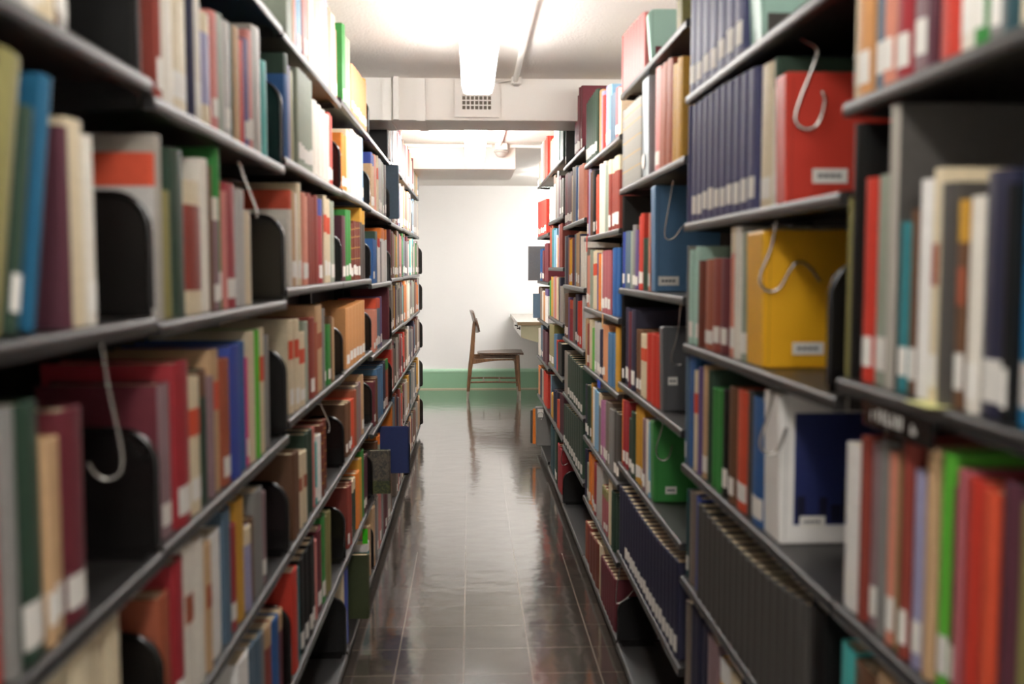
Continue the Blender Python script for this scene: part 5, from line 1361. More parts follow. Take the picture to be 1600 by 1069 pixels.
L5|5|5.2891|5.3183|0.219|0.0025|olive|w||
L5|5|5.3195|5.3487|0.213|0.0012|yellow|w||
L5|5|5.3499|5.3791|0.245|0.0016|brown|w||
L5|5|5.3803|5.4095|0.237|0.0057|navy|w||
L5|5|5.4107|5.4399|0.210|0.0059|stone|w||
L5|5|5.4411|5.4703|0.224|0.0039|stone|w||
L5|5|5.4715|5.5007|0.245|0.0056|stone|||
L5|5|5.5019|5.5311|0.239|0.0019|charcoal|||
L5|5|5.5323|5.5615|0.237|0.0049|brown|w||
L5|5|5.5627|5.5920|0.202|0.0050|stone|w||
L5|5|5.5932|5.6224|0.234|0.0030|pink|w||
L5|5|5.6236|5.6528|0.223|0.0035|gray|w||
L5|5|5.6540|5.6832|0.225|0.0020|pink|||
L5|5|5.6844|5.7136|0.211|0.0045|green|w||
L5|5|5.7148|5.7440|0.210|0.0036|gray|||
L5|5|5.7452|5.7744|0.231|0.0042|navy|||
L5|4|4.9546|4.9841|0.202|0.0013|taupe|w||
L5|4|4.9853|5.0148|0.230|0.0022|stone|w||
L5|4|5.0160|5.0455|0.231|0.0026|taupe|w||
L5|4|5.0467|5.0762|0.211|0.0054|brown|w||
L5|4|5.0774|5.1069|0.208|0.0040|brown|w||
L5|4|5.1081|5.1376|0.217|0.0040|brown|w||
L5|4|5.1388|5.1683|0.192|0.0031|mustard|w||
L5|4|5.1695|5.1990|0.220|0.0037|mustard|||
L5|4|5.2002|5.2297|0.207|0.0017|maroon|||
L5|4|5.2309|5.2604|0.201|0.0046|cream|w||
L5|4|5.2616|5.2911|0.212|0.0028|navy|||
L5|4|5.2923|5.3218|0.196|0.0021|stone|w||
L5|4|5.3230|5.3525|0.192|0.0042|gray|w||
L5|4|5.3537|5.3833|0.221|0.0013|gray|||
L5|4|5.3845|5.4140|0.231|0.0058|stone|||
L5|4|5.4152|5.4447|0.231|0.0042|olive|w||
L5|4|5.4459|5.4754|0.195|0.0035|navy|w||
L5|4|5.4766|5.5061|0.217|0.0045|stone|w||
L5|4|5.5073|5.5368|0.202|0.0020|black|||
L5|4|5.5380|5.5675|0.231|0.0022|stone|||
L5|4|5.5687|5.5982|0.195|0.0050|stone|||
L5|4|5.5994|5.6289|0.216|0.0053|taupe|w||
L5|4|5.6301|5.6596|0.207|0.0016|taupe|||
L5|4|5.6608|5.6903|0.231|0.0029|navy|w||
L5|4|5.6915|5.7210|0.231|0.0046|mauve|w||
L5|4|5.7222|5.7517|0.231|0.0027|mauve|w||
L5|4|5.7529|5.7824|0.231|0.0043|gray|w||
L5|3|4.9546|4.9876|0.200|0.0041|red|w||
L5|3|4.9888|5.0218|0.242|0.0045|stone|w||
L5|3|5.0230|5.0560|0.202|0.0041|red|||
L5|3|5.0572|5.0902|0.213|0.0024|taupe|w||
L5|3|5.0914|5.1244|0.236|0.0055|maroon|w||
L5|3|5.1256|5.1586|0.192|0.0024|taupe|||
L5|3|5.1598|5.1929|0.217|0.0011|black|w||
L5|3|5.1941|5.2271|0.223|0.0044|gray|w||
L5|3|5.2283|5.2613|0.203|0.0059|black|||
L5|3|5.2625|5.2955|0.190|0.0052|stone|||
L5|3|5.2967|5.3297|0.232|0.0038|stone|||
L5|3|5.3309|5.3639|0.236|0.0015|stone|w||
L5|3|5.3651|5.3981|0.191|0.0020|lightgray|||
L5|3|5.3993|5.4323|0.212|0.0051|lightgray|||
L5|3|5.4335|5.4665|0.199|0.0025|maroon|||
L5|3|5.4677|5.5007|0.213|0.0043|taupe|w||
L5|3|5.5019|5.5349|0.217|0.0045|brown|w||
L5|3|5.5361|5.5691|0.240|0.0059|taupe|||
L5|3|5.5703|5.6034|0.235|0.0026|crimson|||
L5|3|5.6046|5.6376|0.237|0.0041|maroon|w||
L5|3|5.6388|5.6718|0.213|0.0023|maroon|w||
L5|3|5.6730|5.7060|0.218|0.0030|lightgray|||
L5|3|5.7072|5.7402|0.229|0.0044|gray|w||
L5|3|5.7414|5.7744|0.200|0.0051|brown|||
L5|2|4.9546|4.9876|0.221|0.0045|orange|w||
L5|2|4.9888|5.0218|0.224|0.0016|gray|||
L5|2|5.0230|5.0560|0.211|0.0019|gray|w||
L5|2|5.0572|5.0902|0.191|0.0057|slate|||
L5|2|5.0914|5.1244|0.243|0.0024|slate|w||
L5|2|5.1256|5.1586|0.204|0.0044|navy|w||
L5|2|5.1598|5.1929|0.198|0.0060|rust|w||
L5|2|5.1941|5.2271|0.238|0.0047|brown|w||
L5|2|5.2283|5.2613|0.245|0.0055|rust|w||
L5|2|5.2625|5.2955|0.236|0.0019|navy|||
L5|2|5.2967|5.3297|0.194|0.0052|maroon|||
L5|2|5.3309|5.3639|0.206|0.0030|navy|||
L5|2|5.3651|5.3981|0.198|0.0044|mauve|||
L5|2|5.3993|5.4323|0.202|0.0017|gray|||
L5|2|5.4335|5.4665|0.200|0.0055|mauve|||
L5|2|5.4677|5.5007|0.238|0.0018|brick|w||
L5|2|5.5019|5.5349|0.239|0.0017|gray|||
L5|2|5.5361|5.5691|0.224|0.0014|gray|w||
L5|2|5.5703|5.6034|0.201|0.0038|red|||
L5|2|5.6046|5.6376|0.198|0.0025|red|||
L5|2|5.6388|5.6718|0.194|0.0017|red|w||
L5|2|5.6730|5.7060|0.233|0.0030|olive|||
L5|2|5.7072|5.7402|0.192|0.0030|stone|||
L5|2|5.7414|5.7744|0.193|0.0057|gray|w||
L5|1|5.2046|5.2415|0.238|0.0032|taupe|||
L5|1|5.2427|5.2795|0.236|0.0011|taupe|w||
L5|1|5.2807|5.3176|0.199|0.0024|taupe|||
L5|1|5.3188|5.3557|0.191|0.0013|pink|||
L5|1|5.3569|5.3937|0.216|0.0028|brown|w||
L5|1|5.3949|5.4318|0.232|0.0050|gray|||
L5|1|5.4330|5.4699|0.230|0.0050|maroon|w||
L5|1|5.4711|5.5079|0.235|0.0034|maroon|||
L5|1|5.5091|5.5460|0.236|0.0055|navy|w||
L5|1|5.5472|5.5841|0.191|0.0021|stone|||
L5|1|5.5853|5.6221|0.211|0.0024|stone|||
L5|1|5.6233|5.6602|0.245|0.0024|maroon|w||
L5|1|5.6614|5.6983|0.240|0.0015|cream|w||
L5|1|5.6995|5.7363|0.208|0.0047|cream|w||
L5|1|5.7375|5.7744|0.220|0.0015|brown|w||
L6|7|5.7976|5.8598|0.198|0.0032|black|w||
L6|7|5.8610|5.9232|0.191|0.0026|black|w||
L6|7|5.9244|5.9866|0.220|0.0019|brown|w||
L6|7|5.9878|6.0500|0.194|0.0039|black|||
L6|7|6.0512|6.1134|0.208|0.0021|maroon|||
L6|7|6.1146|6.1768|0.212|0.0013|black|||
L6|7|6.1780|6.2402|0.211|0.0054|cream|||
L6|7|6.2414|6.3036|0.233|0.0042|cream|w||
L6|7|6.3048|6.3670|0.211|0.0041|cream|w||
L6|7|6.3682|6.4304|0.239|0.0041|redorange|||
L6|7|6.4316|6.4938|0.218|0.0047|redorange|w||
L6|7|6.4950|6.5572|0.231|0.0031|navy|||
L6|7|6.5584|6.6206|0.211|0.0040|tan|w||
L6|7|6.6218|6.6840|0.222|0.0033|tan|||
L6|7|6.6852|6.7474|0.206|0.0057|tan|||
L6|6|5.7976|5.8488|0.198|0.0060|mustard|w||
L6|6|5.8500|5.9012|0.231|0.0033|stone|w||
L6|6|5.9024|5.9536|0.220|0.0016|mustard|||
L6|6|5.9548|6.0060|0.244|0.0022|brown|w||
L6|6|6.0072|6.0583|0.236|0.0050|brown|||
L6|6|6.0595|6.1107|0.218|0.0054|gray|w||
L6|6|6.1119|6.1631|0.229|0.0050|brown|w||
L6|6|6.1643|6.2155|0.215|0.0020|brown|||
L6|6|6.2167|6.2679|0.205|0.0038|brown|w||
L6|6|6.2691|6.3203|0.233|0.0022|peach|w||
L6|6|6.3215|6.3727|0.234|0.0037|peach|||
L6|6|6.3739|6.4251|0.240|0.0019|peach|||
L6|6|6.4263|6.4775|0.208|0.0058|sky|||
L6|6|6.4787|6.5298|0.202|0.0019|gray|w||
L6|6|6.5310|6.5822|0.211|0.0014|maroon|||
L6|6|6.5834|6.6346|0.244|0.0041|stone|w||
L6|6|6.6358|6.6870|0.238|0.0060|brown|||
L6|6|6.6882|6.7394|0.211|0.0052|stone|||
L6|5|5.7976|5.8413|0.242|0.0020|green|||
L6|5|5.8425|5.8862|0.202|0.0039|green|w||
L6|5|5.8874|5.9311|0.192|0.0057|gray|w||
L6|5|5.9323|5.9760|0.224|0.0020|slate|w||
L6|5|5.9772|6.0209|0.245|0.0028|brown|||
L6|5|6.0221|6.0658|0.207|0.0014|navy|w||
L6|5|6.0670|6.1107|0.205|0.0041|brown|w||
L6|5|6.1119|6.1556|0.205|0.0057|brown|||
L6|5|6.1568|6.2005|0.209|0.0039|navy|w||
L6|5|6.2017|6.2454|0.206|0.0024|gray|||
L6|5|6.2466|6.2904|0.237|0.0034|maroon|w||
L6|5|6.2916|6.3353|0.201|0.0032|navy|||
L6|5|6.3365|6.3802|0.194|0.0024|ivory|w||
L6|5|6.3814|6.4251|0.214|0.0045|gray|w||
L6|5|6.4263|6.4700|0.227|0.0029|brown|w||
L6|5|6.4712|6.5149|0.223|0.0029|turquoise|||
L6|5|6.5161|6.5598|0.205|0.0053|turquoise|||
L6|5|6.5610|6.6047|0.223|0.0020|turquoise|w||
L6|5|6.6059|6.6496|0.234|0.0012|cream|w||
L6|5|6.6508|6.6945|0.223|0.0051|stone|||
L6|5|6.6957|6.7394|0.238|0.0028|cream|w||
L6|4|5.7976|5.8492|0.216|0.0044|turquoise|w||
L6|4|5.8504|5.9021|0.223|0.0060|brown|||
L6|4|5.9033|5.9549|0.212|0.0045|brown|||
L6|4|5.9561|6.0077|0.240|0.0033|orange|w||
L6|4|6.0089|6.0606|0.212|0.0039|brown|||
L6|4|6.0618|6.1134|0.217|0.0015|orange|||
L6|4|6.1146|6.1662|0.234|0.0058|cream|w||
L6|4|6.1674|6.2191|0.228|0.0058|gray|||
L6|4|6.2203|6.2719|0.216|0.0018|cream|w||
L6|4|6.2731|6.3247|0.210|0.0052|ivory|w||
L6|4|6.3259|6.3776|0.238|0.0037|ivory|w||
L6|4|6.3788|6.4304|0.219|0.0015|ivory|||
L6|4|6.4316|6.4832|0.240|0.0013|sage|||
L6|4|6.4844|6.5361|0.203|0.0025|sage|||
L6|4|6.5373|6.5889|0.209|0.0031|brown|w||
L6|4|6.5901|6.6417|0.193|0.0033|gray|w||
L6|4|6.6429|6.6946|0.221|0.0055|maroon|w||
L6|4|6.6958|6.7474|0.234|0.0038|gray|w||
L6|3|5.7976|5.8492|0.200|0.0058|red|||
L6|3|5.8504|5.9021|0.229|0.0011|red|w||
L6|3|5.9033|5.9549|0.199|0.0046|red|||
L6|3|5.9561|6.0077|0.199|0.0011|brown|||
L6|3|6.0089|6.0606|0.196|0.0037|gray|||
L6|3|6.0618|6.1134|0.232|0.0025|brown|w||
L6|3|6.1146|6.1662|0.202|0.0043|cream|||
L6|3|6.1674|6.2191|0.213|0.0060|maroon|w||
L6|3|6.2203|6.2719|0.221|0.0035|cream|||
L6|3|6.2731|6.3247|0.240|0.0025|lightgray|w||
L6|3|6.3259|6.3776|0.231|0.0014|gray|w||
L6|3|6.3788|6.4304|0.234|0.0032|navy|w||
L6|3|6.4316|6.4832|0.215|0.0052|gray|w||
L6|3|6.4844|6.5361|0.193|0.0030|navy|||
L6|3|6.5373|6.5889|0.202|0.0012|gray|||
L6|3|6.5901|6.6417|0.210|0.0036|charcoal|||
L6|3|6.6429|6.6946|0.219|0.0040|charcoal|w||
L6|3|6.6958|6.7474|0.196|0.0028|stone|||
L6|2|5.7976|5.8492|0.223|0.0025|maroon|w||
L6|2|5.8504|5.9021|0.224|0.0035|maroon|w||
L6|2|5.9033|5.9549|0.218|0.0015|stone|w||
L6|2|5.9561|6.0077|0.204|0.0050|stone|w||
L6|2|6.0089|6.0606|0.213|0.0024|stone|w||
L6|2|6.0618|6.1134|0.227|0.0021|stone|w||
L6|2|6.1146|6.1662|0.204|0.0017|mustard|w||
L6|2|6.1674|6.2191|0.199|0.0013|gray|||
L6|2|6.2203|6.2719|0.232|0.0014|mustard|w||
L6|2|6.2731|6.3247|0.198|0.0046|blue|w||
L6|2|6.3259|6.3776|0.224|0.0010|brown|||
L6|2|6.3788|6.4304|0.231|0.0041|navy|w||
L6|2|6.4316|6.4832|0.240|0.0019|darkteal|||
L6|2|6.4844|6.5361|0.195|0.0032|darkteal|w||
L6|2|6.5373|6.5889|0.214|0.0055|darkteal|w||
L6|2|6.5901|6.6417|0.230|0.0058|gray|||
L6|2|6.6429|6.6946|0.210|0.0030|gray|||
L6|2|6.6958|6.7474|0.228|0.0021|gray|||
L6|1|5.7976|5.8492|0.213|0.0052|brown|||
L6|1|5.8504|5.9021|0.207|0.0052|brown|||
L6|1|5.9033|5.9549|0.238|0.0055|maroon|w||
L6|1|5.9561|6.0077|0.240|0.0055|maroon|w||
L6|1|6.0089|6.0606|0.201|0.0044|maroon|w||
L6|1|6.0618|6.1134|0.198|0.0044|maroon|w||
L6|1|6.1146|6.1662|0.233|0.0047|gray|w||
L6|1|6.1674|6.2191|0.228|0.0047|gray|w||
L6|1|6.2203|6.2719|0.222|0.0051|brown|w||
L6|1|6.2731|6.3247|0.222|0.0051|brown|w||
L6|1|6.3259|6.3776|0.211|0.0039|navy|w||
L6|1|6.3788|6.4304|0.208|0.0039|navy|w||
L6|1|6.4316|6.4832|0.232|0.0045|tan|w||
L6|1|6.4844|6.5361|0.229|0.0045|tan|w||
L6|1|6.5373|6.5889|0.195|0.0023|maroon|w||
L6|1|6.5901|6.6417|0.195|0.0023|maroon|w||
L6|1|6.6429|6.6946|0.222|0.0050|gray|||
L6|1|6.6958|6.7474|0.217|0.0050|gray|||
L7|7|6.7626|6.8208|0.203|0.0055|cream|w||
L7|7|6.8220|6.8802|0.194|0.0055|cream|||
L7|7|6.8814|6.9396|0.215|0.0019|maroon|w||
L7|7|6.9408|6.9990|0.224|0.0035|peach|||
L7|7|7.0002|7.0584|0.198|0.0038|stone|||
L7|7|7.0596|7.1178|0.208|0.0059|peach|w||
L7|7|7.1190|7.1772|0.210|0.0022|olive|w||
L7|7|7.1784|7.2366|0.199|0.0047|brown|||
L7|7|7.2378|7.2960|0.209|0.0039|olive|||
L7|7|7.2972|7.3554|0.239|0.0044|yellow|||
L7|7|7.3566|7.4148|0.210|0.0052|gray|||
L7|7|7.4160|7.4742|0.244|0.0011|yellow|w||
L7|7|7.4754|7.5336|0.220|0.0025|sage|w||
L7|7|7.5348|7.5930|0.204|0.0014|sage|w||
L7|7|7.5942|7.6524|0.192|0.0018|gray|||
L7|6|6.7626|6.8208|0.211|0.0037|sky|||
L7|6|6.8220|6.8802|0.197|0.0047|sky|||
L7|6|6.8814|6.9396|0.219|0.0031|gray|w||
L7|6|6.9408|6.9990|0.233|0.0037|sky|||
L7|6|7.0002|7.0584|0.216|0.0021|stone|w||
L7|6|7.0596|7.1178|0.225|0.0027|gray|||
L7|6|7.1190|7.1772|0.203|0.0016|stone|||
L7|6|7.1784|7.2366|0.242|0.0010|stone|w||
L7|6|7.2378|7.2960|0.241|0.0028|stone|w||
L7|6|7.2972|7.3554|0.209|0.0057|lightgray|w||
L7|6|7.3566|7.4148|0.227|0.0039|lightgray|w||
L7|6|7.4160|7.4742|0.244|0.0044|lightgray|w||
L7|6|7.4754|7.5336|0.195|0.0041|ivory|||
L7|6|7.5348|7.5930|0.241|0.0034|ivory|w||
L7|6|7.5942|7.6524|0.194|0.0057|maroon|w||
L7|5|6.7626|6.8203|0.239|0.0055|turquoise|w||
L7|5|6.8215|6.8791|0.204|0.0057|brown|||
L7|5|6.8803|6.9380|0.244|0.0057|turquoise|||
L7|5|6.9392|6.9969|0.191|0.0040|cream|w||
L7|5|6.9981|7.0557|0.228|0.0014|stone|||
L7|5|7.0569|7.1146|0.219|0.0025|cream|w||
L7|5|7.1158|7.1735|0.206|0.0031|green|||
L7|5|7.1747|7.2323|0.198|0.0036|green|||
L7|5|7.2335|7.2912|0.222|0.0013|green|w||
L7|5|7.2924|7.3501|0.234|0.0052|white|||
L7|5|7.3513|7.4089|0.212|0.0030|stone|w||
L7|5|7.4101|7.4678|0.239|0.0039|brown|w||
L7|5|7.4690|7.5267|0.219|0.0044|ivory|w||
L7|5|7.5279|7.5855|0.215|0.0031|brown|||
L7|5|7.5867|7.6444|0.201|0.0034|brown|w||
L7|4|6.7626|6.8203|0.233|0.0022|sage|w||
L7|4|6.8215|6.8791|0.226|0.0039|gray|||
L7|4|6.8803|6.9380|0.222|0.0022|sage|w||
L7|4|6.9392|6.9969|0.207|0.0046|sage|w||
L7|4|6.9981|7.0557|0.227|0.0014|brown|||
L7|4|7.0569|7.1146|0.232|0.0012|brown|w||
L7|4|7.1158|7.1735|0.221|0.0043|rust|w||
L7|4|7.1747|7.2323|0.194|0.0029|rust|||
L7|4|7.2335|7.2912|0.198|0.0050|brown|w||
L7|4|7.2924|7.3501|0.211|0.0040|orange|w||
L7|4|7.3513|7.4089|0.231|0.0056|maroon|||
L7|4|7.4101|7.4678|0.193|0.0013|orange|w||
L7|4|7.4690|7.5267|0.240|0.0020|lightgray|w||
L7|4|7.5279|7.5855|0.238|0.0027|brown|||
L7|4|7.5867|7.6444|0.240|0.0026|lightgray|||
L7|3|6.7626|6.8203|0.192|0.0045|navy|w||
L7|3|6.8215|6.8791|0.203|0.0046|maroon|w||
L7|3|6.8803|6.9380|0.241|0.0014|navy|||
L7|3|6.9392|6.9969|0.200|0.0012|slate|w||
L7|3|6.9981|7.0557|0.207|0.0024|slate|||
L7|3|7.0569|7.1146|0.219|0.0036|maroon|||
L7|3|7.1158|7.1735|0.242|0.0021|brown|w||
L7|3|7.1747|7.2323|0.194|0.0057|gray|||
L7|3|7.2335|7.2912|0.227|0.0027|brown|w||
L7|3|7.2924|7.3501|0.221|0.0050|cream|w||
L7|3|7.3513|7.4089|0.243|0.0060|maroon|w||
L7|3|7.4101|7.4678|0.217|0.0057|cream|w||
L7|3|7.4690|7.5267|0.244|0.0048|stone|w||
L7|3|7.5279|7.5855|0.212|0.0012|stone|w||
L7|3|7.5867|7.6444|0.212|0.0011|brown|||
L7|2|6.7626|6.8350|0.213|0.0041|stone|||
L7|2|6.8362|6.9086|0.194|0.0011|stone|w||
L7|2|6.9098|6.9821|0.207|0.0052|stone|w||
L7|2|6.9833|7.0557|0.221|0.0023|gray|||
L7|2|7.0569|7.1293|0.231|0.0054|gray|w||
L7|2|7.1305|7.2029|0.222|0.0039|navy|w||
L7|2|7.2041|7.2765|0.204|0.0035|mustard|||
L7|2|7.2777|7.3501|0.227|0.0038|mustard|w||
L7|2|7.3513|7.4237|0.241|0.0026|mustard|||
L7|2|7.4249|7.4972|0.221|0.0045|ivory|w||
L7|2|7.4984|7.5708|0.209|0.0010|ivory|||
L7|2|7.5720|7.6444|0.216|0.0056|ivory|w||
L7|1|6.7626|6.8105|0.218|0.0010|brown|w||
L7|1|6.8117|6.8595|0.216|0.0010|brown|w||
L7|1|6.8607|6.9086|0.205|0.0026|maroon|w||
L7|1|6.9098|6.9576|0.204|0.0026|maroon|w||
L7|1|6.9588|7.0067|0.193|0.0024|brown|||
L7|1|7.0079|7.0557|0.191|0.0024|brown|||
L7|1|7.0569|7.1048|0.195|0.0022|gray|||
L7|1|7.1060|7.1538|0.196|0.0022|gray|||
L7|1|7.1550|7.2029|0.234|0.0042|gray|w||
L7|1|7.2041|7.2520|0.228|0.0042|gray|w||
L7|1|7.2532|7.3010|0.209|0.0034|gray|||
L7|1|7.3022|7.3501|0.207|0.0034|gray|||
L7|1|7.3513|7.3991|0.206|0.0035|tan|||
L7|1|7.4003|7.4482|0.203|0.0035|tan|||
L7|1|7.4494|7.4972|0.201|0.0032|brown|||
L7|1|7.4984|7.5463|0.197|0.0032|brown|||
L7|1|7.5475|7.5953|0.227|0.0050|tan|||
L7|1|7.5965|7.6444|0.227|0.0050|tan|||
L4|1|3.9596|4.0401|0.234|0.0019|tan|||
L4|1|4.0414|4.1219|0.235|0.0012|gray|||
L4|1|4.1231|4.2036|0.234|0.0042|stone|w||
L4|1|4.2049|4.2854|0.227|0.0057|pink|w||
L4|1|4.2866|4.3671|0.238|0.0059|pink|w||
L4|1|4.3684|4.4489|0.238|0.0041|gray|w||
L4|1|4.4501|4.5307|0.233|0.0045|maroon|w||
L4|1|4.5319|4.6124|0.226|0.0030|maroon|w||
L4|1|4.6136|4.6942|0.212|0.0057|maroon|||
L4|1|4.6954|4.7759|0.225|0.0029|stone|w||
L4|1|4.7771|4.8577|0.209|0.0035|stone|||
L4|1|4.8589|4.9394|0.244|0.0049|brown|||
L4|7|4.9060|4.9360|0.250|0.0080|black|deep||big black volume just beyond the ceiling beam, top shelf, fifth left bay
R2|5|3.1420|3.1630|0.285|0.0080|black|deep||tall black volume closing the far end of the fifth shelf, third right bay
R2|4|3.1420|3.1630|0.272|0.0080|black|deep||tall black volume closing the far end of the fourth shelf, third right bay
L0|6|1.2180|1.2460|0.250|0.0060|black|deep||large black volume closing the far end of the sixth shelf, nearest left bay
R0|5|1.2260|1.2520|0.315|0.0080|black|deep||tall black volume closing the far end of the fifth shelf, nearest right bay
L4|6|4.9000|4.9250|0.255|-0.0420|slate|||large slate blue book standing out past the shelf edge, sixth shelf, fifth left bay
L4|2|3.9850|4.0130|0.174|-0.0630|darkgreen|marble||green book with grey marbled boards jutting out, second shelf, fifth left bay
L4|2|4.3860|4.4090|0.205|-0.1120|navyblue|||dark blue book jutting far into the aisle, second shelf, fifth left bay
L3|1|3.3700|3.3980|0.220|-0.0370|darkolive|||big dark green book jutting out over the floor, base shelf, fourth left bay
R6|5|6.9300|6.9600|0.233|-0.0700|charcoalgray|||dark grey book jutting out against the white wall, fifth shelf, farthest right bay
R6|4|6.9550|6.9800|0.167|-0.0350|slate|||small grey book jutting out just above the desk, fourth shelf, farthest right bay
R6|1|6.6900|6.7100|0.235|-0.0520|orange|||slim orange book beside the pale grey box, base shelf, farthest right bay
R6|1|6.7160|6.7400|0.220|-0.0660|charcoal|||slim charcoal book behind the orange one, base shelf, farthest right bay"""
far = MB()
M_MARBLE = None
def marble():
    m, nt, b = new_mat('marbled_paper_boards')
    at = node(nt, 'ShaderNodeVertexColor', layer_name='tint'); tc = node(nt, 'ShaderNodeTexCoord')
    n = node(nt, 'ShaderNodeTexNoise'); n.inputs['Scale'].default_value = 45; n.inputs['Detail'].default_value = 6; n.inputs['Distortion'].default_value = 2.5
    nt.links.new(tc.outputs['Object'], n.inputs['Vector'])
    r = node(nt, 'ShaderNodeValToRGB'); r.color_ramp.elements[0].position = .42; r.color_ramp.elements[0].color = (.45, .45, .5, 1)
    r.color_ramp.elements[1].position = .6; r.color_ramp.elements[1].color = (1.5, 1.35, 1.0, 1)
    nt.links.new(n.outputs['Fac'], r.inputs['Fac'])
    mx = node(nt, 'ShaderNodeVectorMath', operation='MULTIPLY'); nt.links.new(at.outputs['Color'], mx.inputs[0]); nt.links.new(r.outputs['Color'], mx.inputs[1])
    nt.links.new(mx.outputs['Vector'], b.inputs['Base Color']); b.inputs['Roughness'].default_value = .5
    return m
for line in DATA.splitlines():
    b, l, y0, y1, h, rec, col, fl, vol, lab = line.split('|')
    l = int(l); y0, y1, h, rec = float(y0), float(y1), float(h), float(rec)
    side = -1 if b[0] == 'L' else 1; xs = XL if side < 0 else XR
    z = LV[b][l-1]+.0012; t = y1-y0; x = side*(xs+rec+min(.0055, t*.22))
    dp = min(.2, max(.12, h*random.uniform(.66, .78)))
    if 'deep' in fl: dp = .205
    dp = min(dp, SD-.012-rec)
    flags = fl.split()
    if not lab:
        book_geo(far, far, far, side, t, h, dp, col, flags, (x, (y0+y1)/2, z)); continue
    kind = 'bound_volume' if vol else 'book'
    o = empty(kind, (x, (y0+y1)/2, z))
    tag(o, lab, 'book', (('bound volumes' if vol else 'books')+f' on the {SH[l]}, {bayname(b)}'))
    mc, mp, ml, bl = MB(), MB(), MB(), MB()
    book_geo(mc, mp, ml, side, t, h, dp, col, flags, bl=bl)
    mc.build('cover', marble() if 'marble' in flags else M_BOOK, o, smooth=35); mp.build('page_block', M_PAGE, o)
    if ml.v: ml.build('spine_label', M_SLIP, o, smooth=35)['label'] = 'white call number label'
    if bl.v: bl.build('spine_band', M_SLIP, o, smooth=35)
fo = far.build('distant_book_rows', M_BOOK, smooth=35)
tag(fo, 'rows of small mixed colour books on the farther shelves of both sides', 'books', None, 'stuff')

# three books leaning on the fifth shelf of the nearest left bay
for yb, t, h, dp, col, ang, fl, lab in ((.846, .036, .245, .185, 'olive', 13.5, [], 'large olive book leaning on the fifth shelf, nearest left bay'),
        (.884, .020, .205, .15, 'darkgreen', 13.5, ['w'], 'dark green book leaning beside the olive one, fifth shelf, nearest left bay'),
        (.918, .022, .240, .18, 'bluecloth', 13.5, [], 'tall blue book leaning steeply, fifth shelf, nearest left bay')):
    a = math.radians(ang)
    o = empty('book', (-XL-.012, yb, LV['L0'][4]+.0012+t/2*math.sin(a))); tag(o, lab, 'book', 'books on the fifth shelf, nearest left bay')
    o.rotation_euler = (-a, 0, 0)
    mc, mp, ml, bl = MB(), MB(), MB(), MB(); book_geo(mc, mp, ml, -1, t, h, dp, col, fl, bl=bl)
    mc.build('cover', M_BOOK, o, smooth=35); mp.build('page_block', M_PAGE, o)
    if ml.v: ml.build('spine_label', M_SLIP, o, smooth=35)['label'] = 'white call number label'
# ------------------------------------------------------------------ book boxes
BOXES = [('R1', 6, 1.534, 1.582, 0.197, 'red'), ('R1', 5, 1.635, 1.732, 0.226, 'yellow'), ('R1', 4, 1.532, 1.611, 0.236, 'white'), ('R2', 5, 2.613, 2.669, 0.275, 'steel'), ('R2', 4, 2.49, 2.53, 0.211, 'charcoalgray'), ('R2', 3, 2.6, 2.645, 0.214, 'green'), ('R2', 7, 2.735, 2.77, 0.15, 'mint'), ('R2', 6, 2.725, 2.817, 0.268, 'silver'), ('R1', 7, 1.7, 1.766, 0.24, 'mint'), ('R6', 1, 6.615, 6.68, 0.255, 'gray')]
BOXLAB = {('R1',6): 'bright red book box with white label, sixth shelf, second right bay', ('R1',5): 'bright yellow book box with white label, fifth shelf, second right bay',
    ('R1',4): 'white book box with dark blue front panel, fourth shelf, second right bay', ('R2',5): 'tall blue book box with white label, fifth shelf, third right bay',
    ('R2',4): 'dark grey book box behind a wire, fourth shelf, third right bay', ('R2',3): 'green book box with white label, third shelf, third right bay',
    ('R2',7): 'mint green box with rounded corners and maroon patch, top shelf, third right bay', ('R2',6): 'silver grey book box with round white spot, sixth shelf, third right bay',
    ('R1',7): 'mint green box with dark patch, top shelf, second right bay', ('R6',1): 'pale grey box jutting out above the floor, base shelf, farthest right bay'}
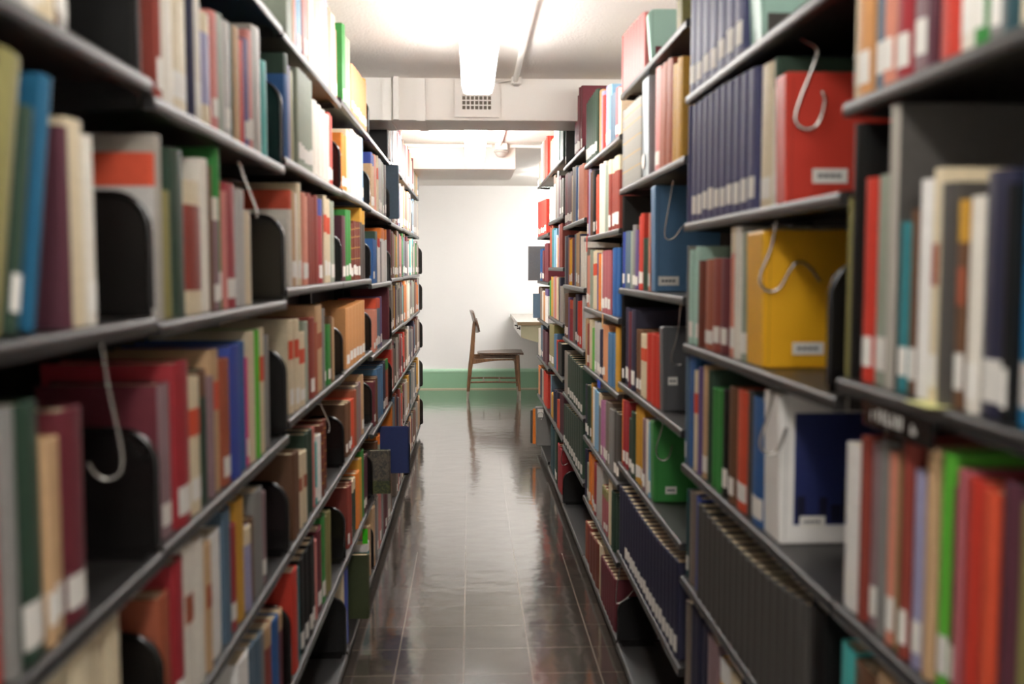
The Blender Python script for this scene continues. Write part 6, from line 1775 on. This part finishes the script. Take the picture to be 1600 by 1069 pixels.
for b, l, y0, y1, h, col in BOXES:
    z = LV[b][l-1]+.0012; t = y1-y0; dp = .175; rec = -.036 if b == 'R6' else .010
    o = empty('book_box', (XR+rec, (y0+y1)/2, z)); tag(o, BOXLAB[(b, l)], 'box')
    r = .018 if col == 'mint' else .006
    m = MB(); poly = []
    for cx, cz, a0 in ((r, h-r, PI/2), (r, r*.4, PI), (dp-r, r*.4, 1.5*PI), (dp-r, h-r, 0)):
        rr = r if cz > h/2 else r*.4
        for i in range(5):
            a = a0+PI/2*i/4; poly.append((cx+(rr if True else 0)*math.cos(a), cz+rr*math.sin(a)))
    m.prism(poly, -t/2, t/2, 1, PAL[col]); m.build('case', M_BOX, o, bevel=.002)
    yf = -t/2
    # a shallow opening seam along the front edge
    m = MB(); m.box((.012, yf-.0006, .006), (.0135, yf, h-.008), tuple(c*.6 for c in PAL[col])); m.build('hinge_seam', M_BOX, o)
    def label(x0, x1, z0, z1):
        q = MB(); q.box((x0, yf-.0013, z0), (x1, yf, z1)); s = q.build('box_label', M_LABEL, o)
        s['label'] = 'white paper label'
        q = MB(); n = 4; w = (x1-x0)*.7/n
        for i in range(n): q.box((x0+(x1-x0)*.15+i*w, yf-.0016, z0+(z1-z0)*.36), (x0+(x1-x0)*.15+i*w+w*.8, yf-.0013, z0+(z1-z0)*.64))
        q.build('print', M_INK, s)
    k = (b, l)
    if k == ('R1',6): label(.045, .099, .030, .052)
    if k == ('R1',5): label(.052, .104, .022, .042)
    if k == ('R2',5): label(.012, .066, .016, .040)
    if k == ('R2',4): label(.016, .040, .066, .086)
    if k == ('R2',3): label(.034, .064, .022, .042)
    if k == ('R1',4):
        q = MB(); q.box((.026, yf-.0007, .03), (.165, yf, h-.03), rgb(40,48,96)); s = q.build('picture_panel', M_BOX, o); s['label'] = 'dark blue picture panel'
        q = MB()
        for i in range(7):
            w = .009+random.random()*.012; x0 = .03+i*.018; q.box((x0, yf-.0009, .034), (min(x0+w, .163), yf-.0007, .04+random.random()*.045), rgb(26,26,48))
        q.build('picture_shapes', M_BOX, s)
        label(.036, .076, .026, .044)
    if k == ('R2',7):
        q = MB(); q.box((.020, yf-.0008, 0.004), (.070, yf, .052), PAL['maroon']); q.build('patch', M_BOX, o)
    if k == ('R1',7):
        q = MB(); q.box((.020, yf-.0008, 0.004), (.060, yf, .052), PAL['charcoal']); q.build('patch', M_BOX, o)
    if k == ('R2',6):
        q = MB(); q.tube([(-.0012, t*.2, .045), (.0004, t*.2, .045)], .02, 20, LABEL); q.build('round_label', M_SLIP, o)
    if b == 'R6':
        q = MB(); q.box((.01, yf-.0006, .19), (.05, yf, .245), LABEL); q.build('box_label', M_SLIP, o)
        q = MB(); q.tube([(.03+.02*math.cos(a*.4), yf-.003, .2+.026*math.sin(a*.4)) for a in range(17)], .0016, 6); q.build('ring_pull', M_WIRE, o)

# ------------------------------------------------------------------ bookends
ENDS = """L0|3|1.251|0.1816|black metal bookend with rounded top, third shelf, nearest left bay
L0|4|1.251|0.1552|black metal bookend with rounded top, fourth shelf, nearest left bay
L0|5|1.251|0.1499|black metal bookend with rounded top, fifth shelf, nearest left bay
L1|2|2.124|0.1805|black metal bookend with rounded top, second shelf, second left bay
L1|3|2.124|0.1508|black metal bookend with rounded top, third shelf, second left bay
L1|4|2.124|0.1785|black metal bookend with rounded top, fourth shelf, second left bay
L1|5|2.124|0.1737|black metal bookend with rounded top, fifth shelf, second left bay
L1|6|2.124|0.1686|black metal bookend with rounded top, sixth shelf, second left bay
L2|1|3.065|0.1815|black metal bookend with rounded top, base shelf, third left bay
L2|2|3.065|0.1657|black metal bookend with rounded top, second shelf, third left bay
L2|3|3.065|0.151|black metal bookend with rounded top, third shelf, third left bay
L2|4|3.065|0.1448|black metal bookend with rounded top, fourth shelf, third left bay
L2|5|3.065|0.1425|black metal bookend with rounded top, fifth shelf, third left bay
L2|6|3.065|0.1464|black metal bookend with rounded top, sixth shelf, third left bay
L3|1|3.941|0.1791|black metal bookend with rounded top, base shelf, fourth left bay
L3|2|3.941|0.1712|black metal bookend with rounded top, second shelf, fourth left bay
L3|3|3.941|0.1586|black metal bookend with rounded top, third shelf, fourth left bay
L3|4|3.941|0.15|black metal bookend with rounded top, fourth shelf, fourth left bay
L3|5|3.941|0.1416|black metal bookend with rounded top, fifth shelf, fourth left bay
L3|6|3.941|0.1348|black metal bookend with rounded top, sixth shelf, fourth left bay
L3|7|3.941|0.1348|black metal bookend with rounded top, top shelf, fourth left bay
L4|2|4.936|0.09|black metal bookend with rounded top, second shelf, fifth left bay
L4|3|4.936|0.2|black metal bookend with rounded top, third shelf, fifth left bay
L4|4|4.936|0.1741|black metal bookend with rounded top, fourth shelf, fifth left bay
L4|5|4.936|0.1516|black metal bookend with rounded top, fifth shelf, fifth left bay
L4|6|4.892|0.1549|black metal bookend with rounded top, sixth shelf, fifth left bay
L5|1|5.779|0.2|black metal bookend with rounded top, base shelf, sixth left bay
L5|2|5.779|0.19|black metal bookend with rounded top, second shelf, sixth left bay
L5|3|5.779|0.1306|black metal bookend with rounded top, third shelf, sixth left bay
L5|5|5.779|0.1037|black metal bookend with rounded top, fifth shelf, sixth left bay
L6|5|6.744|0.1853|black metal bookend with rounded top, fifth shelf, seventh left bay
L6|6|6.744|0.1621|black metal bookend with rounded top, sixth shelf, seventh left bay
L7|1|7.649|0.2|black metal bookend with rounded top, base shelf, eighth left bay
L7|2|7.649|0.2|black metal bookend with rounded top, second shelf, eighth left bay
L7|3|7.649|0.2|black metal bookend with rounded top, third shelf, eighth left bay
L7|4|7.649|0.2|black metal bookend with rounded top, fourth shelf, eighth left bay
L7|5|7.649|0.1987|black metal bookend with rounded top, fifth shelf, eighth left bay
R1|5|1.3083|0.1718|black metal bookend with rounded top, fifth shelf, second right bay
R2|1|3.164|0.1487|black metal bookend with rounded top, base shelf, third right bay
R4|1|5.082|0.1621|black metal bookend with rounded top, base shelf, fifth right bay"""
W_, proto = .125, {}
for line in ENDS.splitlines():
    b, l, Y, h, lab = line.split('|'); l = int(l); Y = float(Y); h = float(h)
    side = -1 if b[0] == 'L' else 1; xs = XL if side < 0 else XR
    z = LV[b][l-1]+.0006
    stick = .03 if (b == 'L5' and l == 1) else (.016 if b == 'L7' else -.006)
    r = .045
    poly = [(0, 0), (W_, 0), (W_, h-r)]
    poly += [(W_-r+r*math.cos(a*PI/16), h-r+r*math.sin(a*PI/16)) for a in range(1, 9)]
    poly += [(r+r*math.cos(PI/2+a*PI/16), h-r+r*math.sin(PI/2+a*PI/16)) for a in range(0, 8)] + [(0, h-r)]
    poly = [(side*p[0], p[1]) for p in poly]
    m = MB(); m.prism(poly, -.0012, .0012, 1)
    o = empty('bookend', (side*(xs-stick), Y, z)); tag(o, lab, 'bookend', 'black metal bookends')
    m.build('plate', M_BOOKEND, o, smooth=30)
    # rolled rim that catches the lamp light
    rim = [(side*.0, -.001, .01), (0, -.001, h-r)]+[(side*(r-r*math.cos(a*PI/20)), -.001, h-r+r*math.sin(a*PI/20)) for a in range(1, 11)]+[(side*(W_-r+r*math.sin(a*PI/20)), -.001, h-r+r*math.cos(a*PI/20)) for a in range(0, 11)]+[(side*W_, -.001, .01)]
    m = MB(); m.tube(rim, .0042, 10); m.build('rolled_rim', M_BOOKEND, o, smooth=60)
    m = MB(); m.box((side*.01, -.03, 0), (side*(W_-.01), 0, .0008)); m.build('foot_plate', M_BOOKEND, o)

# ------------------------------------------------------------------ wires, slips, label holder
def smooth_path(p, it=2):
    for _ in range(it):
        q = [p[0]]
        for a, b in zip(p, p[1:]):
            q += [tuple(.75*u+.25*v for u, v in zip(a, b)), tuple(.25*u+.75*v for u, v in zip(a, b))]
        p = q+[p[-1]]
    return p
WIRES = [(1.185, [(-0.4279, 1.1795), (-0.4236, 1.1251), (-0.4096, 1.0499), (-0.4089, 1.0235), (-0.4173, 1.0137), (-0.4306, 1.0123), (-0.4392, 1.0214), (-0.4447, 1.0336)], 'curved wire book support hanging below the shelf edge of the nearest left bay'),
(1.525, [(0.4966, 1.6025), (0.526, 1.5896), (0.5206, 1.5697), (0.4892, 1.4908), (0.4934, 1.4737), (0.5093, 1.4662), (0.5247, 1.4739), (0.5337, 1.5082), (0.5285, 1.5224)], 'shiny wire book support hanging in front of the red box'),
(1.625, [(0.4944, 1.3353), (0.49, 1.2941), (0.4699, 1.2476), (0.4712, 1.231), (0.4883, 1.2185), (0.5039, 1.2268), (0.52, 1.2631), (0.5325, 1.2704), (0.5474, 1.2631), (0.5669, 1.2372)], 'wavy wire book support hanging in front of the yellow box'),
(2.6, [(0.5213, 1.483), (0.5121, 1.4209), (0.4997, 1.3456), (0.5065, 1.3308), (0.5231, 1.3324), (0.5395, 1.3555), (0.5477, 1.367)], 'wire book support hanging in front of the tall blue box'),
(2.59, [(0.5014, 0.8747), (0.4968, 0.8327), (0.4821, 0.7907), (0.4858, 0.7653), (0.5027, 0.7534), (0.5177, 0.7668), (0.5241, 0.7988)], 'wire book support hanging in front of the green box'),
(1.52, [(0.4626, 1.0704), (0.4601, 1.0428), (0.4442, 0.9933), (0.4464, 0.9784), (0.4615, 0.9713), (0.4733, 0.9802), (0.4836, 1.0149)], 'wire book support hanging in front of the white box with navy panel'),
(2.48, [(0.52, 1.1732), (0.5146, 1.0907), (0.4961, 1.0351), (0.5043, 1.0159), (0.5251, 1.019)], 'wire book support hanging in front of the dark grey box'),
(2.7, [(-0.4075, 0.9174), (-0.4027, 0.895), (-0.3846, 0.8552), (-0.3781, 0.8327), (-0.3816, 0.8188)], 'thin wire book support above the empty end of a shelf, third left bay'),
(1.8, [(-0.4045, 1.4449), (-0.3909, 1.4029), (-0.3729, 1.3562), (-0.3753, 1.3495)], 'thin wire book support under the sixth shelf, second left bay'),
(5.16, [(0.4803, 0.3486), (0.464, 0.2616), (0.4774, 0.2313), (0.5039, 0.2479)], 'tiny wire book support beside the crimson book, base shelf, sixth right bay'),
(3.15, [(0.4771, 0.3161), (0.4693, 0.2661), (0.4616, 0.193), (0.4679, 0.1804), (0.4986, 0.203), (0.519, 0.23)], 'thin wire book support above the empty base shelf, third right bay')]
for Y, pts, lab in WIRES:
    p = smooth_path([(x, 0, z) for x, z in pts])
    x0, _, z0 = p[0]
    m = MB(); m.tube([(x-x0, .006*math.sin(i*.15), zz-z0) for i, (x, _, zz) in enumerate(p)], .0026 if Y < 2 else .002, 8)
    o = m.build('wire_book_support', M_WIRE, loc=(x0, Y, z0), smooth=60); tag(o, lab, 'wire book support', 'wire book supports')

def slip(name, a, b, col, lab, cat='paper slip'):
    c = tuple((u+v)/2 for u, v in zip(a, b))
    m = MB(); m.box(tuple(u-w for u, w in zip(a, c)), tuple(u-w for u, w in zip(b, c)), col)
    o = m.build(name, M_SLIP, loc=c); tag(o, lab, cat); return o
slip('paper_slip', (XR-.012, .98, LV['R0'][4]+.0006), (XR+.02, 1.035, LV['R0'][4]+.0011), rgb(222,220,150), 'pale yellow paper slip poking over the fifth shelf edge, nearest right bay')
slip('paper_slip', (XR-.004, 3.58, LV['R3'][3]-.03), (XR-.0025, 3.66, LV['R3'][3]-.004), rgb(50,80,190), 'small blue tag on the fourth shelf edge, fourth right bay', 'tag')
slip('ribbon_bookmark', (XR-.003, 4.02, LV['R3'][5]-.062), (XR-.001, 4.045, LV['R3'][5]-.001), rgb(220,80,70), 'red ribbon bookmark hanging over the sixth shelf edge, fourth right bay', 'bookmark')
slip('ribbon_bookmark', (XR-.003, 3.52, LV['R3'][4]-.05), (XR-.001, 3.545, LV['R3'][4]-.001), rgb(196,150,100), 'tan ribbon bookmark hanging over the fifth shelf edge, fourth right bay', 'bookmark')
slip('paper_bookmark', (-.412, 3.785, .215), (-.392, 3.787, .272), rgb(70,200,30), 'bright green paper bookmark standing up from a base shelf book, fourth left bay', 'bookmark')
hd = empty('label_holder', (-.002, 1.06-BAY['R0'].location.y, LV['R0'][4]-.044)); hd.parent = BAY['R0']; hd['label'] = 'black label holder with small white lettering'
m = MB(); m.box((-.002, -.075, 0), (.001, .105, .030)); m.build('holder_plate', M_BOOKEND, hd)
halves = [MB(), MB()]
for i, (y, w, hh) in enumerate(((.076,.002,.010),(.058,.003,.014),(.047,.002,.014),(.036,.003,.014),(.027,.007,.003),(.018,.003,.014),(.008,.002,.014),(-.002,.004,.014),(-.030,.003,.010),(-.036,.003,.006))):
    halves[0 if y > -.01 else 1].box((-.0026, y, .009), (-.002, y+w, .009+hh), LABEL)
for m in halves: m.build('lettering', M_SLIP, hd)

# ------------------------------------------------------------------ chair
ch = empty('wooden_chair', (.22, 9.73, 0)); tag(ch, 'brown wooden chair with curved back drawn up to the wall desk', 'chair')
def limb(mb, pts, secs):
    # rectangular-rounded section swept up a bent line: (half depth, half width)
    vs = []; fs = []; n = 12
    for (x, y, z), (a, b) in zip(pts, secs):
        for k in range(n):
            t = 2*PI*k/n; c, s = math.cos(t), math.sin(t)
            vs.append((x+a*math.copysign(abs(c)**.6, c), y+b*math.copysign(abs(s)**.6, s), z))
    for i in range(len(pts)-1):
        for k in range(n): fs.append((i*n+k, i*n+(k+1) % n, (i+1)*n+(k+1) % n, (i+1)*n+k))
    fs.append(tuple(range(n))[::-1]); fs.append(tuple((len(pts)-1)*n+k for k in range(n)))
    mb.mesh(vs, fs, (1, 1, 1))
HW = .19
for s in (-1, 1):
    yb, yt = s*(HW+.012), s*(HW-.02)
    m = MB(); limb(m, [(-.245, yb, .085), (-.225, s*HW, .3), (-.205, s*HW, .45), (-.195, s*(HW-.008), .6), (-.185, yt, .74), (-.182, yt, .76)],
                   [(.014, .013), (.019, .016), (.021, .017), (.018, .016), (.013, .013), (.008, .009)])
    lg = m.build('rear_leg', M_WOOD, ch, smooth=50)
    m = MB(); limb(m, [(-.252, s*(HW+.016), 0), (-.245, yb, .085), (-.2445, yb, .088)], [(.009, .009), (.0148, .0138), (.0148, .0138)]); f = m.build('ferrule', M_FERRULE, lg, smooth=50); f['label'] = 'metal tip of the leg'
    m = MB(); limb(m, [(.243, s*(HW+.008), .085), (.232, s*HW, .25), (.222, s*(HW-.006), .43)], [(.013, .013), (.017, .016), (.021, .018)])
    lg = m.build('front_leg', M_WOOD, ch, smooth=50)
    m = MB(); limb(m, [(.248, s*(HW+.012), 0), (.243, s*(HW+.008), .085), (.2428, s*(HW+.008), .088)], [(.0085, .0085), (.0138, .0138), (.0138, .0138)]); f = m.build('ferrule', M_FERRULE, lg, smooth=50); f['label'] = 'metal tip of the leg'
    # side rail under the seat, arched on its lower edge
    m = MB(); n = 12; up = [(-.2+.42*i/n, .395) for i in range(n+1)]; lo = [(-.2+.42*i/n, .345+.034*math.sin(min(1, i/n*1.5)*PI/2)) for i in range(n+1)]
    m.prism(up+lo[::-1], s*(HW-.012)-.010, s*(HW-.012)+.010, 1); m.build('side_rail', M_WOOD, ch, bevel=.003)
    m = MB(); m.tube([(-.225, s*HW, .172), (-.12, s*(HW-.004), .174), (0, s*(HW-.006), .174), (.12, s*(HW-.004), .172), (.23, s*HW, .170)], .0085, 10); m.build('stretcher', M_WOOD, ch, smooth=60)
for xx in (-.095, .06):
    m = MB(); m.tube([(xx, -HW+.006, .174), (xx, HW-.006, .174)], .006, 8); m.build('cross_stretcher', M_WOOD, ch, smooth=60)
for xx in (-.19, .205):
    m = MB(); m.box((xx-.011, -HW+.02, .352), (xx+.011, HW-.02, .397)); m.build('end_rail', M_WOOD, ch, bevel=.003)
m = MB(); m.box((-.13, -.15, .397), (.23, .15, .428)); m.build('seat_frame', M_SEAT, ch, bevel=.006)
# moulded seat: rounded towards the back, square towards the front, slightly dished
def seat_mesh():
    mb = MB(); nu, nv = 22, 18
    def P(u, v, top):
        # u 0..1 back to front, v -1..1 side to side
        w = .155+.06*min(1, u*1.5)-.0*u
        rnd = (1-(1-min(1, u/.28))**2)**.5 if u < .28 else 1
        y = v*w*(.42+.58*rnd); x = -.155+.435*u
        dish = -.010*(1-v*v)*math.sin(PI*min(1, u*1.05))
        z = .447+.008*u+dish-.012*max(0, u-.9)*10*.3
        return (x, y, z if top else z-.017)
    vs = [P(i/nu, -1+2*j/nv, True) for i in range(nu+1) for j in range(nv+1)]+[P(i/nu, -1+2*j/nv, False) for i in range(nu+1) for j in range(nv+1)]
    k = lambda i, j, b: b*(nu+1)*(nv+1)+i*(nv+1)+j
    fs = []
    for i in range(nu):
        for j in range(nv):
            fs.append((k(i,j,0), k(i+1,j,0), k(i+1,j+1,0), k(i,j+1,0))); fs.append((k(i,j,1), k(i,j+1,1), k(i+1,j+1,1), k(i+1,j,1)))
    for i in range(nu):
        fs.append((k(i,0,0), k(i,0,1), k(i+1,0,1), k(i+1,0,0))); fs.append((k(i,nv,0), k(i+1,nv,0), k(i+1,nv,1), k(i,nv,1)))
    for j in range(nv):
        fs.append((k(0,j,0), k(0,j+1,0), k(0,j+1,1), k(0,j,1))); fs.append((k(nu,j,0), k(nu,j,1), k(nu,j+1,1), k(nu,j+1,0)))
    mb.mesh(vs, fs, (1, 1, 1)); return mb
seat_mesh().build('seat', M_SEAT, ch, smooth=50)
m = MB(); m.box((-.2, -.012, .402), (-.1, .012, .425)); m.build('seat_tongue', M_WOOD, ch, bevel=.003)
def back_mesh():
    mb = MB(); nu, nv = 10, 20
    def P(u, v, f):
        # u 0..1 bottom to top, v -1..1 across
        hw = .205*(1-.10*(2*u-1)**4); y = v*hw
        x = -.172-.058*u+.028*v*v
        z = .635+.215*u-.02*abs(v)**3*(1 if u > .5 else -1)
        return (x+(0 if f else .015), y, z)
    n1 = (nu+1)*(nv+1)
    vs = [P(i/nu, -1+2*j/nv, True) for i in range(nu+1) for j in range(nv+1)]+[P(i/nu, -1+2*j/nv, False) for i in range(nu+1) for j in range(nv+1)]
    k = lambda i, j, b: b*n1+i*(nv+1)+j
    fs = []
    for i in range(nu):
        for j in range(nv):
            fs.append((k(i,j,0), k(i,j+1,0), k(i+1,j+1,0), k(i+1,j,0))[::-1]); fs.append((k(i,j,1), k(i,j+1,1), k(i+1,j+1,1), k(i+1,j,1)))
    for i in range(nu):
        fs.append((k(i,0,0), k(i,0,1), k(i+1,0,1), k(i+1,0,0))[::-1]); fs.append((k(i,nv,0), k(i+1,nv,0), k(i+1,nv,1), k(i,nv,1))[::-1])
    for j in range(nv):
        fs.append((k(0,j,0), k(0,j+1,0), k(0,j+1,1), k(0,j,1))); fs.append((k(nu,j,0), k(nu,j,1), k(nu,j+1,1), k(nu,j+1,0)))
    mb.mesh(vs, fs, (1, 1, 1)); return mb
back_mesh().build('backrest', M_SEAT, ch, smooth=60)

# ------------------------------------------------------------------ wall desk
dk = empty('wall_desk', (.41, 8.86, 0)); tag(dk, 'grey topped wall desk on beige apron behind the shelving, facing the wooden chair', 'desk')
DL, DW, DZ = WY1-.03-8.86, .85, .783
m = MB(); m.box((0, .004, DZ-.03), (DW, DL, DZ)); m.build('desk_top', M_DESKTOP, dk, bevel=.003)
m = MB(); m.box((.002, -.003, DZ-.031), (DW, .004, DZ-.001)); e = m.build('edge_band', M_EDGE, dk); e['label'] = 'tan front edge'
m = MB(); m.prism([(.035, DZ-.031), (DW-.02, DZ-.031), (DW-.02, DZ-.2), (.24, DZ-.2), (.035, DZ-.14)], .03, .05, 1); m.build('front_apron', M_APRON, dk)
m = MB(); m.prism([(.05, DZ-.031), (DL-.02, DZ-.031), (DL-.02, DZ-.14), (.05, DZ-.14)], .035, .055, 0); m.build('side_apron', M_WHITE, dk)
for yy, zz in ((.16, DZ-.06), (.62, DZ-.06)):
    m = MB(); m.box((.005, yy, zz-.012), (.035, yy+.05, zz-.002)); m.box((.026, yy+.012, zz-.022), (.035, yy+.038, zz+.008)); m.build('clip', M_BOOKEND, dk)
m = MB(); m.box((DW-.06, .06, 0), (DW-.02, DL-.02, DZ-.031)); m.build('end_panel', M_APRON, dk)

# ------------------------------------------------------------------ light, camera, view
w = bpy.data.worlds.new('room_air'); bpy.context.scene.world = w; w.use_nodes = True
w.node_tree.nodes['Background'].inputs[0].default_value = (1, .95, .9, 1); w.node_tree.nodes['Background'].inputs[1].default_value = .0

cam = bpy.data.cameras.new('camera'); co = bpy.data.objects.new('camera', cam); C.objects.link(co)
cam.sensor_width = 36; cam.lens = 1579/1600*36
co.location = (0, 0, 1.26); co.rotation_euler = (math.radians(90-4.2197), 0, math.radians(-2.3509))
cam.dof.use_dof = True; cam.dof.focus_distance = 7.2; cam.dof.aperture_fstop = 3.0
cam.clip_start = .02
sc = bpy.context.scene; sc.camera = co
sc.view_settings.view_transform = 'Standard'; sc.view_settings.look = 'None'; sc.view_settings.gamma = 1; sc.view_settings.use_curve_mapping = False
sc.view_settings.exposure = 0.25
sc.cycles.max_bounces = 10; sc.cycles.diffuse_bounces = 6
